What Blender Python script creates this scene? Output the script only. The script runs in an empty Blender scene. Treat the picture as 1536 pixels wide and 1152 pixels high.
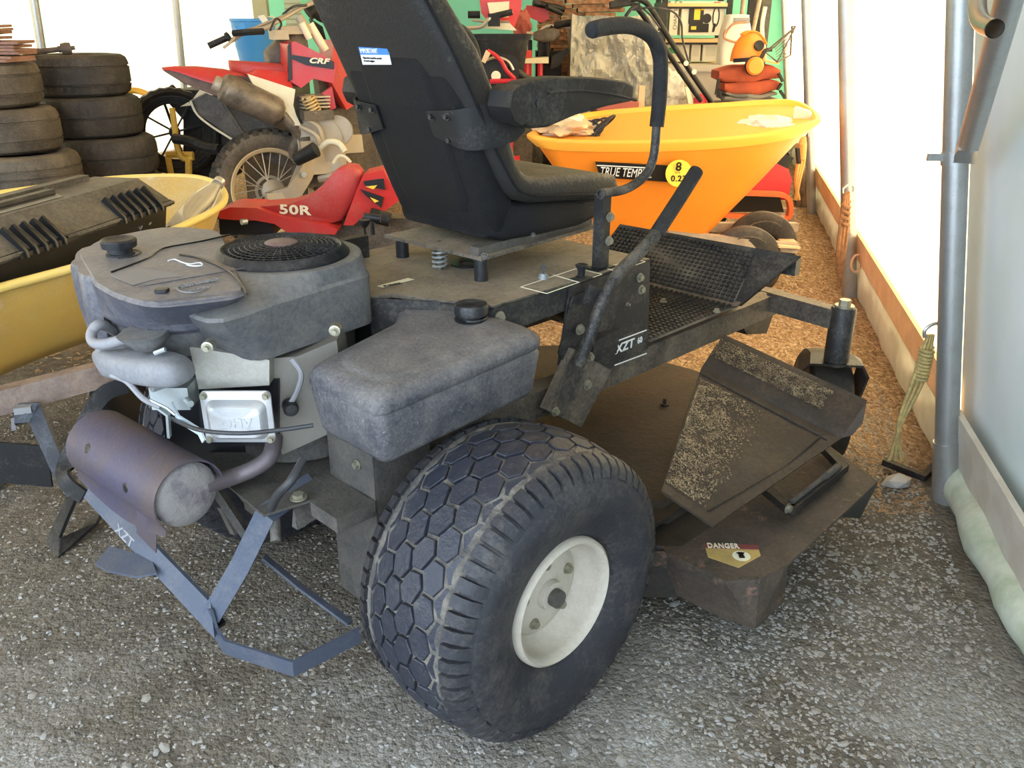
import bpy, bmesh, math, random
from mathutils import Vector, Matrix
random.seed(7)
S = bpy.context.scene
COL = S.collection
R = math.radians
V = Vector
# ------------------------------------------------------------------ camera
F, PITCH, CH = 1300.0, R(23), 1.46
cam = bpy.data.objects.new('camera', bpy.data.cameras.new('camera'))
COL.objects.link(cam)
cam.data.sensor_width = 36
cam.data.lens = 36 * F / 1536
cam.data.clip_start = .02
cam.location = (0, 0, CH)
cam.rotation_euler = (R(90) - PITCH, 0, 0)
S.camera = cam
# ------------------------------------------------------------------ light
W = bpy.data.worlds.new('world'); S.world = W; W.use_nodes = True
bg = W.node_tree.nodes['Background']
bg.inputs[0].default_value = (.68, .82, 1.0, 1)
bg.inputs[1].default_value = 2.3
sun = bpy.data.objects.new('sun', bpy.data.lights.new('sun', 'SUN'))
COL.objects.link(sun)
sun.data.energy = 6.0
sun.data.color = (1, .93, .80)
sun.data.angle = R(2)
sun.rotation_euler = V((-.75, -.18, -.75)).to_track_quat('-Z', 'Y').to_euler()
S.view_settings.view_transform = 'Standard'
S.view_settings.look = 'None'
S.view_settings.gamma = 1
S.view_settings.use_curve_mapping = False
S.view_settings.exposure = 1.45

# ------------------------------------------------------------------ survey: turns a sighted direction plus a known height or depth into a point
SC, SS = math.cos(PITCH), math.sin(PITCH)
def ray(px, py):
    x = (px - 768) / F; y = (py - 576) / F
    return V((x, SC - y * SS, -SS - y * SC))
C0 = V((0, 0, CH))
def WZ(px, py, z):
    r = ray(px, py); return C0 + r * ((z - CH) / r.z)
def WY(px, py, Y):
    r = ray(px, py); return C0 + r * (Y / r.y)
MO = V((.10015, 1.52813, 0)); q = math.sqrt(.5)
MF = V((q, q, 0)); ML = V((-q, q, 0))
def L(p):
    d = p - MO; return V((d.dot(MF), d.dot(ML), p.z))
def lz(px, py, z): return L(WZ(px, py, z))
def lY(px, py, Y): return L(WY(px, py, Y))
def ly(px, py, y):
    r = ray(px, py); return L(C0 + r * ((y - (C0 - MO).dot(ML)) / r.dot(ML)))
def lx(px, py, x):
    r = ray(px, py); return L(C0 + r * ((x - (C0 - MO).dot(MF)) / r.dot(MF)))
LU = V((q, -q, 0)); LN = V((-q, -q, 0)); LZ = V((0, 0, 1))   # mower frame: toward the right post, toward the shed door, up

# ------------------------------------------------------------------ materials
def mat(n, c, r=.6, m=0, d=None, da=0., ds=9., up=0., b=0., bs=70., c2=None, cs=3., ca=.5, tl=0., spec=.4, sp=None, sps=40., spt=.62, trans=0.):
    M = bpy.data.materials.new(n); M.use_nodes = True
    nt = M.node_tree; N = nt.nodes; K = nt.links; P = N['Principled BSDF']
    P.inputs['Roughness'].default_value = r; P.inputs['Metallic'].default_value = m
    P.inputs['Specular IOR Level'].default_value = spec
    if trans: P.inputs['Transmission Weight'].default_value = trans
    rgb = lambda x: (x[0], x[1], x[2], 1)
    tc = N.new('ShaderNodeTexCoord')
    def noise(s, det=4, rough=.6):
        t = N.new('ShaderNodeTexNoise'); t.inputs['Scale'].default_value = s
        t.inputs['Detail'].default_value = det; t.inputs['Roughness'].default_value = rough
        K.new(tc.outputs['Object'], t.inputs['Vector']); return t.outputs['Fac']
    def math_(op, a, bb, cl=False):
        t = N.new('ShaderNodeMath'); t.operation = op; t.use_clamp = cl
        for i, x in enumerate((a, bb)):
            if isinstance(x, (int, float)): t.inputs[i].default_value = x
            else: K.new(x, t.inputs[i])
        return t.outputs[0]
    def mix(f, a, bb):
        t = N.new('ShaderNodeMix'); t.data_type = 'RGBA'
        if isinstance(f, (int, float)): t.inputs[0].default_value = f
        else: K.new(f, t.inputs[0])
        for i, x in ((6, a), (7, bb)):
            if isinstance(x, tuple): t.inputs[i].default_value = x
            else: K.new(x, t.inputs[i])
        return t.outputs[2]
    cur = rgb(c)
    if c2:
        f = math_('MULTIPLY', math_('SUBTRACT', noise(cs), .5 - .25 * ca), 5.0, True)
        cur = mix(f, cur, rgb(c2))
    if d:
        f = math_('ADD', math_('MULTIPLY', math_('SUBTRACT', noise(ds, 6, .7), .5), 1.5), da)
        f = math_('ADD', f, math_('MULTIPLY', math_('SUBTRACT', noise(max(ds * 11, 90), 4, .75), .5), 1.1))
        if up:
            g = N.new('ShaderNodeNewGeometry'); s = N.new('ShaderNodeSeparateXYZ'); K.new(g.outputs['Normal'], s.inputs[0])
            f = math_('ADD', f, math_('MULTIPLY', math_('MAXIMUM', s.outputs[2], 0.), up))
        f = math_('MINIMUM', math_('MAXIMUM', f, 0.), .92)
        cur = mix(f, cur, rgb(d))
    if sp:
        f = math_('MULTIPLY', math_('SUBTRACT', noise(sps, 3, .8), spt), 9., True)
        cur = mix(f, cur, rgb(sp))
    if isinstance(cur, tuple): P.inputs['Base Color'].default_value = cur
    else: K.new(cur, P.inputs['Base Color'])
    if b:
        bp = N.new('ShaderNodeBump'); bp.inputs['Strength'].default_value = min(1, b * 1.6); bp.inputs['Distance'].default_value = .01
        K.new(noise(bs, 5, .65), bp.inputs['Height']); K.new(bp.outputs[0], P.inputs['Normal'])
    if tl:
        t = N.new('ShaderNodeBsdfTranslucent')
        if isinstance(cur, tuple): t.inputs[0].default_value = cur
        else: K.new(cur, t.inputs[0])
        mx = N.new('ShaderNodeMixShader'); mx.inputs[0].default_value = tl
        K.new(P.outputs[0], mx.inputs[1]); K.new(t.outputs[0], mx.inputs[2]); K.new(mx.outputs[0], N['Material Output'].inputs[0])
    return M

DUST = (.27, .23, .175)
GDUST = (.23, .22, .21)
m_tarp = mat('translucent_tarp', (.98, .87, .66), .7, tl=.78, b=.1, bs=3)
m_tarp_roof = mat('roof_tarp', (.74, .62, .44), .7, tl=.09)
m_tarp_thick = mat('thick_tarp', (.70, .765, .79), .6, tl=.06, c2=(.64, .72, .71), cs=1.5, b=.15, bs=4)
m_skirt = mat('skirt_tarp', (.86, .80, .64), .7, tl=.30, c2=(.72, .68, .52), cs=6, b=.3, bs=8)
m_skirt2 = mat('skirt_roll', (.62, .66, .52), .7, tl=.12, c2=(.42, .48, .33), cs=7, ca=.2, b=.3, bs=9)
m_board = mat('board_wood', (.88, .63, .41), .7, tl=.15, c2=(.76, .53, .34), cs=5, b=.2, bs=40)
m_galv = mat('galvanised_steel', (.42, .43, .42), .38, .75, d=(.30, .28, .24), da=.12, ds=14, b=.06, bs=90)
m_teal = mat('teal_wall', (.20, .60, .44), .7)
m_black = mat('dusty_black_paint', (.018, .017, .016), .5, d=DUST, da=.05, ds=13, up=.2, b=.12, bs=120)
m_plate = mat('dusty_platform', (.03, .028, .026), .6, d=(.30, .24, .17), da=.26, ds=8, up=.50, b=.2, bs=90)
m_rail = mat('dusty_rail', (.028, .026, .024), .6, d=(.26, .205, .145), da=.27, ds=8, up=.40, b=.12, bs=110)
m_panel = mat('black_panel', (.019, .018, .017), .5, d=(.2, .17, .13), da=.03, ds=9, b=.05, bs=90)
m_cover = mat('grey_engine_plastic', (.060, .064, .085), .5, d=(.26, .235, .215), da=.14, ds=7, up=.46, b=.08, bs=60)
m_shroud = mat('grey_shroud', (.075, .077, .082), .6, d=(.235, .22, .195), da=.28, ds=8, up=.28, b=.08, bs=50, sp=(.04, .04, .04), sps=45, spt=.66)
m_alu = mat('cast_aluminium', (.40, .385, .335), .5, .3, d=(.30, .265, .205), da=.35, ds=10, b=.12, bs=60)
m_valve = mat('bright_valve_cover', (.58, .585, .59), .35, .55, d=(.5, .49, .46), da=.2, ds=12, b=.05, bs=50)
m_tank = mat('fuel_tank_plastic', (.036, .037, .048), .55, d=(.21, .195, .18), da=.26, ds=11, up=.34, b=.3, bs=120, sp=(.24, .23, .21), sps=150, spt=.60)
m_cap = mat('black_cap_plastic', (.015, .015, .016), .45, d=(.14, .13, .12), da=-.04, ds=24, up=.10, b=.1)
m_rubber = mat('mower_tyre_rubber', (.024, .024, .028), .55, d=(.14, .125, .105), da=.06, ds=9, b=.2, bs=45)
m_tread = mat('mower_tread_rubber', (.022, .024, .034), .42, d=(.15, .14, .12), da=-.06, ds=22, b=.25, bs=60)
m_groove = mat('dried_mud_in_tread', (.18, .162, .132), .85, c2=(.07, .065, .06), cs=20, b=.5, bs=70)
m_rim = mat('cream_wheel_rim', (.50, .45, .36), .55, d=(.34, .29, .23), da=.22, ds=10, b=.12, bs=40)
m_muff = mat('heat_blued_steel', (.078, .070, .108), .5, .3, c2=(.10, .078, .082), cs=6, b=.12, bs=70, sp=(.24, .23, .25), sps=60, spt=.67)
m_muffend = mat('flaked_muffler_end', (.25, .23, .215), .6, .15, c2=(.11, .088, .105), cs=16, ca=-.05, b=.3, bs=50)
m_pipe = mat('exhaust_pipe_steel', (.14, .115, .12), .5, .35, b=.12)
m_guard = mat('worn_blue_grey_steel', (.085, .10, .135), .45, .3, d=(.19, .185, .18), da=.06, ds=12, b=.1)
m_under = mat('grimy_frame_steel', (.055, .051, .045), .65, .15, d=(.17, .15, .12), da=.25, ds=10, b=.25, bs=60)
m_deck = mat('worn_deck_steel', (.046, .038, .030), .65, .05, spec=.3, d=(.15, .108, .075), da=.30, ds=7, b=.35, bs=70, sp=(.19, .115, .08), sps=16, spt=.60)
m_deckdark = mat('dark_deck_steel', (.016, .014, .012), .6, d=(.065, .050, .033), da=.2, ds=6, up=.2, b=.2, bs=60)
m_chute = mat('grass_caked_chute', (.034, .026, .019), .65, spec=.25, d=(.115, .080, .052), da=.10, ds=6, b=.2, bs=80)
m_seatb = mat('seat_shell_black', (.0075, .0075, .008), .7, spec=.22, d=(.05, .05, .05), da=-.35, ds=30, b=.35, bs=260)
m_seatc = mat('dusty_vinyl_cushion', (.018, .0165, .015), .6, spec=.3, d=(.22, .185, .135), da=-.16, ds=7, up=.62, b=.2, bs=120)
m_foam = mat('foam_grip', (.016, .016, .016), .75, d=(.08, .075, .065), da=.0, ds=16, b=.3, bs=200)
m_bolt = mat('zinc_bolt', (.34, .32, .24), .4, .7, d=(.3, .26, .2), da=.1, ds=40)
m_white = mat('white_print', (.75, .75, .72), .6)
m_blue = mat('blue_print', (.05, .20, .55), .5)
m_cream = mat('cream_print', (.80, .74, .52), .6)
m_mesh = mat('rubber_foot_mat', (.034, .029, .024), .7, d=(.15, .118, .085), da=.15, ds=8, b=.15, bs=90)
m_hose = mat('dusty_grey_hose', (.22, .22, .23), .6, d=(.33, .31, .29), da=.2, ds=10)
m_intake = mat('grey_intake_plastic', (.16, .165, .18), .55, d=(.30, .29, .28), da=.22, ds=10, up=.2)
m_zinc = mat('zinc_linkage', (.42, .46, .46), .4, .6, d=(.32, .3, .26), da=.1, ds=30)
m_oil = mat('oily_black', (.012, .012, .013), .3)
m_dryg = mat('dried_grass_clippings', (.38, .30, .18), .9, c2=(.20, .15, .09), cs=40)
m_wire = mat('black_cable', (.03, .03, .032), .45)
m_troad = mat('road_tyre_rubber', (.034, .030, .026), .7, d=(.15, .125, .095), da=.06, ds=8, up=.22, b=.2, bs=60)
m_troad2 = mat('road_tyre_dusty', (.055, .046, .035), .75, d=(.21, .17, .12), da=.2, ds=6, up=.25, b=.2, bs=60)
m_shing = mat('brown_shingle', (.36, .19, .13), .8, c2=(.24, .13, .09), cs=12, b=.2, bs=60)
m_bark = mat('cedar_board', (.42, .22, .11), .8, c2=(.25, .12, .055), cs=14, b=.3, bs=60)
m_rust = mat('rusty_shaft', (.13, .10, .085), .6, .3, d=(.24, .19, .15), da=.2, ds=20)
m_red = mat('red_plastic', (.60, .035, .03), .35, d=(.42, .16, .11), da=.05, ds=7, up=.12)
m_red2 = mat('red_seat_vinyl', (.50, .045, .04), .5, d=(.40, .18, .14), da=.05, ds=9, up=.12)
m_reddeep = mat('red_paint', (.50, .02, .03), .4)
m_wplas = mat('dusty_white_plastic', (.80, .72, .50), .45, d=(.55, .46, .32), da=.10, ds=6)
m_dk = mat('black_plastic', (.012, .0115, .011), .55, spec=.3, d=(.13, .115, .095), da=-.04, ds=10, up=.2)
m_dkbrown = mat('dusty_dark_plastic', (.06, .048, .036), .6, d=(.25, .20, .14), da=.2, ds=8, up=.2)
m_knob = mat('knobby_rubber', (.030, .027, .024), .75, d=(.20, .155, .10), da=.15, ds=9, b=.2)
m_gold = mat('tan_rim', (.62, .48, .28), .45, .3, d=(.5, .4, .26), da=.2, ds=12)
m_spoke = mat('steel_spoke', (.60, .55, .45), .35, .7)
m_mxmuf = mat('muddy_muffler', (.19, .155, .12), .45, .4, d=(.36, .29, .2), da=.28, ds=10, c2=(.09, .075, .06), cs=9)
m_alloy = mat('muddy_alloy', (.42, .36, .27), .5, .3, d=(.36, .29, .2), da=.3, ds=14)
m_bucket = mat('blue_bucket_plastic', (.06, .28, .62), .45)
m_yellow = mat('faded_yellow_tray', (.60, .40, .095), .5, c2=(.50, .34, .10), cs=3, d=(.62, .55, .42), da=.0, ds=4, up=.2, sp=(.66, .64, .60), sps=3.2, spt=.60)
m_yrim = mat('yellow_rim', (.80, .60, .17), .45, d=(.7, .58, .3), da=.1, ds=9)
m_wood = mat('weathered_handle_wood', (.34, .25, .19), .75, c2=(.20, .145, .115), cs=9, d=(.42, .37, .34), da=.12, ds=5, b=.3, bs=50)
m_tool = mat('toolbox_black', (.011, .011, .011), .4, d=(.08, .07, .06), da=-.12, ds=12)
m_toolid = mat('toolbox_dusty_lid', (.03, .028, .025), .6, d=(.22, .19, .145), da=.12, ds=6, up=.30, b=.06)
m_glass = mat('dusty_glass', (.72, .70, .64), .12, d=(.5, .46, .38), da=.02, ds=6, trans=.8)
m_silver = mat('silver_cap', (.62, .60, .55), .3, .8)
m_orange = mat('orange_poly_tray', (.90, .27, .022), .4, c2=(.86, .25, .02), cs=3)
m_orim = mat('orange_poly_rim', (.92, .42, .05), .4)
m_orange_in = mat('orange_poly_inner', (.88, .36, .05), .5)
m_decalb = mat('black_decal', (.014, .012, .011), .45)
m_yell = mat('yellow_print', (.90, .62, .05), .5)
m_helmet = mat('orange_helmet', (.95, .27, .03), .35)
m_chaps = mat('orange_chaps_cloth', (.40, .075, .03), .85, c2=(.31, .06, .028), cs=8, b=.3, bs=30)
m_dcloth = mat('dark_grey_cloth', (.20, .18, .15), .9, c2=(.12, .11, .1), cs=8)
m_gtarp = mat('crinkled_grey_tarp', (.40, .375, .30), .4, .15, c2=(.32, .30, .235), cs=4, b=.3, bs=14)
m_matbase = mat('dusty_mat_base', (.15, .122, .09), .85, c2=(.09, .075, .055), cs=12)
m_stud = mat('dark_rubber_studs', (.020, .018, .016), .6, d=(.12, .095, .07), da=.02, ds=9)
m_castg = mat('grimy_cylinder_tin', (.22, .205, .175), .55, .2, d=(.20, .175, .135), da=.3, ds=9, b=.1)
m_box = mat('pale_carton', (.78, .72, .58), .7)
m_box2 = mat('tan_carton', (.62, .45, .26), .75)
m_shelfy = mat('yellow_shelf_edge', (.72, .50, .22), .6)
m_jug = mat('translucent_white_jug', (.80, .76, .66), .4, tl=.25)
m_tote = mat('grey_tote', (.50, .46, .37), .5)
m_bag = mat('clear_plastic_bag', (.75, .70, .60), .25, tl=.3)
m_rope = mat('yellow_rope', (.58, .44, .16), .85, c2=(.42, .32, .13), cs=60, b=.4, bs=200)
m_rope2 = mat('brown_strap', (.34, .16, .07), .85, c2=(.22, .11, .05), cs=40)
m_rope3 = mat('orange_cord', (.60, .33, .10), .85)
m_stone3 = mat('brown_gravel', (.20, .175, .135), .9, c2=(.28, .25, .20), cs=12)
m_stone = mat('pale_gravel', (.38, .365, .335), .9, c2=(.29, .275, .245), cs=9, b=.3, bs=60)
m_stone2 = mat('tan_gravel', (.29, .26, .205), .9, c2=(.36, .33, .28), cs=9, b=.3, bs=60)
m_chip = mat('wood_chip', (.46, .30, .15), .85, c2=(.30, .18, .09), cs=5)
m_concrete = mat('pale_concrete', (.42, .39, .33), .9, b=.4, bs=30)
m_greenwood = mat('grey_green_post', (.40, .40, .27), .7)
m_greyw = mat('weathered_stick', (.42, .33, .24), .8, c2=(.3, .23, .17), cs=10)
m_screen = mat('window_light', (.55, .62, .48), .5)
m_earth = mat('earth_bank', (.10, .08, .05), .95)

# ------------------------------------------------------------------ mesh helpers
class G:
    def __init__(s): s.b = bmesh.new()
    def faces(s, vs, fs):
        v = [s.b.verts.new(x) for x in vs]
        for f in fs:
            try: s.b.faces.new([v[i] for i in f])
            except ValueError: pass
        return s
    def box(s, c, d, ax=None, bev=0):
        """box about c with full size d along axes ax"""
        ax = ax or (V((1, 0, 0)), V((0, 1, 0)), V((0, 0, 1)))
        c = V(c); h = [ax[i] * (d[i] / 2) for i in range(3)]
        vs = [c + h[0] * i + h[1] * j + h[2] * k for k in (-1, 1) for j in (-1, 1) for i in (-1, 1)]
        return s.faces(vs, [(0, 2, 3, 1), (4, 5, 7, 6), (0, 1, 5, 4), (2, 6, 7, 3), (0, 4, 6, 2), (1, 3, 7, 5)])
    def prism(s, poly, vec):
        poly = [V(p) for p in poly]; vec = V(vec); n = len(poly)
        return s.faces(poly + [p + vec for p in poly], [tuple(range(n))[::-1], tuple(range(n, 2 * n))] + [(i, (i + 1) % n, (i + 1) % n + n, i + n) for i in range(n)])
    def loft(s, rings, cap=True, closed=True):
        n = len(rings[0]); vs = [V(p) for r in rings for p in r]; fs = []
        for k in range(len(rings) - 1):
            for i in range(n if closed else n - 1):
                j = (i + 1) % n; fs.append((k * n + i, k * n + j, (k + 1) * n + j, (k + 1) * n + i))
        if cap:
            fs.append(tuple(range(n))[::-1]); fs.append(tuple(range((len(rings) - 1) * n, len(rings) * n)))
        return s.faces(vs, fs)
    def sweep(s, path, prof, up=None, cap=True, closed=False):
        """profile (u,v) list swept along path; v follows up"""
        path = [V(p) for p in path]; rings = []; n = len(path)
        t0 = (path[1] - path[0]).normalized()
        upv = V(up) if up else (V((0, 0, 1)) if abs(t0.z) < .9 else V((1, 0, 0)))
        for i, p in enumerate(path):
            if closed: t = path[(i + 1) % n] - path[i - 1]
            elif i == 0: t = path[1] - path[0]
            elif i == n - 1: t = path[-1] - path[-2]
            else: t = (path[i + 1] - path[i]).normalized() + (path[i] - path[i - 1]).normalized()
            t.normalize()
            u = t.cross(upv)
            if u.length < 1e-4: u = t.orthogonal()
            u.normalize(); w = u.cross(t).normalized()
            if not up: upv = w
            rings.append([p + u * a + w * b for a, b in prof])
        if closed: rings.append(rings[0]); return s.loft(rings, False)
        return s.loft(rings, cap)
    def tube(s, path, r, n=10, closed=False, sm=0):
        if sm: path = smooth(path, sm, closed)
        return s.sweep(path, [(r * math.cos(2 * math.pi * i / n), r * math.sin(2 * math.pi * i / n)) for i in range(n)], closed=closed)
    def bar(s, path, w, h, up=None):
        return s.sweep(path, [(-w / 2, -h / 2), (w / 2, -h / 2), (w / 2, h / 2), (-w / 2, h / 2)], up)
    def cyl(s, a, b, r, r2=None, n=16):
        a = V(a); b = V(b); t = (b - a).normalized(); u = t.orthogonal().normalized(); w = t.cross(u); r2 = r if r2 is None else r2
        return s.loft([[p + (u * math.cos(6.28318 * i / n) + w * math.sin(6.28318 * i / n)) * rr for i in range(n)] for p, rr in ((a, r), (b, r2))])
    def lathe(s, c, ax, prof, n=32, cap=False, rf=None):
        """prof (radius, along) about axis ax at c"""
        c = V(c); ax = V(ax).normalized(); u = ax.orthogonal().normalized(); w = ax.cross(u)
        rings = []
        for r, h in prof:
            rings.append([c + ax * h + (u * math.cos(2 * math.pi * i / n) + w * math.sin(2 * math.pi * i / n)) * (r if not rf else rf(r, h, i)) for i in range(n)])
        return s.loft(rings, cap)
    def hexbolt(s, c, nrm, r=.009):
        c = V(c); nrm = V(nrm).normalized()
        s.cyl(c, c + nrm * .003, r * 1.45, n=12); s.cyl(c + nrm * .003, c + nrm * .011, r, n=6); return s
    def bevel(s, w, seg=2, ang=28):
        es = [e for e in s.b.edges if len(e.link_faces) == 2 and e.calc_face_angle(0) > R(ang)]
        bmesh.ops.bevel(s.b, geom=es, offset=w, offset_type='OFFSET', segments=seg, profile=.5, affect='EDGES', clamp_overlap=True)
        return s
    def o(s, name, m, parent=None, sharp=38, label=None, cat=None, group=None, kind=None, flat=False, sub=0):
        bmesh.ops.remove_doubles(s.b, verts=s.b.verts, dist=1e-5)
        bmesh.ops.recalc_face_normals(s.b, faces=s.b.faces)
        me = bpy.data.meshes.new(name); s.b.to_mesh(me); s.b.free()
        ms = m if isinstance(m, (list, tuple)) else [m]
        for x in ms: me.materials.append(x)
        if not flat:
            me.shade_smooth()
            me.set_sharp_from_angle(angle=R(sharp))
        ob = bpy.data.objects.new(name, me); COL.objects.link(ob)
        if parent: ob.parent = parent
        if sub:
            md = ob.modifiers.new('sub', 'SUBSURF'); md.levels = md.render_levels = sub
        tag(ob, label, cat, group, kind)
        return ob
def tag(o, label=None, cat=None, group=None, kind=None):
    for k, x in (('label', label), ('category', cat), ('group', group), ('kind', kind)):
        if x: o[k] = x
    return o
def empty(name, loc=(0, 0, 0), rz=0, label=None, cat=None, group=None):
    o = bpy.data.objects.new(name, None); COL.objects.link(o); o.empty_display_size = .1
    o.location = loc; o.rotation_euler = (0, 0, rz); return tag(o, label, cat, group)
def smooth(path, k=6, closed=False):
    P = [V(p) for p in path]; n = len(P); out = []
    for i in range(n if closed else n - 1):
        if closed: a, b, c, d = P[i - 1], P[i], P[(i + 1) % n], P[(i + 2) % n]
        else: a, b, c, d = P[max(i - 1, 0)], P[i], P[i + 1], P[min(i + 2, n - 1)]
        for j in range(k):
            t = j / k
            out.append(.5 * ((2 * b) + (c - a) * t + (2 * a - 5 * b + 4 * c - d) * t * t + (3 * b - a - 3 * c + d) * t ** 3))
    if not closed: out.append(P[-1])
    return out
def twin(o, loc, parent=None):
    c = o.copy(); COL.objects.link(c); c.location = loc
    if parent: c.parent = parent
    return c
def copy_tree(o, parent=None):
    c = o.copy(); COL.objects.link(c)
    if parent: c.parent = parent
    for ch in o.children: copy_tree(ch, c)
    return c
def rrect(c, u, v, a, b, r, n=5):
    """rounded rectangle half sizes a,b"""
    c = V(c); out = []
    for sx, sy, a0 in ((1, 1, 0), (-1, 1, 90), (-1, -1, 180), (1, -1, 270)):
        for i in range(n):
            t = R(a0 + 90 * i / (n - 1)); out.append(c + u * (sx * (a - r) + r * math.cos(t)) + v * (sy * (b - r) + r * math.sin(t)))
    return out
def text(name, body, size, loc, xdir, ydir, m, parent=None, ext=.0008, bold=0, shear=0, align='LEFT', sx=1):
    cu = bpy.data.curves.new(name, 'FONT'); cu.body = body; cu.size = size; cu.extrude = ext; cu.align_x = align
    cu.offset = bold; cu.space_character = 1 + .08 * bool(bold); cu.shear = shear; cu.resolution_u = 3
    t = bpy.data.objects.new(name, cu)
    x = V(xdir).normalized(); z = x.cross(V(ydir)).normalized(); y = z.cross(x)
    t.matrix_world = Matrix.Translation(V(loc)) @ Matrix((x, y, z)).transposed().to_4x4() @ Matrix.Diagonal((sx, 1, 1, 1))
    cu.materials.append(m); COL.objects.link(t)
    dg = bpy.context.evaluated_depsgraph_get()
    me = bpy.data.meshes.new_from_object(t.evaluated_get(dg)); mw = t.matrix_world.copy()
    bpy.data.objects.remove(t)
    me.transform(Matrix.Translation(V(loc)) @ Matrix((x, y, z)).transposed().to_4x4() @ Matrix.Diagonal((sx, 1, 1, 1)))
    me.name = name
    ob = bpy.data.objects.new(name, me); COL.objects.link(ob)
    if parent: ob.parent = parent
    return ob
# ================================================================== SETTING
HD = V((.2167, .9762, 0)); HN = V((-.9762, .2167, 0)); HO = V((.924, 0, 0)); UPZ = V((0, 0, 1))
LEAN = .155
def hp(s, n, z): return HO + HD * s + HN * n + UPZ * z
def struct(o): o['kind'] = 'structure'; return o
# ---- ground
def ground_mat():
    M = bpy.data.materials.new('gravel_and_mulch_ground'); M.use_nodes = True
    nt = M.node_tree; N = nt.nodes; K = nt.links; P = N['Principled BSDF']; P.inputs['Roughness'].default_value = .95
    P.inputs['Specular IOR Level'].default_value = .15
    tc = N.new('ShaderNodeTexCoord')
    def no(s, d=5, r=.6):
        t = N.new('ShaderNodeTexNoise'); t.inputs['Scale'].default_value = s; t.inputs['Detail'].default_value = d; t.inputs['Roughness'].default_value = r
        K.new(tc.outputs['Object'], t.inputs['Vector']); return t
    def vo(s, f='F1'):
        t = N.new('ShaderNodeTexVoronoi'); t.inputs['Scale'].default_value = s; t.feature = f; K.new(tc.outputs['Object'], t.inputs['Vector']); return t
    def ramp(src, st):
        t = N.new('ShaderNodeValToRGB'); e = t.color_ramp.elements
        while len(e) < len(st): e.new(.5)
        for x, (p, c) in zip(e, st): x.position = p; x.color = (*c, 1)
        K.new(src, t.inputs[0]); return t.outputs[0]
    def mx(f, a, b, op='MIX'):
        t = N.new('ShaderNodeMix'); t.data_type = 'RGBA'; t.blend_type = op
        if isinstance(f, float): t.inputs[0].default_value = f
        else: K.new(f, t.inputs[0])
        K.new(a, t.inputs[6]); K.new(b, t.inputs[7]); return t.outputs[2]
    def ma(op, a, b, c=False):
        t = N.new('ShaderNodeMath'); t.operation = op; t.use_clamp = c
        for i, x in enumerate((a, b)):
            if isinstance(x, (int, float)): t.inputs[i].default_value = x
            else: K.new(x, t.inputs[i])
        return t.outputs[0]
    v1 = vo(75); v2 = vo(24); v3 = vo(170)
    sep = N.new('ShaderNodeSeparateColor'); K.new(v1.outputs['Color'], sep.inputs[0])
    sep3 = N.new('ShaderNodeSeparateColor'); K.new(v3.outputs['Color'], sep3.inputs[0])
    peb = ramp(sep.outputs[0], [(0, (.20, .185, .155)), (.35, (.25, .235, .20)), (.7, (.31, .295, .26)), (1, (.42, .405, .37))])
    fine = ramp(sep3.outputs[0], [(0, (.23, .215, .185)), (.5, (.28, .262, .228)), (1, (.34, .325, .295))])
    grav = mx(ramp(no(7).outputs['Fac'], [(.42, (0, 0, 0)), (.58, (1, 1, 1))]), fine, peb)
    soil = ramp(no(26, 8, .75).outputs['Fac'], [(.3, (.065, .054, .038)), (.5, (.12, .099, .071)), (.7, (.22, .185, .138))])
    grav = mx(ramp(no(2.2, 6, .65).outputs['Fac'], [(.42, (0, 0, 0)), (.60, (.9, .9, .9))]), grav, soil)
    chipv = N.new('ShaderNodeTexVoronoi'); chipv.inputs['Scale'].default_value = 105
    mp = N.new('ShaderNodeMapping'); mp.inputs['Scale'].default_value = (1, .45, 1); mp.inputs['Rotation'].default_value = (0, 0, .7)
    wn = no(9); ad = N.new('ShaderNodeVectorMath'); ad.operation = 'MULTIPLY_ADD'; ad.inputs[1].default_value = (.12, .12, .12)
    K.new(wn.outputs['Color'], ad.inputs[0]); K.new(tc.outputs['Object'], ad.inputs[2]); K.new(ad.outputs[0], mp.inputs[0]); K.new(mp.outputs[0], chipv.inputs['Vector'])
    sc = N.new('ShaderNodeSeparateColor'); K.new(chipv.outputs['Color'], sc.inputs[0])
    chip = ramp(sc.outputs[0], [(0, (.16, .10, .058)), (.4, (.29, .19, .108)), (.75, (.40, .275, .165)), (1, (.55, .41, .27))])
    sx = N.new('ShaderNodeSeparateXYZ'); K.new(tc.outputs['Object'], sx.inputs[0])
    # mulch lies deeper in the shed and to its left side
    dist = ma('ADD', sx.outputs[1], ma('MULTIPLY', sx.outputs[0], .42))
    dist = ma('ADD', dist, ma('MULTIPLY', ma('SUBTRACT', no(1.6, 5).outputs['Fac'], .5), 2.2))
    f = ma('MULTIPLY', ma('SUBTRACT', dist, 3.0), 1.3, True)
    dark = ma('MULTIPLY', ma('SUBTRACT', ma('ADD', ma('ADD', sx.outputs[1], ma('MULTIPLY', sx.outputs[0], -.15)), ma('MULTIPLY', ma('SUBTRACT', no(2.6, 5).outputs['Fac'], .5), 1.6)), 1.25), 1.3, True)  # brown soil deeper in; its darkening also paints the door light's falloff
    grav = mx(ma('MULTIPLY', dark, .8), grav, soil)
    pale = ma('MULTIPLY', ma('SUBTRACT', ma('ADD', ma('MULTIPLY', sx.outputs[1], -1.), ma('MULTIPLY', no(3.1, 6, .65).outputs['Fac'], 1.3)), -.62), 1.5, True)  # pale grit near the door; the lightening also stands in for daylight there
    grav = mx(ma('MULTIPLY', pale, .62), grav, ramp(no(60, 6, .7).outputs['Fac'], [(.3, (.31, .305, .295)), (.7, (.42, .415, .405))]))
    K.new(mx(f, grav, chip), P.inputs['Base Color'])
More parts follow.
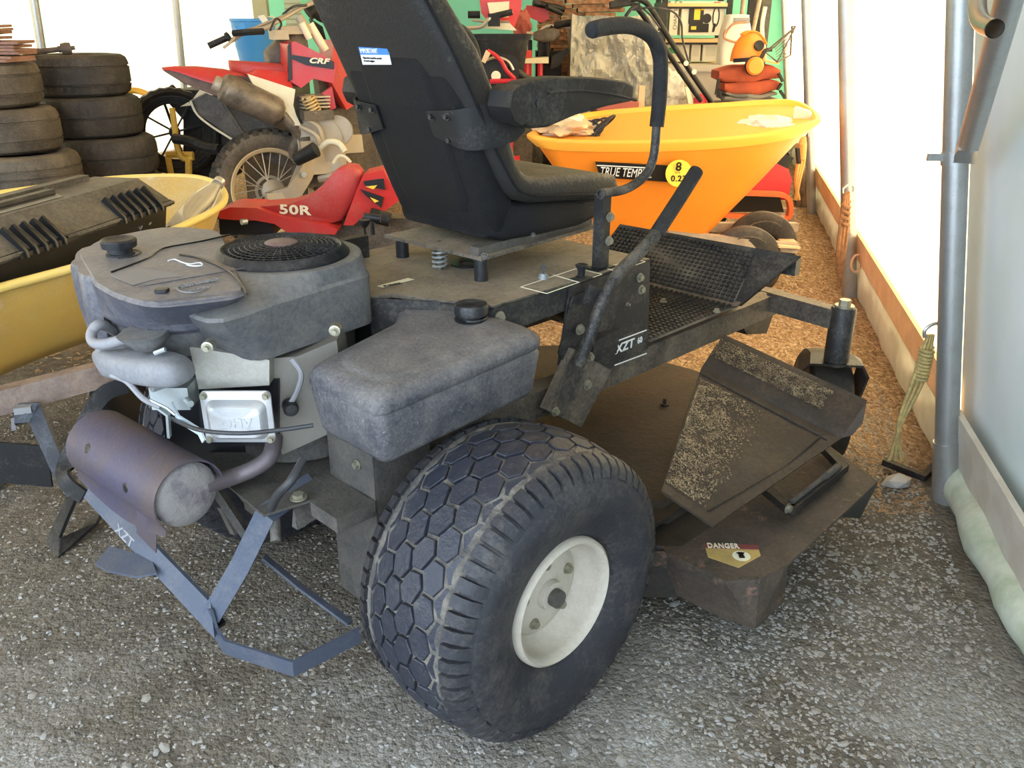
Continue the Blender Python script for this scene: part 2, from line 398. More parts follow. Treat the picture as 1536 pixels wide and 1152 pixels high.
    h = ma('ADD', ma('MULTIPLY', v1.outputs['Distance'], -.8), ma('MULTIPLY', no(40, 6, .7).outputs['Fac'], .9))
    h = ma('ADD', h, ma('MULTIPLY', v3.outputs['Distance'], -.35))
    bp = N.new('ShaderNodeBump'); bp.inputs['Strength'].default_value = .7; bp.inputs['Distance'].default_value = .010
    K.new(h, bp.inputs['Height']); K.new(bp.outputs[0], P.inputs['Normal'])
    return M
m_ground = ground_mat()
from mathutils import noise as MN
def gz(x, y):
    return .010 * MN.noise(V((x * 1.7, y * 1.7, 0))) + .006 * MN.noise(V((x * 6, y * 6, 3))) - .012
g = G(); nx, ny = 150, 170
vs = []; fs = []
for j in range(ny + 1):
    for i in range(nx + 1):
        x = -8 + 14 * i / nx; y = -3 + 17.5 * j / ny; vs.append(V((x, y, gz(x, y))))
for j in range(ny):
    for i in range(nx): k = j * (nx + 1) + i; fs.append((k, k + 1, k + nx + 2, k + nx + 1))
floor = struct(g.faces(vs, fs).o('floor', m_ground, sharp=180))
# stones: the biggest one by one, the rest as gravel stuff
def pebble(rx, ry, rz, sd):
    rr = random.Random(sd); b = bmesh.new(); bmesh.ops.create_icosphere(b, subdivisions=1, radius=1)
    for v in b.verts: v.co = V((v.co.x * rx, v.co.y * ry, v.co.z * rz)) * rr.uniform(.72, 1.15)
    me = bpy.data.meshes.new('stone'); b.to_mesh(me); b.free(); return me
stones = []
for k in range(10):
    me = pebble(1, random.Random(k).uniform(.55, .9), random.Random(k + 50).uniform(.28, .5), k); me.materials.append(m_stone if k % 2 else m_stone2); stones.append(me)
def clear_of_mower(x, y):
    p = L(V((x, y, 0)))
    return not (-.45 < p.x < .45 and -.1 < p.y < .42)
cnt = 0; rs = random.Random(11)
while cnt < 280:
    y = .75 + 2.2 * rs.random() ** 1.7; x = rs.uniform(-.62, .62) * (y + .5) + .1
    if x > .924 + .222 * y - .14 or not clear_of_mower(x, y): continue
    if y > 1.6 and x < -.2: continue
    s = rs.uniform(.007, .0155) * (1.0 if rs.random() < .85 else 1.45)
    o = bpy.data.objects.new('stone', rs.choice(stones)); COL.objects.link(o); o.parent = floor
    o.location = (x, y, gz(x, y) + s * .12); o.scale = (s, s, s); o.rotation_euler = (rs.uniform(-.3, .3), rs.uniform(-.3, .3), rs.uniform(0, 6.3)); cnt += 1
def scatter(name, m, n, region, smin, smax, shapes, seed):
    rs = random.Random(seed); vs = []; fs = []
    for _ in range(n * 3):
        if len(fs) and len(vs) > n * 8: break
        x, y = region(rs)
        if x > .924 + .222 * y - .10: continue
        s = rs.uniform(smin, smax); a = rs.uniform(0, 6.28); ca, sa = math.cos(a), math.sin(a); z = gz(x, y)
        k = len(vs); tl = rs.uniform(-.3, .3)
        fx, fy, fz = shapes(rs)
        for dx, dy, dz in ((-1, -.6, -.2), (.8, -.8, -.2), (1, .5, -.2), (-.7, .8, -.2), (-.6, -.4, 1), (.5, -.5, .9), (.6, .35, 1.1), (-.45, .5, .9)):
            px, py = dx * s * fx * rs.uniform(.8, 1.1), dy * s * fy
            vs.append((x + px * ca - py * sa, y + px * sa + py * ca, z + dz * s * fz + tl * px))
        fs += [(k + 4, k + 5, k + 6, k + 7), (k, k + 1, k + 5, k + 4), (k + 1, k + 2, k + 6, k + 5), (k + 2, k + 3, k + 7, k + 6), (k + 3, k, k + 4, k + 7)]
    me = bpy.data.meshes.new(name); me.from_pydata([tuple(v) for v in vs], [], fs); me.materials.append(m)
    o = bpy.data.objects.new(name, me); COL.objects.link(o); o.parent = floor; o['kind'] = 'stuff'; return o
def reg_near(rs):
    y = .6 + 2.8 * rs.random() ** 1.5; return rs.uniform(-.68, .68) * (y + .4) + .05, y
def reg_right(rs):
    y = 1.3 + 2.2 * rs.random(); return .924 + .222 * y - rs.random() * .95, y
def reg_mulch(rs):
    y = 2.4 + 4.6 * rs.random(); return rs.uniform(max(-2.6, (2.7 - y) / .42), .924 + .222 * y), y
peb_s = lambda rs: (1, rs.uniform(.5, .95), rs.uniform(.25, .5))
chip_s = lambda rs: (1.5, rs.uniform(.25, .5), .25)
for q_, (m__, n__) in enumerate(((m_stone, 5200), (m_stone2, 6200), (m_stone3, 5200))):
    scatter('gravel', m__, n__, reg_near, .0018, .0062, peb_s, 3 + q_)
    scatter('gravel', m__, 900, reg_near, .005, .0095, peb_s, 33 + q_)
    scatter('gravel', m__, 2300, reg_right, .003, .0085, peb_s, 13 + q_)
scatter('wood_chips', m_chip, 12000, reg_mulch, .005, .016, chip_s, 5)

# ---- walls (translucent tarpaulin stretched over a pipe frame, leaning inward)
def wall_strip(name, s0, s1, n0, z0, z1, lean, m, th=.006, wob=0, ns=24):
    g = G(); sg = 1 if lean >= 0 else -1
    rr = []
    for i in range(ns + 1):
        s = s0 + (s1 - s0) * i / ns; w = wob * math.sin(i * 1.9)
        rr.append([hp(s, n0 + abs(lean) * z0 * sg + w, z0), hp(s, n0 + abs(lean) * z1 * sg + w, z1), hp(s, n0 + abs(lean) * z1 * sg + w - th, z1), hp(s, n0 + abs(lean) * z0 * sg + w - th, z0)])
    return struct(g.loft(rr).o(name, m))
WH = 2.75
wall_strip('wall_right', 2.72, 11.6, -.045, .195, WH, LEAN, m_tarp, wob=.004)
wall_strip('wall_right', -1.0, 2.73, -.045, .0, WH, LEAN, m_tarp_thick, wob=.006)
wall_strip('wall_left', -1.0, 11.6, 7.17, .0, WH, -.06, m_tarp)
g = G(); struct(g.loft([[hp(s, .30, WH - .05), hp(s, 3.6, 3.7), hp(s, 7.06, WH - .05), hp(s, 7.06, WH - .044), hp(s, 3.6, 3.706), hp(s, .30, WH - .044)] for s in (-1.0, 11.6)]).o('ceiling', m_tarp_roof))
g = G(); struct(g.prism([hp(11.52, -.1, 0), hp(11.52, 7.2, 0), hp(11.52, 7.2, WH), hp(11.52, 3.6, 3.7), hp(11.52, -.1, WH)], HD * .03).o('wall_back', m_teal))
# skirt along the foot of the right wall: lower tarp, plank, and near roll
g = G(); rr = []
for i in range(60):
    s = 2.66 + 8.9 * i / 59; w = .006 * math.sin(i * 2.3)
    rr.append([hp(s, .005 + w, -.02), hp(s, .015 + w, .06), hp(s, .012 + w, .13), hp(s, .02, .20), hp(s, .005, .20), hp(s, .0, .13), hp(s, .0, .06), hp(s, -.01, -.02)])
struct(g.loft(rr).o('trim_1', m_skirt))
for k, (s0, s1) in enumerate(((2.70, 4.9), (4.905, 7.3), (7.305, 9.6), (9.605, 11.5))):
    g = G(); struct(g.prism([hp(s0, .01, .19), hp(s1, .01, .19), hp(s1, .033, .335), hp(s0, .033, .335)], HN * .02).bevel(.004, 1).o('baseboard_right', m_board))
g = G(); rr = []
for i in range(40):
    s = -.9 + 3.55 * i / 39; w = .008 * math.sin(i * 1.7) + .006 * math.sin(i * .6)
    rr.append([hp(s, .012 + (.055 + w) * math.cos(a) * 1.0, .055 + (.07 + w) * math.sin(a)) for a in [R(x) for x in range(-90, 100, 20)]])
struct(g.loft(rr, cap=False, closed=False).o('trim_2', m_skirt2, sharp=180))
g = G(); struct(g.prism([hp(-.9, .012, .115), hp(2.66, .012, .115), hp(2.66, .046, .30), hp(-.9, .046, .30)], HN * .02).bevel(.006, 2).o('trim_3', mat('pale_lower_band', (.60, .56, .47), .7, c2=(.52, .47, .38), cs=8, ca=.3, b=.2, bs=12)))
# earth banked outside against the skirt, its top ragged
g = G(); rr = []; rs = random.Random(2)
for i in range(260):
    s = 2.5 + 9.2 * i / 259; h = .215 + rs.uniform(-.04, .04)
    rr.append([hp(s, -.09, -.1), hp(s, -.10, h), hp(s, -.30, h + .0), hp(s, -1.2, -.1)])
struct(g.loft(rr).o('trim_4', m_earth, flat=True))

# ---- pipe frame
def post(label, s, n, r, top=2.7, m=m_galv, lean=LEAN, z0=-.05, name='frame_post', **k):
    g = G(); g.cyl(hp(s, n + lean * z0, z0), hp(s, n + lean * top, top), r, n=20)
    return g.o(name, m, None, label=label, cat='post', **k)
np_ = L
# near post, in two parts: thick foot sleeve and tube
NP = WZ(1417, 745, 0)
ns_ = (NP - HO).dot(HD); nn_ = (NP - HO).dot(HN)
root = empty('frame_post', hp(ns_, nn_, 0), 0, 'nearest thick galvanised steel frame post at right, with clamp and foot sleeve', 'post')
def hq(s, n, z): return hp(s, n, z) - root.location
up_ = lambda z, r=0: hq(ns_, nn_ + LEAN * z, z)
G().cyl(up_(.02), up_(2.6), .0355, n=24).o('tube', m_galv, root)
G().cyl(up_(-.04), up_(.20), .040, n=24).o('foot_sleeve', m_galv, root)
cz = 1.09
G().cyl(up_(cz - .018), up_(cz + .018), .039, n=24).box(up_(cz) + V((-.055, 0, 0)), (.05, .012, .02)).box(up_(cz) + V((.03, -.02, 0)), (.03, .012, .03)).o('clamp', m_galv, root)
G().hexbolt(up_(cz) + V((.02, -.035, 0)), (0, -1, 0), .008).o('bolt', m_bolt, root)
# brace tube rising from the clamp toward the wall
b0 = WY(1448, 236, 2.40); b1 = WY(1536, -80, 1.72)
root = empty('brace_tube', b0, 0, 'galvanised brace tube slanting up from the clamp on the nearest post', 'brace')
g = G(); g.cyl(V((0, 0, 0)) + (b1 - b0) * .10, b1 - b0, .027, n=20).o('tube', m_galv, root)
g = G(); t = (b1 - b0).normalized(); u = V((.9, -.4, 0)).normalized(); w = t.cross(u)
g.loft([[V((0, 0, 0)) + t * k + u * a * i + w * b * j for i, j in ((1, 1), (-1, 1), (-1, -1), (1, -1))] for k, a, b in ((-.03, .026, .004), (.02, .028, .006), (.09, .024, .022))]).bevel(.003, 1).o('flattened_end', m_galv, root)
# bent pipe end that sticks out at the top
p = [WY(1470, -70, 1.86), WY(1466, 6, 1.82), WY(1472, 33, 1.76), WY(1492, 43, 1.66)]
g = G(); pts = smooth(p, 6)
n_ = 20
def ringpipe(g, pts, r, n=20):
    g.sweep(pts, [(r * math.cos(2 * math.pi * i / n), r * math.sin(2 * math.pi * i / n)) for i in range(n)], cap=False)
    g.sweep(pts, [(r * .86 * math.cos(2 * math.pi * i / n), r * .86 * math.sin(2 * math.pi * i / n)) for i in range(n)], cap=False)
ringpipe(g, pts, .0165)
g.o('bent_pipe', mat('shiny_bent_pipe', (.48, .42, .34), .3, .8), None, label='open end of a bent metal pipe beside the nearest post', cat='pipe')
# the posts further along the right wall
for nm, px, py, Yh, r in (('second frame post from the right along the bright wall, pale and thick', 1279, 440, 4.80, .041),
                       ('third frame post from the right, behind the orange wheelbarrow tip', 1226, 318, 7.0, .036),
                       ('thin frame post furthest along the bright right wall', 1180, 250, 9.4, .026)):
    b = WZ(px, py, 0) if Yh < 8 else WY(px + 4, py, Yh)
    s = (b - HO).dot(HD); n = max((b - HO).dot(HN), .05)
    post(nm, s, n, r, m=m_galv)
for nm, px, Yh in (('leftmost slim pole against the white left wall behind the tyre stacks', 66, 7.4), ('slim pole against the white left wall above the dirt bike fender', 272, 9.3)):
    b = WY(px, 140, Yh); b.z = 0
    s = (b - HO).dot(HD); n = (b - HO).dot(HN)
    g = G(); g.cyl(hp(s, n, -.05), hp(s, n - .13, 2.7), .034, n=16).o('frame_pole', m_galv, None, label=nm, cat='pole')
# short threaded stub of a ground anchor behind the near post
g = G(); c = hp(ns_ + .03, nn_ - .06, .16); g.cyl(c, c + V((.035, -.03, 0)), .022, n=14).cyl(c + V((.02, -.02, .0)), c + V((.04, -.04, 0)), .030, n=6)
g.o('pipe_fitting', m_galv, None, label='small pipe fitting poking out behind the foot of the nearest post', cat='fitting')

# ---- ropes and hooks
def hook_rope(label, top, bottom, m, hookm, r=.006, coils=9, side=V((-.05, 0, 0)), loops=3):
    root = empty('hanging_rope', top, 0, label, 'rope')
    d = bottom - top
    for k in range(loops):
        w = (k - (loops - 1) / 2) * .022
        G().tube([V((w * .3, 0, 0)), d * .35 + V((w, .01 * k, 0)), d * .7 + side * (.3 + .35 * k) + V((w, 0, 0)), d + side * (k * .4)], r, 6, sm=6).o('strand', m, root)
    g = G(); hel = []
    for i in range(coils * 10):
        a = i * .628; hel.append(d * (.10 + .24 * i / (coils * 10)) + V((math.cos(a) * .019, math.sin(a) * .019, 0)))
    g.tube(hel, r * .9, 6).o('wrapping', m, root)
    g = G(); g.tube([V((.035, 0, .0)), V((.03, 0, .03)), V((.0, -.01, .04)), V((-.025, -.01, .02)), V((-.022, -.01, -.005))], .006, 8, sm=4).o('hook', hookm, root)
    return root
hook_rope('yellow rope looped over a hook on the nearest post, ends trailing to the gravel', WY(1396, 502, 2.56), WY(1352, 690, 2.56), m_rope, m_galv, .0065)
hook_rope('brown strap dangling beside the second frame post', WY(1270, 288, 4.6), WY(1262, 430, 4.6), m_rope2, m_galv, .011, 4, V((-.02, 0, 0)))
hook_rope('orange cord hanging below the tip of the orange wheelbarrow', WY(1205, 205, 6.4), WY(1198, 300, 6.4), m_rope3, m_galv, .015, 8, V((-.03, 0, 0)))
# eye bolt ring low on the second post
c = WY(1285, 395, 4.72)
g = G(); g.tube([c + V((.03 * math.cos(a * .5236), 0, .05 * math.sin(a * .5236))) for a in range(12)], .008, 6, closed=True).o('shackle', m_board, None, label='tan ring shackle low on the second frame post', cat='ring')
# bits on the ground by the near post
a = WZ(1326, 692, .015); b = WZ(1385, 716, .012); c = WZ(1412, 690, .02)
g = G(); g.bar([a, b, c], .028, .022).bevel(.003, 1).o('steel_bar', m_dk, None, label='bent black steel bar lying on the gravel by the nearest post', cat='bar')
me = pebble(.055, .04, .03, 77); me.materials.append(m_concrete)
o = bpy.data.objects.new('concrete_lump', me); COL.objects.link(o); o.location = WZ(1346, 722, .012); tag(o, 'pale lump of concrete beside the bent black bar', 'stone')
# ================================================================== RIDING MOWER
mow = empty('riding_mower', MO, R(45), 'dusty black zero-turn riding mower with a high-back seat, nearest and largest machine', 'mower')
X, Y_, Z = V((1, 0, 0)), V((0, 1, 0)), V((0, 0, 1))
def bolt(c, n, r=.007, parent=None, m=None):
    return G().hexbolt(c, n, r).o('bolt', m or m_bolt, parent or mow)
# ---- rear wheels
TC = .318
def rear_wheel(y0, out=-1):
    """tyre with outer face at y0; out = direction of outer face along y"""
    c = V((-.008, y0, TC)); ax = V((0, -out, 0))          # along goes inward from outer face
    k = (V((0, 1, 0)) if out < 0 else V((0, -1, 0)))
    prof = [(.143, .060), (.148, .034), (.166, .018), (.212, .003), (.250, -.004), (.278, .004), (.300, .022), (.314, .045), (.322, .075), (.327, .12), (.328, .17), (.327, .22), (.322, .265), (.314, .295), (.300, .318), (.278, .336), (.250, .344), (.212, .337), (.166, .322), (.148, .306), (.143, .28)]
    ty = G().lathe(c, k, prof, 72).o('rear_wheel', m_groove if 0 else m_rubber, mow)
    G().lathe(c, k, [(.316, .047), (.3235, .075), (.3285, .12), (.3295, .17), (.3285, .22), (.3235, .265), (.316, .293)], 72).o('tread_base', m_groove, ty)
    # tread blocks: staggered hexagons across the crown and lugs running onto the shoulders
    g = G(); NB = 30; u = V((1, 0, 0)); w = V((0, 0, 1))
    rs = random.Random(5)
    def P3(a, h, r): return c + k * h + (u * math.cos(a) + w * math.sin(a)) * r
    def crown(h): return .3295 - 1.15 * (h - .17) ** 2 * (1 + 40 * (h - .17) ** 2)
    da = 2 * math.pi / NB
    for row in range(6):
        h0 = .17 + (row - 2.5) * .0435
        for i in range(NB):
            a0 = (i + .5 * (row % 2)) * da + rs.uniform(-.006, .006)
            hh = .0264; ha = da * .448
            sk = .22 if row % 2 else -.22
            poly = [(-1 + sk * .2, -.46), (sk, -1), (1 + sk * .2, -.46), (1 - sk * .2, .46), (-sk, 1), (-1 - sk * .2, .46)]
            rings = []
            for rr, sc in ((-.002, 1.0), (.0080, .99), (.0098, .94)):
                rings.append([P3(a0 + x * ha * sc, h0 + y * hh * sc, crown(h0 + y * hh * sc) + rr) for x, y in poly])
            g.loft(rings)
    g.o('tread_blocks', m_tread, ty, kind='stuff', sharp=30)
    g = G()
    for sgn in (0, 1):
        for i in range(NB * 2):
            a0 = (i + .5) * da / 2; ha = da * .5 * .40
            ln = [(.052, .3195), (.036, .3135), (.020, .301), (.011, .287 if i % 2 else .281)]
            rings = []
            for h, r in ln:
                hh = h if sgn == 0 else .34 - h
                nx = V((0, 0, 0))
                ro = .0075 if h > .03 else (.006 if h > .015 else .0005)
                ho = -.004 if h < .04 else 0
                hq_ = hh + (ho if sgn == 0 else -ho)
                rings.append([P3(a0 - ha, hh, r - .003), P3(a0 - ha * .92, hq_, r + ro), P3(a0 + ha * .92, hq_, r + ro), P3(a0 + ha, hh, r - .003)])
            g.loft(rings)
    g.o('shoulder_lugs', m_rubber, ty, kind='stuff', sharp=30)
    # pressed rim: outer lip, deep dish, hub
    G().lathe(c, k, [(.148, .036), (.146, .022), (.139, .017), (.132, .023), (.128, .036), (.128, .055), (.120, .080), (.108, .092), (.098, .086), (.086, .080), (.054, .076), (.034, .072), (.032, .056), (.0, .056)], 56).o('rim', m_rim, ty, sharp=50)
    for i in range(5):
        a = i * 2 * math.pi / 5 + .4
        G().hexbolt(P3(a, .077, .073), -k, .009).o('wheel_nut', m_bolt, ty)
    G().cyl(c + k * .055, c + k * .038, .020, n=16).o('hub_cap', m_under, ty)
    G().lathe(c, k, [(.178, .30), (.168, .326), (.155, .31), (.14, .28), (.0, .27)], 40).o('inner_rim', m_rim, ty)
    return ty
rear_wheel(-.048, -1)
rear_wheel(1.368, 1)
G().cyl((0, .25, TC), (0, 1.05, TC), .03).o('axle', m_under, mow)

# ---- rear frame
fr = G()
fr.box((-.20, .44, .45), (.012, .17, .54)).box((-.125, .36, .47), (.15, .012, .44)).box((-.125, .52, .46), (.15, .012, .40))
fr.bevel(.003, 1).o('rear_upright', m_under, mow)
fl = G(); fl.box((-.20, .90, .45), (.012, .17, .5)).box((-.12, .98, .47), (.16, .012, .44)); fl.o('rear_upright', m_under, mow)
bolt((-.207, .47, .44), -X, .010); bolt((-.207, .41, .44), -X, .010); bolt((-.207, .41, .56), -X, .008)
# engine deck plate
ep = G(); ep.prism([lz(330, 718, .49), lz(492, 668, .49), V((-.10, .50, .49)), V((.15, .50, .49)), V((.15, 1.0, .49)), V((-.30, 1.0, .49))], Z * .012)
ep.prism([lz(395, 772, .49), lz(330, 718, .49), lz(492, 668, .49), V((-.20, .44, .49))], -Z * .006)
ep.bevel(.002, 1).o('engine_plate', m_under, mow)
g = G(); g.box((-.26, .40, .475), (.10, .10, .035)).o('plate_flange', m_under, mow)
bolt(lz(448, 747, .497), Z, .013)
# frame under body
for y in (.36, .94):
    g = G(); g.box((.68, y + (.035 if y < .5 else -.035), .545), (1.70, .055, .075)).bevel(.006, 2).o('frame_rail', m_rail, mow)
g = G(); g.box((.35, .65, .52), (.05, .5, .06)).box((1.15, .65, .53), (.06, .5, .06)).o('cross_member', m_rail, mow)
# transaxles, only glimpsed
for y in (.42, .88): G().box((.05, y, .36), (.20, .10, .18)).bevel(.02, 2).o('hydro_drive', m_under, mow)
# ---- platform
PZ = .85
a0 = lz(560, 440, PZ); a1 = lz(800, 470, PZ); a2 = lz(975, 388, PZ)
yr = .36; xf = a2.x
plat = G()
top = [V((.0, .98, PZ)), V((.0, .62, PZ)), V((a0.x + .03, .60, PZ)), V((.10, yr + .12, PZ)), V((.16, yr, PZ)), V((xf, yr, PZ)), V((xf, .98, PZ))]
plat.prism(top, -Z * .010).bevel(.004, 2)
plat.o('platform', m_plate, mow)
g = G(); g.prism([V((.16, yr, PZ - .004)), V((xf, yr, PZ - .004)), V((xf, yr, PZ - .062)), V((.16, yr, PZ - .075))], Y_ * .006)
g.prism([V((.10, yr + .12, PZ - .004)), V((.16, yr, PZ - .004)), V((.16, yr, PZ - .25)), V((.10, yr + .12, PZ - .25))], Y_ * .006)
g.prism([V((.0, .98, PZ - .004)), V((.0, .62, PZ - .004)), V((.0, .62, PZ - .30)), V((.0, .98, PZ - .30))], X * .006)
g.prism([V((.0, .62, PZ - .004)), V((.10, yr + .12, PZ - .004)), V((.10, yr + .12, PZ - .30)), V((.0, .62, PZ - .30))], Y_ * .006)
g.o('platform_skirt', m_panel, mow)
bolt(V((.175, yr - .002, PZ - .03)), -Y_, .010)
# front side panel with the model lettering
pn = G(); pz = lambda px, py: ly(px, py, .352)
P1, P2, P3_, P4, P5 = pz(856, 446), pz(975, 392), pz(972, 523), pz(890, 566), pz(838, 548)
P1.z = P2.z = PZ - .006
pn.prism([P1, P2, P3_, P4, P5], Y_ * .006); pn.bevel(.002, 1)
sp = pn.o('side_panel', m_panel, mow)
g = G(); g.prism([V((xf - .006, yr, PZ - .006)), V((xf - .006, .95, PZ - .006)), V((xf - .006, .95, .60)), V((xf - .006, yr, .60))], X * .006).o('front_panel', m_panel, mow)
for px, py in ((959, 416), (961, 434), (940, 456)): bolt(ly(px, py, .351), -Y_, .009 if py < 450 else .004)
for y0 in (495, 530):
    g = G(); a, b = ly(922, y0 + 18 - (0 if y0 < 500 else 0), .3505), ly(970, y0, .3505)
    g.bar([a, b], .0015, .003, Z).o('decal_line', m_white, sp)
a, b = ly(922, 533, .3495), ly(970, 513, .3495)
d = (b - a).normalized()
text('lettering', 'XZT', .036, a + d * .004 + Z * .003, d, Z, m_white, sp, bold=.0008, shear=.1, sx=1.08)
text('lettering', '60', .026, ly(956, 516, .3495), d, Z, m_white, sp, sx=.85)
text('lettering', 'KEEP\nAWAY', .010, ly(818, 512, .356), X, Z, m_white, sp) if 0 else None
# decals on the platform
dc = G()
def frame_line(pts, w=.0022, z=PZ + .0012):
    pts = [V((p.x, p.y, z)) for p in pts]
    for i in range(len(pts)): 
        a, b = pts[i], pts[(i + 1) % len(pts)]; dc.bar([a, b], w, .0012, Z)
frame_line([lz(781, 431, PZ), lz(820, 441, PZ), lz(903, 412, PZ), lz(866, 403, PZ)])
frame_line([lz(868, 424, PZ), lz(830, 413, PZ)])
frame_line([lz(905, 402, PZ), lz(955, 390, PZ), lz(968, 393, PZ), lz(925, 408, PZ)])
dc.prism([V((p.x, p.y, PZ + .001)) for p in (lz(566, 430, PZ), lz(574, 432, PZ), lz(621, 420, PZ), lz(612, 418, PZ))], Z * .001)
dc.o('platform_decals', m_cream, mow, kind='stuff')
text('lettering', 'DANGER', .012, V((lz(566, 431, PZ).x + .01, lz(566, 431, PZ).y - .014, PZ + .003)), LU * .35 + X * .94, Z.cross(LU * .35 + X * .94), m_panel, mow)
# switches: ignition key and knob
kr = G(); c = lz(815, 418, PZ); kr.cyl(c, c + Z * .010, .013, n=16).cyl(c + Z * .01, c + Z * .014, .010, n=16); ko = kr.o('ignition_switch', m_zinc, mow)
g = G(); g.lathe(c + Z * .028, LU * .5 + LN, [(0, -.002), (.010, -.0015), (.010, .0015), (0, .0015)], 18).box(c + Z * .016, (.004, .004, .016)).o('key', m_under, ko)
g = G(); c = lz(872, 417, PZ); g.lathe(c, Z, [(.016, 0), (.016, .004), (.009, .006), (.010, .022), (.016, .030), (.017, .034), (.014, .036), (.0, .034)], 20).o('throttle_knob', m_cap, mow)
g = G(); g.box(lz(872, 419, PZ) + Z * .002, (.05, .035, .004)).o('knob_plate', m_panel, mow)
# tall knob and T handle behind the screen, left side
g = G(); c = lz(548, 358, PZ); g.cyl(c, c + Z * .035, .004, n=8).lathe(c + Z * .035, Z, [(.008, 0), (.016, .012), (.018, .022), (.0, .024)], 16).o('choke_knob', m_cap, mow)
g = G(); c = lz(560, 352, PZ); g.cyl(c, c + Z * .05, .007, n=8).cyl(c + Z * .055 - LU * .025, c + Z * .048 + LU * .025, .012, n=12).o('tee_handle', m_cap, mow)
# seat hinge posts and spring
for px, py in ((604, 385), (722, 420)):
    c = lz(px, py, PZ); G().cyl(c, c + Z * .055, .018, n=18).lathe(c + Z * .055, Z, [(.022, 0), (.022, .008), (.01, .012), (0, .012)], 18).o('rubber_stop', m_cap, mow)
g = G(); c = lz(660, 404, PZ); hel = [c + V((.018 * math.cos(i * .5), .018 * math.sin(i * .5), .004 + i * .00098)) for i in range(66)]
g.tube(hel, .0032, 6).o('seat_spring', m_zinc, mow)
G().cyl(c, c + Z * .075, .006, n=8).o('spring_pin', m_bolt, mow)
g = G(); c = lz(700, 396, PZ); g.lathe(c, Z, [(.045, 0), (.045, .004), (.02, .004), (.02, .001)], 20).o('platform_hole', m_oil, mow)
# left control post and bracket behind the seat
g = G(); c = V((.17, .93, PZ)); g.box(c + Z * .03, (.10, .03, .06)).o('left_bracket', m_panel, mow)
# ---- seat
SPZ = .925
s1, s2, s3, s4 = lz(576, 352, SPZ), lz(722, 387, SPZ), lz(895, 338, SPZ), V((.78, .90, SPZ))
g = G(); g.prism([s1, s2, s3, V((s3.x, s1.y, SPZ))], -Z * .008); g.bevel(.002, 1)
seat_plate = g.o('seat_plate', m_plate, mow)
g = G(); g.box((s2 + s3) / 2 + Z * .010 + Y_ * .03, ((s3 - s2).length * .98, .03, .022), ((s3 - s2).normalized(), Z.cross((s3 - s2).normalized()), Z)).o('seat_slide', m_under, seat_plate)
bolt(lz(727, 384, SPZ + .02) , LN, .006, seat_plate, m_under); bolt(lz(800, 352, SPZ + .03), LN, .004, seat_plate, m_under)
SY = .675
def backx(z):   # rear face line of seat
    T = [(.955, .292), (1.10, .235), (1.25, .180), (1.38, .138), (1.49, .105), (1.62, .085)]
    for (z0, x0), (z1, x1) in zip(T, T[1:]):
        if z <= z1: return x0 + (x1 - x0) * (z - z0) / (z1 - z0)
    return .085
rings = []; crings = []
for z, hw, th in ((.955, .165, .10), (.975, .185, .11), (1.05, .196, .10), (1.15, .203, .085), (1.27, .205, .075), (1.38, .200, .07), (1.46, .192, .065), (1.54, .168, .06), (1.585, .125, .045), (1.60, .08, .03)):
    x = backx(z)
    rings.append(rrect((x + th / 2, SY, z), X, Y_, th / 2, hw, min(.038, th * .45), 6))
sh = G().loft(rings).o('seat_shell', m_seatb, mow, sharp=60)
# raised central pad on the shell back
g = G(); rr = []
for z, hw in ((1.02, .10), (1.06, .115), (1.20, .115), (1.36, .11), (1.405, .095)):
    x = backx(z); rr.append([(x - .001, SY - hw - .014, z), (x - .008, SY - hw, z), (x - .008, SY + hw, z), (x - .001, SY + hw + .014, z), (x + .02, SY + hw, z), (x + .02, SY - hw, z)])
g.loft(rr).o('back_pad', m_seatb, sh, sharp=60)
# upholstery: one bent cushion, back and seat in a single curve, with a piped seam
PAIRS = [((932, 295), (941, 287), .15), ((922, 298), (943, 276), .195), ((900, 301), (932, 264), .215), ((870, 303), (890, 260), .224), ((830, 305), (845, 264), .226), ((800, 306), (815, 267), .226), ((780, 302), (797, 265), .226), ((766, 292), (785, 256), .226), ((750, 265), (778, 240), .226), ((736, 235), (774, 222), .225), ((724, 208), (769, 204), .225), ((702, 152), (756, 160), .223), ((668, 70), (727, 74), .214), ((634, -5), (686, -6), .200), ((612, -55), (655, -60), .165), ((610, -78), (634, -84), .10)]
rings = []; pp = []
for a_, b_, hw in PAIRS:
    a_, b_ = ly(*a_, .455), ly(*b_, .455); a_.y = b_.y = SY
    u_ = (b_ - a_).normalized(); hl = (b_ - a_).length / 2
    rings.append(rrect((a_ + b_) / 2, u_, Y_, hl, hw, min(hl * .85, .032), 6)); pp.append((a_, u_, hw))
seat = G().loft(rings).o('seat_cushion', m_seatc, mow, sharp=60)
for sd in (-1, 1): G().tube([a_ + u_ * .022 + Y_ * sd * (hw - .001) for a_, u_, hw in pp[2:-2]], .004, 6, sm=4).o('piping', m_seatb, seat)
# seat pan shell and cushion
rings = []
for x, hw, zb, zt in ((.285, .17, .958, 1.04), (.33, .195, .948, 1.045), (.45, .205, .945, 1.035), (.60, .205, .945, 1.018), (.70, .19, .955, 1.01), (.75, .15, .975, 1.005)):
    rings.append(rrect((x, SY, (zb + zt) / 2), Y_, Z, hw, (zt - zb) / 2, .028, 6))
G().loft(rings).o('seat_pan', m_seatb, sh, sharp=60)
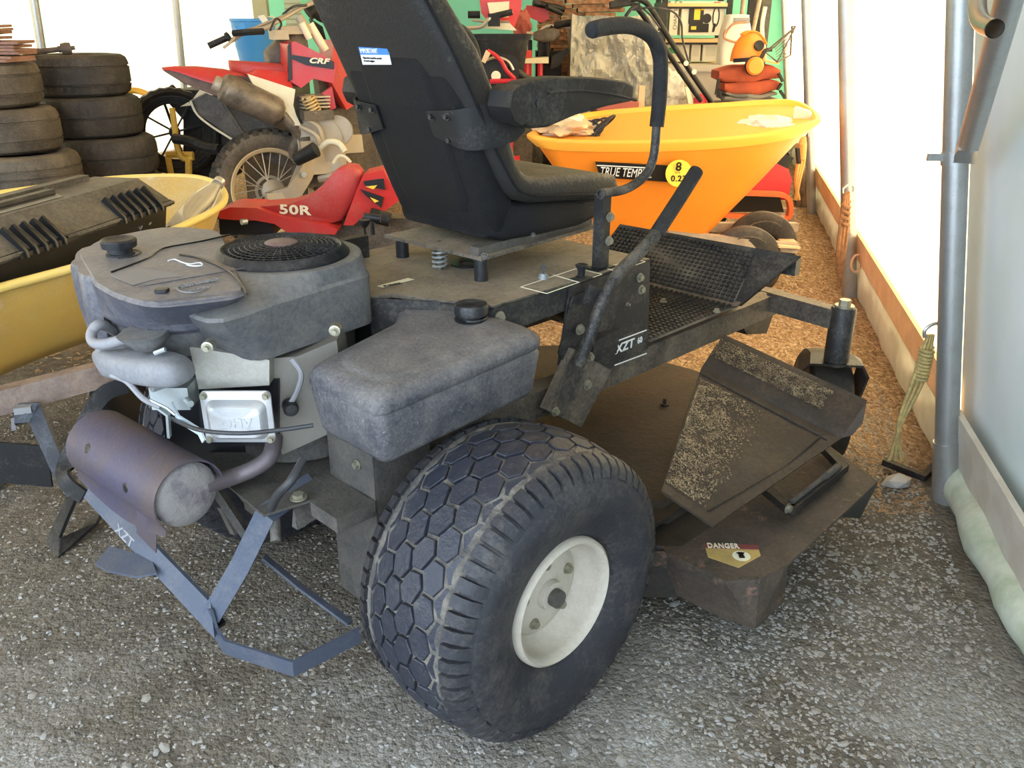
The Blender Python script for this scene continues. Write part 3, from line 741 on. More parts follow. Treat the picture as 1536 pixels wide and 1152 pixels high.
# warning sticker
lx_ = lambda px, py: lx(px, py, backx(1.375) - .0095)
lxz = lambda px, py, z: lx(px, py, backx(z) - .0105)
c0, c1, c2, c3 = lxz(538, 70, 1.398), lxz(581, 71, 1.398), lxz(587, 97, 1.358), lxz(544, 97, 1.358)
g = G(); g.prism([c3, c2, c1, c0], X * .0012); st = g.o('warning_sticker', m_white, sh)
mid1, mid0 = c1.lerp(c2, .44), c0.lerp(c3, .44)
g = G(); g.prism([mid0 - X * .001, mid1 - X * .001, c1 - X * .001, c0 - X * .001], X * .0012).o('sticker_band', m_blue, st)
ux = (c1 - c0).normalized(); uy = (c0 - c3); uy -= ux * uy.dot(ux)
text('lettering', 'IMPORTANT', .0155, mid0 + ux * .006 + uy.normalized() * .004 - X * .0018, ux, uy, m_white, st, sx=.78)
text('lettering', 'Operator must be seated\nto start engine.', .0068, mid0 + ux * .008 - uy.normalized() * .009 - X * .0012, ux, uy, m_panel, st)
# armrest brackets with bolts
def arm_bracket(sd):
    x0 = backx(1.235)
    yw = SY + sd * .212
    plan = [(x0 - .010, SY + sd * .095), (x0 - .010, SY + sd * .175), (x0 - .004, SY + sd * .196), (x0 + .014, yw), (x0 + .06, SY + sd * .232), (x0 + .12, SY + sd * .236), (x0 + .15, SY + sd * .236)]
    zt = [1.262, 1.268, 1.272, 1.277, 1.288, 1.305, 1.312]; zb = [1.205, 1.186, 1.183, 1.182, 1.186, 1.196, 1.215]
    lean = lambda z: (backx(z) - x0)
    rr = []
    pl0 = [V((x, y, 0)) for x, y in plan]
    for k, p in enumerate(pl0):
        t = (pl0[min(k + 1, len(plan) - 1)] - pl0[max(k - 1, 0)]).normalized(); nn_ = V((t.y, -t.x, 0)) * (.005 if sd < 0 else -.005)
        f = max(0, 1 - k / 4)
        a_, b_ = V((p.x + lean(zt[k]) * f, p.y, zt[k])), V((p.x + lean(zb[k]) * f, p.y, zb[k]))
        rr.append([a_, b_, b_ + nn_, a_ + nn_])
    o = G().loft(rr).bevel(.002, 1).o('arm_bracket', m_dk, mow, sharp=50)
    for yy, zz in ((.112, 1.250), (.165, 1.254), (.150, 1.200)): bolt(V((backx(zz) - .012, SY + sd * yy, zz)), -X, .006, o, m_cap)
    return o
arm_bracket(-1); arm_bracket(1)
def armrest(y, n, sd):
    poly = [(752, 150), (760, 131), (776, 121), (820, 114), (880, 115), (930, 121), (944, 128), (943, 144), (935, 151), (900, 158), (850, 172), (808, 190), (785, 192), (762, 183), (752, 168)]
    pts = [ly(px, py, .40) for px, py in poly]
    pts = [V((p.x, y, p.z)) for p in pts]
    c = sum(pts, V()) / len(pts)
    rings = []
    for dy, sc in ((-.030, .90), (-.026, .97), (-.018, 1.0), (.018, 1.0), (.026, .97), (.030, .90)):
        rings.append([c + (p - c) * sc + Y_ * dy + (Z * 0) for p in pts])
    a = G().loft(rings).o('armrest', m_dk, mow, sharp=50)
    hg = [ly(px, py, .40) for px, py in ((748, 160), (752, 136), (764, 126), (780, 128), (778, 178), (766, 186), (754, 178))]
    G().prism([V((p.x, y - .036, p.z)) for p in hg], Y_ * .072).bevel(.004, 2).o('armrest_hinge', m_dk, a)
    p = ly(793, 153, .40); G().lathe(V((p.x, y - sd * .0 + sd * .030, p.z)), Y_ * sd, [(.010, -.004), (.010, .003), (.006, .003), (.0, .001)], 16).o('pivot_cap', m_cap, a)
    rb = [ly(px, py, .40) for px, py in ((808, 139), (850, 135), (900, 140), (940, 149))]
    G().tube([V((p.x, y + sd * .029, p.z)) for p in rb], .004, 6, sm=4).o('armrest_rib', m_dk, a)
    return a
armrest(.40, 0, -1); armrest(.95, 0, 1)
# ---- lap bar, right
g = G(); pc = lambda px, py: ly(px, py, .33)
path = [pc(888, 45), pc(905, 41), pc(938, 38), pc(962, 44), pc(980, 58), pc(989, 80), pc(991, 105), pc(989, 150), pc(985, 190)]
lapbar = G().tube(path[:], .0125, 14, sm=5).o('lap_bar', m_black, mow)
path2 = [pc(985, 180), pc(983, 215), pc(979, 240), pc(970, 260), pc(954, 275), pc(934, 285), pc(903, 290)]
G().tube(path2, .0115, 14, sm=5).o('lap_bar_tube', m_black, lapbar)
G().tube(path, .0185, 16, sm=6).o('foam_grip', m_foam, lapbar)
c = pc(888, 45); G().lathe(c, (pc(905, 41) - c) * -1, [(.0185, -.002), (.016, .006), (.010, .010), (0, .011)], 16).o('grip_end', m_foam, lapbar)
c = pc(902, 291); G().lathe(c, (pc(934, 285) - c) * -1, [(.0125, 0), (.0125, .004), (.009, .004), (.009, -.02), (0, -.02)], 16).o('tube_end', m_black, lapbar)
# post
b = lz(900, 402, PZ); tpt = V((b.x, b.y, ly(900, 292, b.y).z))
g = G(); g.box((b + tpt) / 2 , (.032, .03, (tpt - b).length)).bevel(.003, 1); po = g.o('control_post', m_panel, mow)
for z in (.3, .62): bolt(V((b.x - .004, b.y - .015, tpt.z - (tpt.z - b.z) * z)) + X * .015, -Y_ , .009, po)
g = G(); g.box(b + Z * .002, (.07, .045, .004)).o('post_slot', m_oil, mow)
# left lap bar (mirrored; mostly behind the seat)
lb = copy_tree(lapbar, mow); lb.scale = (1, -1, 1); lb.location = (0, 2 * SY - .02, 0)
pl_ = copy_tree(po, mow); pl_.scale = (1, -1, 1); pl_.location = (0, 2 * SY - .02, 0)
# ---- deck lift lever
pc = lambda px, py, y=.30: ly(px, py, y)
grip = [pc(1044, 258), pc(1020, 296), pc(985, 350)]
low = [pc(988, 346), pc(960, 378), pc(935, 402), pc(915, 430), pc(900, 462), pc(886, 500), pc(868, 548, .31)]
lev = G().tube(low, .0165, 14, sm=5).o('lift_lever', m_black, mow)
G().tube(grip, .0195, 16).lathe(grip[0], grip[0] - grip[1], [(.0195, -.001), (.018, .006), (.012, .010), (0, .011)], 16).o('lever_grip', m_foam, lev)
br = G(); br.prism([pc(862, 524, .325), pc(917, 556, .325), pc(872, 641, .325), pc(820, 615, .325)], Y_ * .025).bevel(.003, 1); br = br.o('lever_bracket', m_rail, mow)
bolt(pc(832, 617, .324), -Y_, .009, br); bolt(pc(880, 577, .324), -Y_, .010, br); bolt(pc(884, 535, .324), -Y_, .009, br)
g = G(); g.prism([pc(860, 445, .345), pc(880, 437, .345), pc(930, 500, .345), pc(925, 530, .345), pc(850, 550, .345), pc(838, 530, .345)], Y_ * .005).bevel(.002, 1).o('lever_plate', m_panel, mow)
g = G(); g.bar([pc(877, 440, .335), pc(902, 452, .318)], .012, .05, Z).o('lever_link', m_panel, mow)
g = G(); g.bar([pc(886, 520, .335), pc(925, 500, .335)], .02, .03, Z).o('lever_link', m_panel, mow)
bolt(pc(869, 494, .34), -Y_, .010)
# ---- foot platform
FZ = .62
g = G(); g.box((1.00, .66, FZ - .015), (.56, .60, .008)).o('foot_floor', m_rail, mow)
def ribbed(p0, p1, p2, p3, nu, nv, h, name, parent):
    """mat of small raised blocks on quad p0..p3 (p0->p1 along u, p0->p3 along v)"""
    g = G(); nrm = (p1 - p0).cross(p3 - p0).normalized()
    q4 = lambda u, v: p0.lerp(p1, u).lerp(p3.lerp(p2, u), v)
    for i in range(nu):
        for j in range(nv):
            u0, u1, v0, v1 = (i + .14) / nu, (i + .86) / nu, (j + .14) / nv, (j + .86) / nv
            a = [q4(u0, v0), q4(u1, v0), q4(u1, v1), q4(u0, v1)]; c = sum(a, V()) / 4
            b = [c + (x - c) * .75 + nrm * h for x in a]
            g.faces(a + b, [(4, 5, 6, 7), (0, 1, 5, 4), (1, 2, 6, 5), (2, 3, 7, 6), (3, 0, 4, 7)])
    return g.o(name, m_stud, parent, kind='stuff', flat=True)
fm = G(); A, B, Cc, D = V((.76, .345, FZ - .011)), V((1.20, .345, FZ - .011)), V((1.20, .95, FZ - .011)), V((.76, .95, FZ - .011))
fm.prism([A, B, Cc, D], Z * .006); fmo = fm.o('foot_mat', m_matbase, mow)
up3 = Z * .006
ribbed(A + up3, B + up3, Cc + up3, D + up3, 22, 30, .007, 'mat_studs', fmo)
# tilted foot rest
fr_ = G(); a, b = V((1.205, .30, FZ)), V((1.205, .99, FZ)); c, d = lz(930, 336, .785), lz(1200, 384, .785)
r0, r1 = V((1.205, .33, FZ)), V((1.205, .96, FZ))
nn = ((d - r0).cross(c - r0)).normalized()
fr_.prism([r0, d, c, r1], nn * .012 if nn.z < 0 else -nn * .012).bevel(.003, 1); fro = fr_.o('foot_rest', m_panel, mow)
nz = nn if nn.z > 0 else -nn
m0, m3 = r0.lerp(d, .02).lerp(r1, .10), r1.lerp(c, .02)
m1, m2 = lz(1143, 377, .772), c.lerp(d, .03) - (c - r1) * .06
g = G(); tt = [r0.lerp(r1, .03) + nz * .001, lz(1138, 379, .768) + nz * .003, (c + d) / 2 * 0 + c.lerp(d, .02) - (c - r1) * .07 + nz * .003, r1.lerp(r0, .02) + nz * .001]
g.prism(tt, nz * .005); gm = g.o('rest_mat', m_matbase, fro)
tt = [x + nz * .012 for x in tt]
ribbed(tt[0], tt[1], tt[2], tt[3], 13, 32, .005, 'mat_studs', gm)
g = G(); w = .02; g.prism([V((1.185, .33, FZ - .004)), V((1.222, .33, FZ + .010)), V((1.222, .96, FZ + .010)), V((1.185, .96, FZ - .004))], Z * .004).o('fold_strip', m_rail, fro)
for px, py in ((995, 453), (1090, 449), (1075, 468)): bolt(lz(px, py, FZ), Z, .008)
g = G(); e0 = lz(1198, 392, .76); g.box(e0 + V((.0, .03, -.02)), (.03, .06, .05)).o('rest_bracket', m_panel, fro)
# ---- front caster, right
ax0 = lx(1178, 462, 1.50); 
hubc = ly(1265, 470, .115)
ah = .062
arm_a = V((1.50, .36, .560)); arm_b = V((hubc.x - .005, .14, .560))
g = G(); g.box((arm_a + arm_b) / 2, ((arm_b - arm_a).length + .05, .05, .065), ((arm_b - arm_a).normalized(), Z.cross((arm_b - arm_a).normalized()), Z)).bevel(.005, 2).o('caster_arm', m_rail, mow)
g = G(); g.box((1.53, .65, .555), (.055, .58, .06)).bevel(.005, 2).o('front_beam', m_rail, mow)
hz = ly(1265, 455, .115).z; hb = ly(1262, 540, .115).z
hc = V((hubc.x, .115, 0))
g = G(); g.lathe(hc, Z, [(0, hz - .015), (.036, hz - .015), (.040, hz - .022), (.040, hb + .012), (.036, hb + .008), (0, hb + .008)], 28); ca = g.o('caster_hub', m_panel, mow)
G().cyl(hc + Z * (hz - .016), hc + Z * (hz - .008), .030).cyl(hc + Z * (hz - .008), hc + Z * (hz + .010), .019, n=6).o('hub_bolt', m_bolt, ca)
# fork: yaw so that the wheel rolls a little left of the line of sight
yaw = R(38); fx = V((math.cos(yaw), math.sin(yaw), 0)); fy = V((-fx.y, fx.x, 0))   # fx rolling direction, fy axle
fw_ = .105
off = fx * .06
fp = [hc + off * 2 - fy * fw_ + Z * (hb - .20), hc + off * .7 - fy * fw_ + Z * (hb - .03), hc + off * .4 - fy * (fw_ - .03) + Z * (hb + .003), hc + off * .4 + fy * (fw_ - .03) + Z * (hb + .003), hc + off * .7 + fy * fw_ + Z * (hb - .03), hc + off * 2 + fy * fw_ + Z * (hb - .20)]
g = G(); g.sweep(fp, [(-.004, -.045), (.004, -.045), (.004, .045), (-.004, .045)], up=fx); g.bevel(.002, 1).o('caster_fork', m_panel, ca)
wc = hc + off * 2 + Z * (hb - .205)
wr = max(wc.z, .12)
g = G(); g.lathe(wc, fy, [(.07, -.058), (.10, -.066), (wr - .02, -.070), (wr - .004, -.058), (wr, -.03), (wr, .03), (wr - .004, .058), (wr - .02, .070), (.10, .066), (.07, .058)], 40, True); cw = g.o('caster_wheel', m_deckdark, ca)
G().lathe(wc, fy, [(0, -.062), (.03, -.066), (.06, -.055), (.075, -.062), (.075, .062), (.06, .055), (.03, .066), (0, .062)], 28).o('caster_rim', mat('rusty_rim', (.22, .10, .06), .7, d=(.12, .08, .05), da=.2), cw)
G().cyl(wc - fy * (fw_ + .012), wc + fy * (fw_ + .012), .010, n=12).hexbolt(wc - fy * (fw_ + .004), -fy, .014).hexbolt(wc + fy * (fw_ + .004), fy, .014).o('caster_axle', m_bolt, ca)
G().cyl(hc + Z * (hb - .005), hc + Z * (hb + .02), .030).o('fork_collar', m_panel, ca)
# small bracket hanging under the rail end
g = G(); g.prism([ly(1115, 490, .40), ly(1160, 472, .40), ly(1150, 500, .40), ly(1120, 502, .40)], Y_ * .05).o('rail_bracket', m_panel, mow)
# ---- cutting deck
DZ = .225
dk = G()
def ring(z, pts): return [V((x, y, z)) for x, y in pts]
outer = [(.36, .10), (.46, -.01), (1.18, -.01), (1.34, .14), (1.47, .40), (1.50, .66), (1.47, .92), (1.34, 1.20), (1.18, 1.34), (.46, 1.34), (.36, 1.22), (.30, .95), (.42, .66), (.30, .38)]
cx, cy = .9, .66
def sc(pts, k): return [(cx + (x - cx) * k, cy + (y - cy) * k) for x, y in pts]
dk.loft([ring(.075, outer), ring(DZ - .02, outer), ring(DZ, sc(outer, .985)), ring(DZ + .004, sc(outer, .86)), ring(DZ + .045, sc(outer, .80)), ring(DZ + .05, sc(outer, .5))])
deck = dk.o('cutting_deck', m_deckdark, mow, sharp=30)
# right hand discharge lip: flat plate with a turned-down tail and an open side
c_e0, c_e1, c_f = lz(1182, 846, DZ), lz(1317, 722, DZ), lz(1205, 640, DZ)
T0, T1, T2 = lz(1000, 828, DZ), lz(1088, 872, DZ), lz(1140, 874, DZ - .012)
g = G(); top = [lz(975, 800, DZ), T0, T1, lz(1142, 866, DZ), c_e0, c_e1, c_f, V((1.2, .2, DZ)), V((.45, .2, DZ))]
g.prism(top, -Z * .007); g.bevel(.003, 1); lip = g.o('discharge_plate', m_deck, deck, sharp=30)
R0, R1, R2 = lz(1000, 884, .085), lz(1133, 944, .085), lz(1176, 903, .085)
Rm = V((T1.x - .012, T1.y + .004, .085)).lerp((R0 + R1) / 2, .8); Rm.z = .085
dn = Z * .004
g = G(); cor = lz(1142, 866, DZ)
g.faces([T0 - dn, T1 - dn, T2, R1, R0, V((T0.x - .1, T0.y + .1, DZ)), V((R0.x - .08, R0.y + .10, .085)), Rm], [(0, 1, 7, 4), (1, 2, 3, 7), (0, 4, 6, 5)])
g.faces([T2, cor - dn, c_e0 - dn, R2, R1], [(0, 1, 2, 3, 4)]); g.faces([T1 - dn, cor - dn, T2], [(0, 1, 2)])
o = g.o('tail_skirt', m_deck, deck, flat=True)
md = o.modifiers.new('thick', 'SOLIDIFY'); md.thickness = .006
# dark turned-under end at the front of the discharge plate
g = G(); k0, k1, k2 = c_e1 - Z * .006, lz(1254, 772, DZ) - Z * .006, lz(1290, 778, .155)
g.prism([k0, k1, k2], V((.0, .012, 0))).o('plate_gusset', m_oil, deck)
# hazard label on the tail corner: red and yellow with hand pictogram
hl = [lz(1058, 822, DZ), lz(1117, 818, DZ), lz(1123, 833, DZ), lz(1098, 846, DZ), lz(1063, 832, DZ)]
hl = [lz(1056, 816, DZ), lz(1136, 818, DZ), lz(1141, 834, DZ), lz(1108, 852, DZ), lz(1062, 836, DZ)]
for p in hl: p.z = DZ
g = G(); g.prism(hl, Z * .0012); hzd = g.o('hazard_label', mat('faded_yellow_label', (.50, .34, .10), .6, d=(.2, .15, .1), da=.1, ds=20), deck)
g = G(); tb = [hl[0], hl[1], hl[1].lerp(hl[2], .45), hl[0].lerp(hl[4], .35)]
g.prism([p + Z * .0012 for p in tb], Z * .0008).o('label_band', mat('faded_red_label', (.20, .045, .04), .6), hzd)
dx = (hl[1] - hl[0]).normalized()
text('lettering', 'DANGER', .030, hl[0].lerp(hl[4], .33) + dx * .006 + Z * .0024, dx, Z.cross(dx), m_cream, hzd, sx=.62, bold=.0006)
c = (hl[2] + hl[4] + hl[3] + hl[1]) / 4 + Z * .0016
g = G(); g.lathe(c, Z, [(0, 0), (.022, 0), (.022, .0006), (0, .0006)], 24).o('pictogram_disc', m_cream, hzd)
g = G(); dy = Z.cross(dx)
for i, ang in enumerate((-35, -12, 10, 32)):
    v = dx * math.sin(R(ang)) + dy * math.cos(R(ang)); g.bar([c + Z * .0016, c + v * .016 + Z * .0016], .0045, .0008, Z)
g.box(c - dy * .004 + Z * .0016, (.014, .012, .0008), (dx, dy, Z)).o('hand_pictogram', m_oil, hzd)
for px, py in ((1142, 872),): G().cyl(lz(px, py, .19), lz(px, py, .19) + V((-.012, -.006, 0)), .004, n=8).o('hole', m_oil, deck)
# spindle bolt, side bracket and belt cover on the deck top
c = lz(997, 606, .28); g = G(); g.lathe(c - Z * .012, Z, [(.035, -.01), (.03, .0), (.014, .002)], 20).hexbolt(c - Z * .010, Z, .014).cyl(c, c + Z * .02, .006, n=8).o('spindle_bolt', m_deckdark, deck)
bolt(lz(1000, 692, .23) , -X, .008, deck, m_deckdark); 
g = G(); g.box((.62, .23, .252), (.34, .30, .012)).box((.455, .23, .225), (.008, .30, .06)).bevel(.003, 1).o('belt_cover', m_deckdark, deck)
# deck lip hinge bracket with rod
la, lb_, lc, ld = lz(1105, 745, .245), lz(1186, 772, .245), lz(1272, 702, .245), lz(1215, 655, .245)
hb_ = G()
def strip(a, b, w=.028, h=.022): hb_.bar([a, b], w, h, Z)
strip(lz(1150, 735, .25), lz(1186, 765, .25)); strip(lz(1184, 765, .25), lz(1266, 700, .25)); strip(lz(1266, 702, .25), lz(1236, 672, .25))
hbo = hb_.bevel(.003, 1).o('hinge_bracket', m_deckdark, deck)
g = G(); g.cyl(lz(1188, 752, .268), lz(1256, 700, .268), .008, n=12).cyl(lz(1238, 714, .268), lz(1258, 699, .268), .011, n=12).o('hinge_rod', m_under, hbo)
bolt(lz(1181, 762, .262), -Y_, .010, hbo)
# folded-up discharge chute
A, B, Cc, D = lz(992, 736, .42), lz(1070, 789, .365), lz(1262, 657, .37), lz(1052, 552, .49)
E, Fp = lz(1085, 503, .55), lz(1300, 602, .44)
th = V((.0, .0, -.006))
nrm = (B - A).cross(D - A).normalized(); nrm = nrm if nrm.z > 0 else -nrm
g = G(); g.prism([A, B, Cc, D], -nrm * .006)
g.bevel(.002, 1); ch = g.o('discharge_chute', m_chute, mow, sharp=30)
n2 = (E - D).cross(Cc - D).normalized()
D2 = D.lerp(E, -.04); 
rn = []
for t in [0, .25, .5, .75, 1]:
    p = D.lerp(Cc, t); e = E.lerp(Fp, t)
    rn.append([p, p.lerp(e, .12) + nrm * .006, p.lerp(e, .5) + nrm * .012, p.lerp(e, .85) + nrm * .004, e, e - n2 * .005, p.lerp(e, .5) + nrm * .006 - n2 * .005, p - nrm * .006])
g = G(); g.loft(rn).o('chute_flange', m_chute, ch, sharp=50)
g = G(); rr = [Cc, Cc.lerp(Fp, .3), Cc.lerp(Fp, .6), Fp]; dn = V((.05, -.01, -.10))
g.prism([Fp, Cc, Cc.lerp(Fp, .4) + V((.02, 0, -.045)), Fp + V((.0, .0, -.07))], V((.005, .004, 0))).o('chute_end', m_rust, ch)
# bead along the hem of the chute
g = G(); g.tube([A.lerp(B, .85) + nrm * .001 + (D - A) * .06, B.lerp(Cc, .5) + (D - A) * .08 + nrm * .001, Cc + (A - B) * .28 + (B - Cc) * .05 + nrm * .001], .003, 6).tube([D.lerp(A, .05) + nrm * .001, Cc.lerp(D, .09) + (A - D) * .07 + nrm * .001], .004, 6).o('chute_bead', m_chute, ch)
# grass clippings stuck to the chute
rs = random.Random(9); vs = []; fs = []
def clip(p, nn, s):
    a = rs.uniform(0, 6.28); u = nn.orthogonal().normalized(); w = nn.cross(u); d = (u * math.cos(a) + w * math.sin(a)); e = nn.cross(d)
    k = len(vs); lft = nn * rs.uniform(.0008, .0035)
    for i, j in ((-1, -1), (1, -1), (1, 1), (-1, 1)): vs.append(tuple(p + d * s * i + e * s * .28 * j + lft + nn * rs.uniform(0, .0015)))
    fs.append((k, k + 1, k + 2, k + 3))
for _ in range(11000):
    u, v = rs.random(), rs.random()
    # thick toward the inboard edge, thinning outward
    t = rs.random() ** 1.9
    p = A.lerp(D, .06 + .84 * v).lerp(B.lerp(Cc, .06 + .84 * v), .02 + t * .72)
    dens = max(0, 1 - abs((t - .22) - .25 * (1 - v)) * 2.0) * (.75 + 1.1 * MN.noise(p * 22))
    if rs.random() < dens: clip(p, nrm, rs.uniform(.0014, .0036))
for _ in range(4200):
    u = rs.random() ** .8 * .8; v = .28 + .5 * rs.random()
    p = D.lerp(Cc, u).lerp(E.lerp(Fp, u), v) + nrm * .012
    if rs.random() < .75 + MN.noise(p * 40): clip(p, nrm, rs.uniform(.0013, .0032))
me = bpy.data.meshes.new('dried_grass'); me.from_pydata(vs, [], fs); me.materials.append(m_dryg)
o = bpy.data.objects.new('dried_grass', me); COL.objects.link(o); o.parent = ch; o['kind'] = 'stuff'
# ---- fuel tank, right, with draft and rounded edges
tb = [ly(577, 600, .22), ly(815, 507, .22)]
xr, xfz = -.275, .185
zt0, zt1 = .80, .825
def tank_ring(z, ins, k=1.0):
    ins2 = ins
    pts = [(xr + ins, .225 + ins * .8), (xfz - ins, .225 + ins * .8), (xfz - ins, .62 - ins), (.06 - ins * 0, .62 - ins), (.02, .535 - ins), (xr + ins, .475 - ins)]
    return pts
def rounded(pts, r, z, n=4):
    out = []; m = len(pts)
    for i in range(m):
        p0, p, p1 = V((*pts[i - 1], 0)), V((*pts[i], 0)), V((*pts[(i + 1) % m], 0))
        a = (p0 - p).normalized(); b = (p1 - p).normalized(); rr = min(r, (p0 - p).length * .4, (p1 - p).length * .4)
        for j in range(n):
            t = j / (n - 1); q1 = p + a * rr * (1 - t) ** 1; q2 = p + b * rr * t
            pt = (p + a * rr) * (1 - t) ** 2 + p * 2 * t * (1 - t) + (p + b * rr) * t * t
            out.append(V((pt.x, pt.y, z)))
    return out
def tilt(rg): return [V((p.x, p.y, p.z + (p.x - xr) * .055)) for p in rg]
rings = [tilt(rounded(tank_ring(z, ins), r, z)) for z, ins, r in ((.640, .026, .02), (.644, .018, .022), (.655, .012, .024), (.742, .001, .026), (.752, .004, .035), (.757, -.003, .035), (.772, -.003, .035), (.786, .004, .04), (.795, .016, .045), (.799, .032, .05), (.7985, .040, .05), (.803, .046, .05), (.804, .06, .05))]
tank = G().loft(rings).o('fuel_tank', m_tank, mow, sharp=50)
c = lz(707, 478, .825)
cap = G().lathe(c, Z, [(.036, -.012), (.040, .0), (.028, .002), (.028, .010), (.037, .012), (.0385, .030), (.036, .036), (.030, .038), (.022, .036), (0, .036)], 36, rf=lambda r, h, i: r * (1 + (.035 if (i // 2) % 2 and .009 < h < .034 else 0))).o('fuel_cap', m_cap, tank)
g = G(); g.tube([c + V((.035 * math.cos(a), .035 * math.sin(a), .004)) for a in [R(x) for x in range(-150, 80, 20)]], .004, 6).o('cap_tether', m_cap, tank)
# left tank
lt = copy_tree(tank, mow); lt.scale = (1, -1, 1); lt.location = (0, 2 * .66, 0)
#ENGINE
# ---- engine
EC = V((-.150, .735, 0))                       # fan axis
eng = G().cyl(EC + Z * .50, EC + Z * .80, .15, n=28).box(EC + V((.02, .03, .55)), (.26, .26, .10)).bevel(.01, 2).o('engine', m_under, mow)
def radial(poly, c, n=48):
    """sample polygon radially about c (x,y)"""
    out = []
    P = [(p[0] - c[0], p[1] - c[1]) for p in poly]
    for i in range(n):
        a = 2 * math.pi * i / n; d = (math.cos(a), math.sin(a)); best = .05
        for k in range(len(P)):
            (x1, y1), (x2, y2) = P[k - 1], P[k]
            ex, ey = x2 - x1, y2 - y1; den = d[0] * ey - d[1] * ex
            if abs(den) < 1e-9: continue
            t = (x1 * ey - y1 * ex) / den; s = (x1 * d[1] - y1 * d[0]) / den
            if t > 0 and -1e-6 <= s <= 1 + 1e-6: best = max(best, t)
        out.append(best)
    return out
def sm_r(r, k=1):
    for _ in range(k): r = [(r[i - 1] + 2 * r[i] + r[(i + 1) % len(r)]) / 4 for i in range(len(r))]
    return r
def rring(c, r, z): 
    n = len(r); return [V((c[0] + r[i] * math.cos(2 * math.pi * i / n), c[1] + r[i] * math.sin(2 * math.pi * i / n), z(i) if callable(z) else z)) for i in range(n)]
ec = (EC.x, EC.y)
xy = lambda p: (p.x, p.y)
# blower shroud (right, grey): sides with bolts, sloped shoulder, round top
tp = [xy(lz(322, 492, .915)), xy(lz(408, 456, .92)), xy(lz(556, 408, .925)), (.02, .66), (.03, .80), (-.02, .93), (-.15, .97), (-.36, .95), (-.46, .80)]
bt = [xy(lz(272, 512, .80)), xy(lz(388, 545, .795)), xy(lz(560, 482, .80)), (.02, .66), (.03, .80), (-.02, .93), (-.15, .97), (-.36, .95), (-.46, .80)]
rt, rb = sm_r(radial(tp, ec, 72)), sm_r(radial(bt, ec, 72))
dome = [max(.178, .0) for _ in rt]
bl = [(t + d) / 2 for t, d in zip(rt, dome)]
blo = G().loft([rring(ec, rb, .797), rring(ec, [(a + b) / 2 for a, b in zip(rb, rt)], .86), rring(ec, rt, .916), rring(ec, [t - .005 for t in rt], .923), rring(ec, [t * .45 + d * .55 for t, d in zip(rt, dome)], .943), rring(ec, dome, .957), rring(ec, [.170] * 72, .960), rring(ec, [.160] * 72, .958)]).o('blower_shroud', m_shroud, eng, sharp=32)
# recessed groove ring and fan screen
sc_ = (lz(425, 378, .965)); sc_ = V((EC.x, EC.y, .958))
fs = G().lathe(sc_, Z, [(.152, -.002), (.152, .004), (.146, .008), (.142, .016), (.134, .020), (.130, .016), (.130, .0)], 56)
def screen_z(r): return .028 - .75 * r * r
for k in range(9):
    r = .034 + k * .0117; fs.tube([sc_ + V((r * math.cos(a), r * math.sin(a), screen_z(r))) for a in [2 * math.pi * i / 40 for i in range(40)]], .0016, 4, closed=True)
for i in range(44):
    a = 2 * math.pi * i / 44; fs.bar([sc_ + V((r * math.cos(a), r * math.sin(a), screen_z(r) - .002)) for r in (.03, .065, .10, .133)], .0022, .006, Z)
fs.o('fan_screen', m_cap, eng)
G().lathe(sc_, Z, [(.0, .0), (.131, .0), (.131, .002), (0, .003)], 40).o('fan_recess', m_oil, eng)
G().lathe(sc_, Z, [(.036, .018), (.037, .029), (.032, .0315), (0, .032)], 32).o('screen_hub', mat('red_brown_hub', (.15, .07, .06), .6, d=(.22, .2, .18), da=.35, ds=20), eng)
# air-filter cover: long hood at the left/rear, with a seam against the shroud
ztop = .962
t_ = [xy(lz(*p, ztop)) for p in ((116, 380), (150, 357), (250, 338), (330, 344), (352, 395), (371, 441), (290, 452), (225, 458), (172, 442), (141, 424))]
l_ = [xy(lz(*p, .885)) for p in ((113, 405), (150, 372), (250, 352), (330, 358), (352, 420), (376, 462), (300, 487), (218, 492), (168, 476), (141, 462))]
cc = (sum(p[0] for p in t_) / len(t_), sum(p[1] for p in t_) / len(t_))
r1, r2 = radial(t_, cc, 72), radial(l_, cc, 72)
r1 = sm_r(r1, 1); r2 = sm_r(r2, 1)
r3 = [x * .965 for x in r2]
cov = G().loft([rring(cc, [x * .86 for x in r2], .858), rring(cc, r3, .872), rring(cc, r2, .888), rring(cc, [a * .55 + b * .45 for a, b in zip(r1, r2)], .925), rring(cc, r1, .955), rring(cc, [x * .965 for x in r1], .963), rring(cc, [x * .6 for x in r1], .966)]).o('air_filter_cover', m_cover, eng, sharp=30)
G().loft([rring(cc, [x * .72 for x in r2], .80), rring(cc, [x * .86 for x in r2], .862)]).o('air_box', m_shroud, eng)
zc = .9665
def on(px, py, z=zc): return lz(px, py, z)
# embossed plate lines, latch button, logo
g = G()
for a, b in (((208, 430), (367, 402)), ((232, 452), (362, 436)), ((240, 459), (366, 443))): g.bar([on(*a, zc + .0005), on(*b, zc + .0005)], .0022, .0016, Z)
g.o('embossed_lines', m_cover, cov)
g = G(); g.tube([on(270, 382, zc + .001), on(300, 388, zc + .001), on(340, 404, zc + .001), on(361, 424, zc + .001), on(371, 441, zc)], .0028, 6, sm=4).o('cover_seam', m_oil, cov)
g = G(); g.tube([on(167, 408, zc + .001), on(195, 398, zc + .001), on(225, 385, zc + .001), on(246, 372, zc + .001), on(300, 362, zc + .001), on(345, 352, zc + .0)], .0022, 6, sm=4).o('cover_seam', m_oil, cov)
lt_ = G(); c = on(243, 436, zc + .002); lt_.loft([rrect(c + Z * z, LU * .97 + Z * 0, Z.cross(LU), .013 - i, .010 - i, .004) for z, i in ((-.002, 0), (.003, 0), (.004, .001))]).o('cover_latch', m_cap, cov)
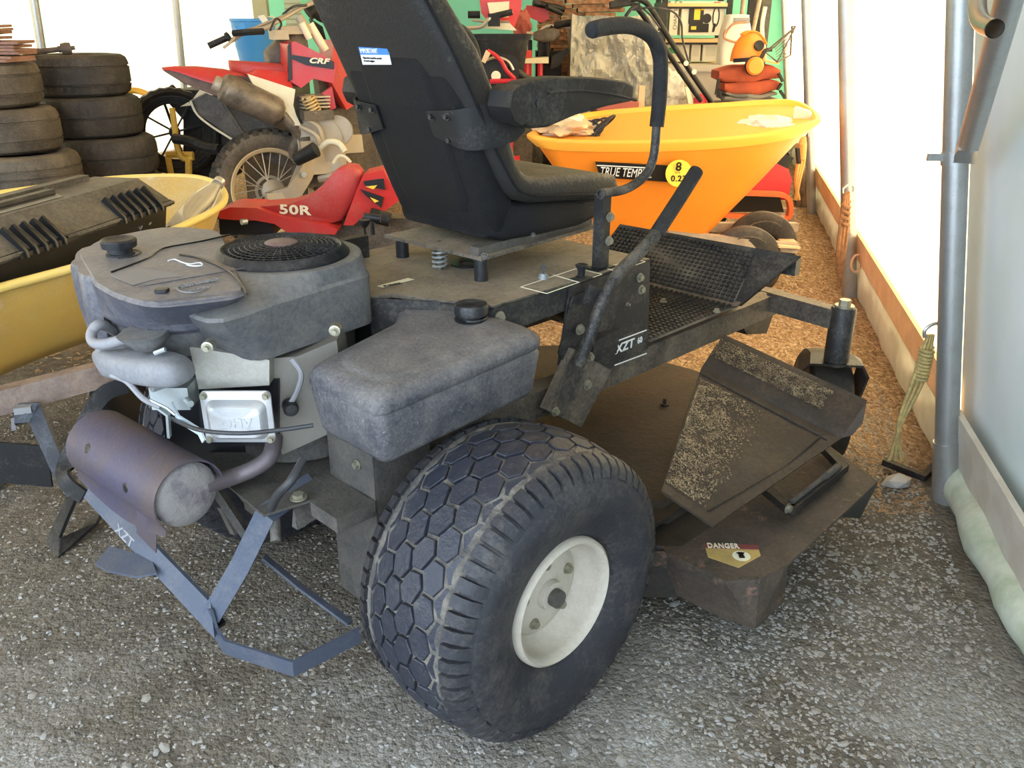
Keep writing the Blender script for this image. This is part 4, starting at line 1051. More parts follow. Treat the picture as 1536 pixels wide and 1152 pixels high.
d = (on(338, 418) - on(270, 432)).normalized()
text('lettering', 'EXTENDED', .020, on(273, 431, zc + .0012), d, Z.cross(d), m_hose, cov, sx=.75, bold=.0004)
text('lettering', 'LIFE SERIES', .011, on(284, 437, zc + .0012), d, Z.cross(d), m_hose, cov, sx=.8)
g = G(); g.tube([on(272, 426, zc + .001), on(266, 433, zc + .001), on(275, 438, zc + .001), on(295, 438, zc + .001), on(310, 432, zc + .001)], .0014, 5, sm=4).o('logo_swoosh', m_hose, cov)
# lighter faded panel, torn sticker
g = G(); g.prism([on(166, 414), on(206, 402), on(253, 407), on(275, 414), on(236, 418), on(200, 428)], Z * .001).o('faded_sticker', mat('faded_sticker', (.24, .22, .20), .95, spec=.05, d=(.30, .27, .25), da=.2, ds=20), cov)
g = G(); rs = random.Random(4)
g.tube([on(252, 391, zc + .001), on(262, 389, zc + .001), on(272, 393, zc + .001), on(285, 396, zc + .001), on(300, 394, zc + .001), on(303, 398, zc + .001), on(290, 399, zc + .001), on(280, 397, zc + .001)], .0016, 5, sm=3).o('white_scuff', m_white, cov)
# oil filler / filter cap
c = on(181, 383, .964)
G().lathe(c, Z, [(.031, -.004), (.031, .006), (.027, .008), (.027, .017), (.037, .020), (.0385, .034), (.036, .038), (.030, .039), (.024, .036), (0, .033)], 40, rf=lambda r, h, i: r * (1 + (.03 if (i // 3) % 2 and .018 < h < .036 else 0))).o('filler_cap', m_cap, eng)
g = G(); g.tube([c + V((.042 * math.cos(a), .042 * math.sin(a), .002)) for a in [R(x) for x in range(-120, 100, 20)]], .003, 6).o('cap_ring', m_cap, cov)
# stub box that flanks the cover at far left
c0 = on(130, 395, .93)
g = G(); ll = [xy(lz(*p, .955)) for p in ((112, 385), (140, 362), (165, 372), (170, 405), (142, 430), (122, 418))]
lcc = (sum(p[0] for p in ll) / 6, sum(p[1] for p in ll) / 6); lr = sm_r(radial(ll, lcc, 36), 2)
g.loft([rring(lcc, [x * .80 for x in lr], .80), rring(lcc, [x * .95 for x in lr], .86), rring(lcc, lr, .90), rring(lcc, lr, .95), rring(lcc, [x * .93 for x in lr], .960)]).o('filter_housing', m_cover, eng, sharp=40)
# bolts on the shroud
for px, py, Yw in ((311, 521, 1.60), (502, 496, 1.70)):
    c = lY(px, py, Yw); G().lathe(c, LN, [(.012, -.02), (.012, .002), (.007, .003)], 20).hexbolt(c + LN * .002, LN, .0055).o('shroud_bolt', m_bolt, eng)
# head: light plate under the shroud with the bright rocker cover
YH = 1.70
hp_ = lambda px, py, Y=YH: lY(px, py, Y)
g = G(); g.prism([hp_(284, 520), hp_(404, 540), hp_(404, 578), hp_(298, 584)], -LN * .05).bevel(.004, 2); hpl = g.o('head_shield', m_alu, eng)
g = G(); g.prism([hp_(400, 538, 1.74), hp_(445, 535, 1.74), hp_(505, 510, 1.78), hp_(512, 575, 1.78), hp_(495, 650, 1.78), hp_(424, 682, 1.74), hp_(414, 664, 1.74), hp_(408, 580, 1.74)], -LN * .10).bevel(.006, 2).o('cylinder_side', m_castg, eng)
g = G(); g.prism([hp_(298, 570, 1.73), hp_(418, 570, 1.73), hp_(418, 664, 1.73), hp_(330, 672, 1.73), hp_(300, 655, 1.73)], -LN * .14).bevel(.005, 2).o('cylinder_head', m_oil, eng)
for k in range(6):
    z = 0; p = hp_(430, 575 + 14 * k, 1.80); g = G(); g.box(p - LN * .05 + LU * .02, (.07, .12, .003), (LU, LN, Z)).o('cooling_fin', m_alu, eng)
vc = lY(358, 624, 1.665)
rg = []
for a, b, o_, r_ in ((.074, .059, .0, .010), (.074, .059, .006, .010), (.068, .053, .009, .010), (.064, .046, .010, .020), (.057, .038, .024, .020), (.052, .034, .028, .018), (.02, .012, .0285, .008)):
    rg.append(rrect(vc + LN * o_ - Z * (.004 if o_ > .009 else 0), LU, Z, a, b, r_, 5))
va = G().loft(rg).o('rocker_cover', m_valve, eng, sharp=35)
for sx_, sz_ in ((-1, 1), (1, 1), (-1, -1), (1, -1)): bolt(vc + LU * sx_ * .065 + Z * sz_ * .050 + LN * .007, LN, .006, va)
text('lettering', 'OHV', .026, vc + LN * .0295 - LU * .032 - Z * .012, LU, Z, m_valve, va, sx=1.15, bold=.001)
g = G(); g.tube([vc + LN * .018 + LU * x + Z * z for x, z in ((-.052, .016), (-.035, .030), (.035, .030), (.050, .016))], .003, 6, sm=3).o('cover_bead', m_valve, va)
# spark plug boot and wires
c = lY(436, 612, 1.72); G().lathe(c, (LN + LU * .4), [(.016, -.02), (.017, .008), (.013, .016), (0, .018)], 18).o('plug_boot', m_cap, eng)
G().tube([c + Z * .01, c + Z * .04 + LU * .018, lY(452, 560, 1.70), lY(437, 538, 1.70)], .006, 8, sm=5).o('plug_wire', m_hose, eng)
G().tube([lY(258, 628, 1.62), lY(300, 645, 1.52), lY(360, 650, 1.48), lY(420, 645, 1.49), lY(470, 638, 1.50)], .0045, 8, sm=6).o('throttle_cable', m_wire, eng)
# red warning label on the cylinder side
# intake elbow and breather
c = [lY(185, 505, 1.80), lY(152, 487, 1.72), lY(138, 498, 1.70), lY(140, 513, 1.68), lY(158, 516, 1.66), lY(195, 506, 1.66)]
G().tube(c, .011, 12, sm=6).o('breather_hose', m_hose, eng)
sec = []
for px, py, Yw, a, b in ((142, 535, 1.72, .012, .012), (160, 540, 1.70, .040, .028), (195, 548, 1.66, .046, .028), (235, 553, 1.62, .046, .030), (258, 555, 1.60, .044, .028), (274, 556, 1.60, .036, .024), (286, 557, 1.61, .022, .015), (291, 557, 1.62, .008, .006)):
    sec.append(rrect(lY(px, py, Yw), -LN, Z, a, b, min(a, b) * .8, 5))
G().loft(sec).o('intake_elbow', m_intake, eng, sharp=60)
sec = [rrect(lY(px, py, Yw), LU, LN, a, b, min(a, b) * .7, 5) for px, py, Yw, a, b in ((178, 528, 1.72, .045, .04), (178, 518, 1.72, .042, .038), (180, 510, 1.72, .034, .03))]
G().loft(sec).o('intake_base', m_intake, eng, sharp=60)
sec = [rrect(lY(px, py, Yw), LU, -LN, a, b, min(a, b) * .7, 5) for px, py, Yw, a, b in ((215, 498, 1.64, .045, .05), (220, 508, 1.64, .04, .04), (225, 520, 1.64, .025, .03))]
G().loft(sec).o('intake_neck', m_shroud, eng, sharp=60)
# carburettor, governor arm and linkage
g = G(); g.box(lY(262, 590, 1.68), (.08, .06, .05), (LU, LN, Z)).cyl(lY(226, 579, 1.62), lY(246, 572, 1.64), .014, n=18).cyl(lY(246, 573, 1.64), lY(262, 570, 1.66), .008, n=12).bevel(.003, 1).o('carburettor', m_zinc, eng)
g = G(); g.bar([lY(258, 607, 1.63), lY(268, 628, 1.60), lY(300, 648, 1.58), lY(306, 662, 1.57)], .004, .018, Z).o('governor_arm', mat('pale_blue_zinc', (.55, .62, .66), .45, .4), eng)
g = G(); g.tube([lY(168, 563, 1.64), lY(190, 572, 1.62), lY(215, 598, 1.60), lY(240, 610, 1.60)], .006, 8, sm=4).o('fuel_line', m_hose, eng)
g = G(); g.tube([lY(225, 600, 1.60), lY(250, 612, 1.59), lY(262, 622, 1.59)], .003, 6).cyl(lY(280, 600, 1.62), lY(286, 606, 1.60), .007, n=10).bar([lY(232, 607, 1.61), lY(252, 622, 1.60), lY(254, 655, 1.62)], .01, .006).o('linkage', m_zinc, eng)
g = G(); g.cyl(lY(210, 552, 1.60), lY(228, 556, 1.60), .004, n=8).cyl(lY(232, 530, 1.60), lY(248, 524, 1.60), .005, n=8).o('hose_clamp', m_zinc, eng)
g = G(); g.box(lY(330, 615, 1.92), (.22, .16, .22), (LU, LN, Z)).bevel(.01, 2).o('crankcase', m_oil, eng)
# ---- muffler under its heat shield
ma, mb = lY(283, 744, 1.56), lY(158, 668, 1.80)
ax = (mb - ma).normalized()
mf = G().lathe(ma, ax, [(0, -.004), (.042, -.003), (.063, .002), (.0705, .010), (.070, .02), (.070, (mb - ma).length - .01), (.05, (mb - ma).length), (0, (mb - ma).length + .004)], 40).o('muffler', m_muffend, mow, sharp=40)
u = ax.cross(Z).normalized(); w = u.cross(ax).normalized()
if w.z < 0: w = -w
sgn = 1 if u.dot(LN) > 0 else -1; u = u * sgn               # u toward the shed door
Lm = (mb - ma).length
rings = []
for k in range(11):
    t = k / 10; rr = .080; c = ma + ax * (-.008 + (Lm + .03) * t)
    ring = []
    for i in range(17):
        a = R(200 - 222 * i / 16)       # from the back over the top to the front and a little below
        ring.append(c - u * (rr * math.cos(a) * -1) * -1 + w * rr * math.sin(a) if 0 else c + u * (-rr * math.cos(a)) * -1 * -1 + w * rr * math.sin(a))
    ring = [c + u * (rr * math.cos(R(-38 + 205 * i / 16))) + w * rr * math.sin(R(-38 + 205 * i / 16)) for i in range(17)]
    d0 = ring[0] - c
    drop = -Z * (.025 + .05 * math.sin(t * 3.1)) * .6 + u * .004
    ring = [ring[0] + drop] + ring
    inner = [p + (c - p).normalized() * .003 for p in ring[::-1]]
    rings.append(ring + inner)
hs = G().loft(rings).o('heat_shield', m_muff, mf, sharp=60)
for t, a in ((.30, 10), (.80, 32)):
    c = ma + ax * Lm * t; n_ = u * math.cos(R(a)) + w * math.sin(R(a)); G().lathe(c + n_ * .0795, n_, [(.011, .0), (.008, .0012), (.004, .0010), (.0, .0010)], 16).o('shield_dimple', m_oil, hs)
g = G(); g.prism([lY(205, 745, 1.56), lY(236, 765, 1.545), lY(234, 830, 1.56), lY(205, 800, 1.57)], -LN * .004).o('shield_tab', m_muff, mf)
G().tube([ma + ax * .03 + LU * .04 - LN * .02, lY(350, 715, 1.66), lY(382, 702, 1.68), lY(405, 684, 1.70), lY(412, 655, 1.74)], .0185, 14, sm=6).o('exhaust_pipe', m_pipe, mow)
G().tube([lY(455, 690, 1.50), lY(436, 722, 1.46), lY(417, 742, 1.47), lY(407, 762, 1.50)], .009, 10, sm=5).o('corrugated_hose', m_wire, mow)
# ---- rear guard of flat bar
g = G(); fb = lambda pts, wdt=.034, t=.007, up=None: g.bar(pts, t, wdt, up)
J = [lz(470, 722, .485), lz(398, 772, .475), lz(360, 850, .34), lz(316, 925, .215)]
gd = G(); gd.sweep(J, [(-.023, -.0035), (.023, -.0035), (.023, .0035), (-.023, .0035)], up=LN + Z * .5); gdo = gd.bevel(.0015, 1).o('rear_guard', m_guard, mow)
K_ = [lz(312, 912, .235), lz(322, 945, .185), lz(338, 970, .165), lz(440, 1003, .165), lz(540, 952, .165)]
g = G(); g.sweep(K_, [(-.0035, -.020), (.0035, -.020), (.0035, .020), (-.0035, .020)], up=Z); g.bevel(.0015, 1).o('guard_hoop', m_guard, gdo)
g = G(); g.bar([lz(540, 952, .165), V((-.19, .37, .20)), V((-.19, .40, .40))], .02, .03); g.o('guard_stay', m_under, gdo)
g = G(); g.bar([lz(395, 835, .30), lz(450, 880, .22), lz(525, 935, .17)], .006, .02, LN).o('guard_brace', m_guard, gdo)
g = G(); g.bar([lz(345, 705, .46), lz(380, 745, .46)], .04, .03, Z).bar([lz(325, 735, .46), lz(372, 805, .34)], .02, .02).bar([lz(332, 760, .40), lz(352, 800, .33)], .025, .012).o('frame_strut', m_under, mow)
g = G(); g.cyl(lz(412, 775, .46), lz(414, 812, .42), .012, n=12).o('drain_plug', m_under, mow)
g = G(); g.prism([lz(440, 760, .475), lz(497, 735, .475), lz(497, 765, .45), lz(446, 795, .44)], -LN * .005).prism([lz(440, 760, .475), lz(446, 795, .44), lz(438, 790, .445)], X * .02).o('guard_gusset', m_under, mow)
# bumper plate with faded lettering, tow tab
BA, BB, BC_, BD = lz(128, 735, .335), lz(172, 742, .345), lz(318, 925, .235), lz(262, 925, .175)
BA, BB, BC_, BD = lz(126, 742, .33), lz(160, 738, .36), lz(318, 915, .255), lz(295, 955, .185)
bm = G(); bm.prism([lz(124, 745, .33), lz(322, 958, .185), lz(316, 905, .25), lz(138, 722, .375)], -LN * .012).bevel(.002, 1); bmo = bm.o('rear_bumper', m_guard, mow)
d = (lz(322, 958, .185) - lz(124, 745, .33)).normalized(); upb = (lz(138, 722, .375) - lz(124, 745, .33)).normalized()
o_ = lz(166, 778, .318) + LN * .003
o_ = lz(170, 800, .312) + LN * .004
text('lettering', 'XZT', .034, o_ + upb * .012, d, upb, m_hose, bmo, sx=1.1, bold=.0008)
g = G(); g.prism([lz(165, 822, .26), lz(143, 848, .245), lz(160, 858, .245), lz(205, 868, .25), lz(235, 862, .26), lz(228, 840, .265)], Z * .006).o('tow_tab', m_guard, mow)
g = G(); g.bar([lz(262, 868, .20), lz(300, 905, .20), lz(330, 940, .17)], .03, .012).o('guard_foot', m_oil, gdo)
# black bar of the left guard curving behind the muffler
gl = G(); gl.sweep(smooth([lY(190, 578, 2.0), lY(160, 588, 1.98), lY(140, 612, 1.95), lY(118, 655, 1.9), lY(100, 695, 1.86), lY(96, 720, 1.82), lY(125, 745, 1.80)], 4), [(-.020, -.004), (.020, -.004), (.020, .004), (-.020, .004)], up=LN); gl.o('left_guard', m_dk, mow)
# ================================================================== THINGS AROUND THE MOWER
def bez_r(n): return [2 * math.pi * i / n for i in range(n)]
# ---- stacks of road tyres
def road_tyre(name, c, r, h, m, label, seed, grooves):
    root = empty(name, c, random.Random(seed).uniform(0, 6), label, 'tyre', 'stacked road tyres')
    hw = h / 2; n = 120; rs = random.Random(seed)
    def rf(rr, z, i):
        lug = abs(z) > hw * .42 and abs(z) < hw * .80 and rr > r * .93
        return rr - (.006 if lug and (i % 3 == 0) else 0)
    prof = [(r * .60, -hw * .72), (r * .63, -hw * .9), (r * .74, -hw), (r * .87, -hw * .97), (r * .955, -hw * .84), (r * .985, -hw * .66), (r, -hw * .50)]
    gp = [k * .28 for k in (-1, 0, 1)] if grooves == 3 else [-.33, .33] if grooves == 2 else [0]
    for k in gp:
        z = hw * k * 1.3; prof += [(r * 1.004, z - .007), (r * .972, z - .004), (r * .972, z + .004), (r * 1.004, z + .007)]
    prof += [(a, -b) for a, b in prof[6::-1]]
    t = G().lathe((0, 0, 0), Z, prof, n, rf=rf).o('tread_and_sidewalls', m, root, sharp=25)
    G().lathe((0, 0, 0), Z, [(r * .60, -hw * .72), (r * .58, -hw * .6), (r * .9, -hw * .5), (r * .94, 0), (r * .9, hw * .5), (r * .58, hw * .6), (r * .60, hw * .72)], 48).o('inner_liner', m_oil, t)
    return root
zt = 1.215; hR = .243
wR = [(128, 5.92, .296), (133, 5.90, .313), (147, 5.88, .313), (150, 5.88, .313), (148, 5.88, .313)]
nmR = ['topmost tyre of the right-hand stack, under the metal shaft', 'second tyre from the top in the right-hand stack', 'third tyre from the top in the right-hand stack, behind the toolbox lid', 'fourth tyre down in the right-hand stack, hidden behind the toolbox', 'bottom tyre of the right-hand stack on the ground']
for k in range(5):
    px, Yc, r = wR[k]; c = WY(px, 150, Yc); c.z = 1.238 - .2476 * (k + .5)
    road_tyre('road_tyre', c, r, .2474, m_troad, nmR[k], k, 1 if k else 2)
wL = [(-22, 5.30, .315), (-6, 5.22, .31), (12, 5.16, .315), (8, 5.2, .31), (5, 5.2, .31)]
nmL = ['topmost tyre of the left-hand stack, carrying a pile of brown shingles', 'second tyre from the top in the left-hand stack, dusty', 'third tyre from the top in the left-hand stack, ribbed tread above the toolbox', 'fourth tyre down in the left-hand stack, hidden behind the toolbox', 'bottom tyre of the left-hand stack on the ground']
for k in range(5):
    px, Yc, r = wL[k]; c = WY(px, 150, Yc); c.z = 1.222 - hR * (k + .5)
    road_tyre('road_tyre', c, r, hR, m_troad2, nmL[k], k + 20, 3 if k == 2 else 2)
# shingles piled on the left stack
rs = random.Random(3); zz = 1.225
cL = WY(-20, 88, 5.25)
lab = ['bottom', 'second', 'third', 'fourth', 'fifth', 'sixth', 'seventh', 'eighth', 'ninth', 'topmost']
for k in range(10):
    h = .017
    ln = .46 if k < 6 else .34
    G().box((0, 0, 0), (ln * rs.uniform(.9, 1), .26, h * .86)).bevel(.002, 1).o('roof_shingle', m_shing, None, label='%s brown shingle in the pile on the left tyre stack%s' % (lab[k], ', shorter' if k >= 6 else ''), cat='shingle', group='shingles on the tyre stack')
    o = COL.objects[-1]; o.location = (cL.x + rs.uniform(-.012, .012) - (.05 if k >= 6 else 0), cL.y + rs.uniform(-.02, .02), zz + h / 2); o.rotation_euler = (rs.uniform(-.02, .02), rs.uniform(-.03, .03) - (.08 if k >= 6 else 0), rs.uniform(-.15, .15)); zz += h + (.004 if k == 6 else .001)
# metal shaft lying on the right stack
a, b = WY(34, 80, 5.7), WY(108, 72, 5.8)
root = empty('drive_shaft', a, 0, 'rusty metal shaft with a knuckle end lying on top of the right-hand tyre stack', 'shaft')
d = b - a
G().cyl((0, 0, 0), d * .35, .024, .018).cyl(d * .35, d * .75, .016).o('shaft_tube', m_rust, root)
G().cyl(d * .72 + V((0, 0, 0)), d * .98, .02).lathe(d * .88, d, [(0, -.03), (.032, -.028), (.036, 0), (.032, .028), (0, .03)], 16).cyl(d * .98, d * 1.06, .012).o('knuckle', m_rust, root)

# ---- wheel and yellow frame of a cart between the tyres and the dirt bike
wc = WY(262, 198, 6.5)
root = empty('yard_cart', (wc.x, wc.y, 0), 0, 'black spoked wheel with a yellow frame between the tyre stacks and the dirt bike', 'cart')
wx = V((.80, .30, 0)).normalized(); c = V((0, 0, wc.z)); axw = V((-wx.y, wx.x, 0)) * 1
wr = .30
G().lathe(c, axw, [(wr - .045, -.05), (wr - .02, -.06), (wr, -.045), (wr + .006, 0), (wr, .045), (wr - .02, .06), (wr - .045, .05)], 56, rf=lambda r, h, i: r + (.008 if i % 2 and abs(h) < .05 else 0)).o('tyre', m_dk, root)
g = G()
for k in range(5): g.tube([c + axw * (k * .014 - .05) + (wx * math.cos(a) + Z * math.sin(a)) * (wr - .05 - .012 * k) for a in bez_r(40)], .008, 6, closed=True)
g.o('rim_hoops', m_dk, root)
g = G()
for k in range(8):
    a = k * .785 + .2; g.bar([c + (wx * math.cos(a) + Z * math.sin(a)) * .03 , c + (wx * math.cos(a) + Z * math.sin(a)) * (wr - .05)], .02, .012)
g.cyl(c - axw * .05, c + axw * .05, .04).o('spokes', m_dk, root)
o0 = root.location
wy_ = lambda px, py, Yw: WY(px, py, Yw) - o0
G().tube([wy_(258, 162, 6.2), wy_(262, 190, 6.2), wy_(266, 222, 6.2), wy_(275, 238, 6.2), wy_(290, 236, 6.2)], .020, 10, sm=5).tube([wy_(250, 232, 6.25), wy_(290, 232, 6.25)], .022, 8).tube([wy_(283, 236, 6.2), wy_(283, 268, 6.2)], .024, 8).tube([wy_(252, 236, 6.25), wy_(258, 268, 6.25)], .022, 8).o('yellow_frame', mat('cart_yellow', (.70, .40, .04), .5, d=(.3, .2, .1), da=.1, ds=12), root)
G().tube([wy_(178, 138, 6.6), wy_(205, 136, 6.6), wy_(228, 146, 6.5), wy_(236, 160, 6.5)], .022, 10, sm=5).o('yellow_handle', mat('handle_yellow', (.85, .48, .05), .5), root)
G().tube([wy_(190, 152, 6.62), wy_(215, 152, 6.6), wy_(232, 156, 6.6)], .024, 8, sm=4).o('black_guard', m_dk, root)
G().tube([wy_(262, 208, 6.15), wy_(285, 212, 6.1), wy_(310, 222, 6.05), wy_(330, 224, 6.0)], .035, 8, sm=4).o('black_arm', m_dk, root)
# black machine body behind the bike's rear wheel
root = empty('power_tool_case', WY(300, 268, 6.6), 0, 'dusty dark plastic machine housing behind the dirt bike rear wheel', 'machine')
o0 = root.location
G().prism([wy_(240, 140, 6.6), wy_(268, 134, 6.6), wy_(305, 136, 6.6), wy_(330, 150, 6.6), wy_(350, 210, 6.6), wy_(340, 272, 6.6), wy_(275, 272, 6.6), wy_(275, 180, 6.6)], V((0, .4, .0))).bevel(.012, 2).o('housing', m_dk, root)
G().prism([wy_(288, 150, 6.5), wy_(300, 134, 6.5), wy_(324, 138, 6.5), wy_(306, 156, 6.5), wy_(270, 160, 6.5)], V((0, .1, 0))).bevel(.006, 1).o('top_cover', m_wplas, root)
G().cyl(wy_(255, 137, 6.6), wy_(262, 132, 6.6), .03).o('filler_cap', m_dk, root)

# ---- dirt bike
DB = WY(408, 286, 6.0)
bike = empty('dirt_bike', (DB.x, DB.y, 0), 0, 'large red and white dirt bike with muddy muffler and knobby rear wheel', 'motorcycle')
o0 = bike.location.copy()
P = lambda px, py, Yw: WY(px, py, Yw) - o0
bx = V((.87, .49, 0)).normalized(); by = V((-bx.y, bx.x, 0))
bl = (Z * .985 + by * .17).normalized(); bs = bx.cross(bl) * -1            # lean away from the camera
hub = V((0, 0, DB.z))
axl = bx.cross(bl).normalized()
def wheel(hub, Rr, name, spokes=26):
    def pt(a, r, h): return hub + (bx * math.cos(a) + bl * math.sin(a)) * r + axl * h
    ro = Rr + .135
    w = G().lathe(hub, axl, [(Rr + .01, -.035), (Rr + .04, -.058), (Rr + .09, -.062), (Rr + .118, -.045), (Rr + .122, 0), (Rr + .118, .045), (Rr + .09, .062), (Rr + .04, .058), (Rr + .01, .035)], 64).o(name, m_dkbrown, bike)
    g = G()
    for i in range(36):
        for row, (hh, dr) in enumerate(((-.048, .0), (0, .004), (.048, .0))):
            a = (i + (.5 if row == 1 else 0)) * 2 * math.pi / 36
            u_ = (bx * -math.sin(a) + bl * math.cos(a)); n_ = (bx * math.cos(a) + bl * math.sin(a))
            n2 = (n_ + axl * (hh * 9 * (1 if row != 1 else 0))).normalized()
            g.box(pt(a, Rr + .112 + dr, hh), (.034, .030, .05), (u_, u_.cross(n2).normalized(), n2))
    g.o('knobs', m_knob, w, kind='stuff', flat=True)
    G().lathe(hub, axl, [(Rr + .012, -.036), (Rr + .006, -.040), (Rr - .014, -.026), (Rr - .018, 0), (Rr - .014, .026), (Rr + .006, .040), (Rr + .012, .036)], 64).o('rim', m_gold, w)
    for i in range(spokes):
        a = i * 2 * math.pi / spokes; s_ = .025 if i % 2 else -.025; off_ = .35 if (i // 2) % 2 else -.35
        G().cyl(pt(a + off_, .06, s_), pt(a, Rr - .012, s_ * .2), .0032, n=5).o('spoke', m_spoke, w)
    G().lathe(hub, axl, [(0, -.06), (.03, -.06), (.065, -.04), (.055, -.03), (.05, .03), (.075, .04), (.03, .06), (0, .06)], 28).o('hub', m_alloy, w)
    return w
rw = wheel(hub, .272, 'rear_wheel')
G().lathe(hub, axl, [(.085, -.045), (.105, -.045), (.105, -.05), (.085, -.05)], 28).o('brake_disc', m_alloy, bike)
fh = hub + bx * 1.38 + bl * .02; fh.z = hub.z
wheel(fh, .30, 'front_wheel', 12)
# swingarm toward us: from the hub up to the footpeg area
G().sweep([P(405, 300, 5.86), P(440, 290, 5.86), P(455, 262, 5.9), P(468, 232, 5.98)], [(-.03, -.055), (.03, -.055), (.03, .055), (-.03, .055)], up=Z).bevel(.008, 2).o('swingarm', m_alloy, bike)
G().box(P(418, 298, 5.83), (.16, .05, .09), (bx, by, bl)).cyl(P(412, 296, 5.80), P(414, 296, 5.9), .035).bevel(.006, 2).o('axle_block', m_alloy, bike)
G().cyl(P(456, 262, 5.83), P(456, 262, 5.9), .018).o('bolt', m_bolt, bike)
# rear fender: long beak over the tyre, red above and dark beneath
sec = []
for px, py, Yw, hw, dp in ((243, 101, 5.95, .02, .006), (262, 99, 5.97, .07, .025), (295, 99, 6.0, .115, .07), (335, 103, 6.03, .13, .10), (372, 112, 6.07, .12, .08), (410, 108, 6.12, .10, .07)):
    c = P(px, py, Yw); ring = []
    for i in range(9):
        t = -1 + 2 * i / 8; ring.append(c + by * hw * t * .9 - Z * dp * (abs(t) ** 3) * 1.1 + V((0, 0, .0)))
    inn = [p - Z * .006 for p in ring[::-1]]
    sec.append(ring + inn)
G().loft(sec).o('rear_fender', m_red, bike, sharp=50)
sec = []
for px, py, Yw, w0, w1 in ((272, 108, 5.98, .05, .03), (300, 118, 6.0, .085, .06), (335, 125, 6.05, .10, .07), (375, 140, 6.08, .10, .07)):
    c = P(px, py, Yw); sec.append([c + by * w0 + Z * .02, c - by * w0 * 1.1 + Z * .012, c - by * w1 - Z * .035, c + by * w1 - Z * .035])
G().prism([P(247, 106, 5.93), P(281, 127, 5.93), P(322, 143, 5.93), P(350, 152, 5.95), P(400, 152, 5.98), P(430, 138, 6.0), P(380, 116, 6.0), P(300, 107, 5.96)], by * .12).bevel(.008, 1).o('under_fender', mat('dusty_fender_underside', (.13, .075, .06), .7, d=(.28, .2, .15), da=.15, ds=8), bike)
# seat and tank
sec = []
for px, py, Yw, hw, up_, dn in ((345, 96, 6.1, .05, .02, .02), (375, 101, 6.1, .085, .035, .03), (410, 106, 6.15, .095, .04, .05), (440, 108, 6.18, .09, .03, .06)):
    sec.append(rrect(P(px, py, Yw) - Z * .01, by, bl, hw, (up_ + dn) / 2 + .015, .03, 5))
G().loft(sec).o('seat', m_red2, bike, sharp=60)
sec = []
for px, py, Yw, hw, hh in ((400, 88, 6.2, .07, .05), (420, 78, 6.24, .09, .085), (442, 68, 6.28, .085, .10), (458, 66, 6.32, .06, .07)):
    sec.append(rrect(P(px, py, Yw), by, bl, hw, hh, .04, 5))
G().loft(sec).o('seat_nose', m_dkbrown, bike, sharp=60)
sh_ = G().prism([P(432, 66, 6.0), P(442, 62, 6.0), P(470, 75, 6.0), P(505, 95, 6.0), P(500, 125, 6.0), P(470, 118, 6.0), P(452, 132, 6.0), P(432, 120, 6.0), P(432, 95, 6.0)], by * .26).bevel(.014, 2).o('radiator_shroud', m_red, bike)
sp_ = G().prism([P(436, 82, 5.985), P(500, 92, 5.985), P(500, 104, 5.985), P(460, 98, 5.985), P(436, 88, 5.985)], V((0, .01, 0))).o('shroud_decal', m_decalb, sh_)
dxb = (P(500, 92, 5.98) - P(450, 89, 5.98)).normalized()
text('lettering', 'CRF', .045, P(463, 94, 5.978), dxb, Z, m_cream, sh_, sx=1.5, bold=.002, shear=.3)
G().prism([P(432, 70, 5.99), P(436, 62, 5.99), P(438, 120, 5.99), P(433, 122, 5.99)], by * .02).o('seam', m_decalb, sh_)
# white side panel
G().prism([P(372, 111, 5.92), P(400, 120, 5.93), P(443, 134, 5.98), P(440, 158, 5.98), P(444, 172, 5.97), P(452, 189, 5.96), P(440, 188, 5.95), P(424, 172, 5.93), P(400, 145, 5.92), P(378, 124, 5.91)], by * .03).bevel(.006, 2).o('side_panel', m_wplas, bike)
G().prism([P(384, 104, 6.0), P(432, 108, 6.03), P(440, 134, 6.0), P(400, 122, 5.95), P(372, 112, 5.94)], by * .18).bevel(.01, 2).o('side_cover', m_red, bike)
# muffler
a, b = P(330, 128, 5.82), P(424, 172, 5.96)
mu = G().lathe(a, b - a, [(.036, .0), (.060, .002), (.088, .02), (.088, .04), (.092, .045), (.095, .06), (.095, (b - a).length * .85), (.085, (b - a).length * .93), (.05, (b - a).length)], 30).o('muffler', m_mxmuf, bike)
G().lathe(a, b - a, [(.030, -.035), (.044, -.04), (.050, -.03), (.050, .01), (.036, .02), (.030, .05), (.0, .06)], 24).o('muffler_tip', m_alloy, mu)
G().lathe(a, b - a, [(.0, .02), (.031, .02), (.031, -.03)], 24).o('muffler_bore', m_oil, mu)
G().tube([b, P(440, 190, 5.98), P(446, 205, 6.0), P(440, 222, 6.02), P(442, 236, 6.04)], .035, 10, sm=5).o('mid_pipe', m_mxmuf, bike)
# mud flap panel and strut behind the muffler
G().prism([P(286, 152, 6.12), P(310, 140, 6.12), P(380, 170, 6.16), P(430, 200, 6.2), P(425, 250, 6.2), P(370, 225, 6.14), P(318, 185, 6.1), P(292, 168, 6.1)], by * .05).bevel(.01, 2).o('inner_fender', m_dkbrown, bike)
G().tube([P(286, 152, 6.10), P(296, 172, 6.08), P(318, 190, 6.08), P(350, 210, 6.08)], .008, 6, sm=4).o('fender_edge', m_wplas, bike)
G().tube([P(335, 155, 6.06), P(368, 205, 6.06)], .016, 8).o('strut', m_dkbrown, bike)
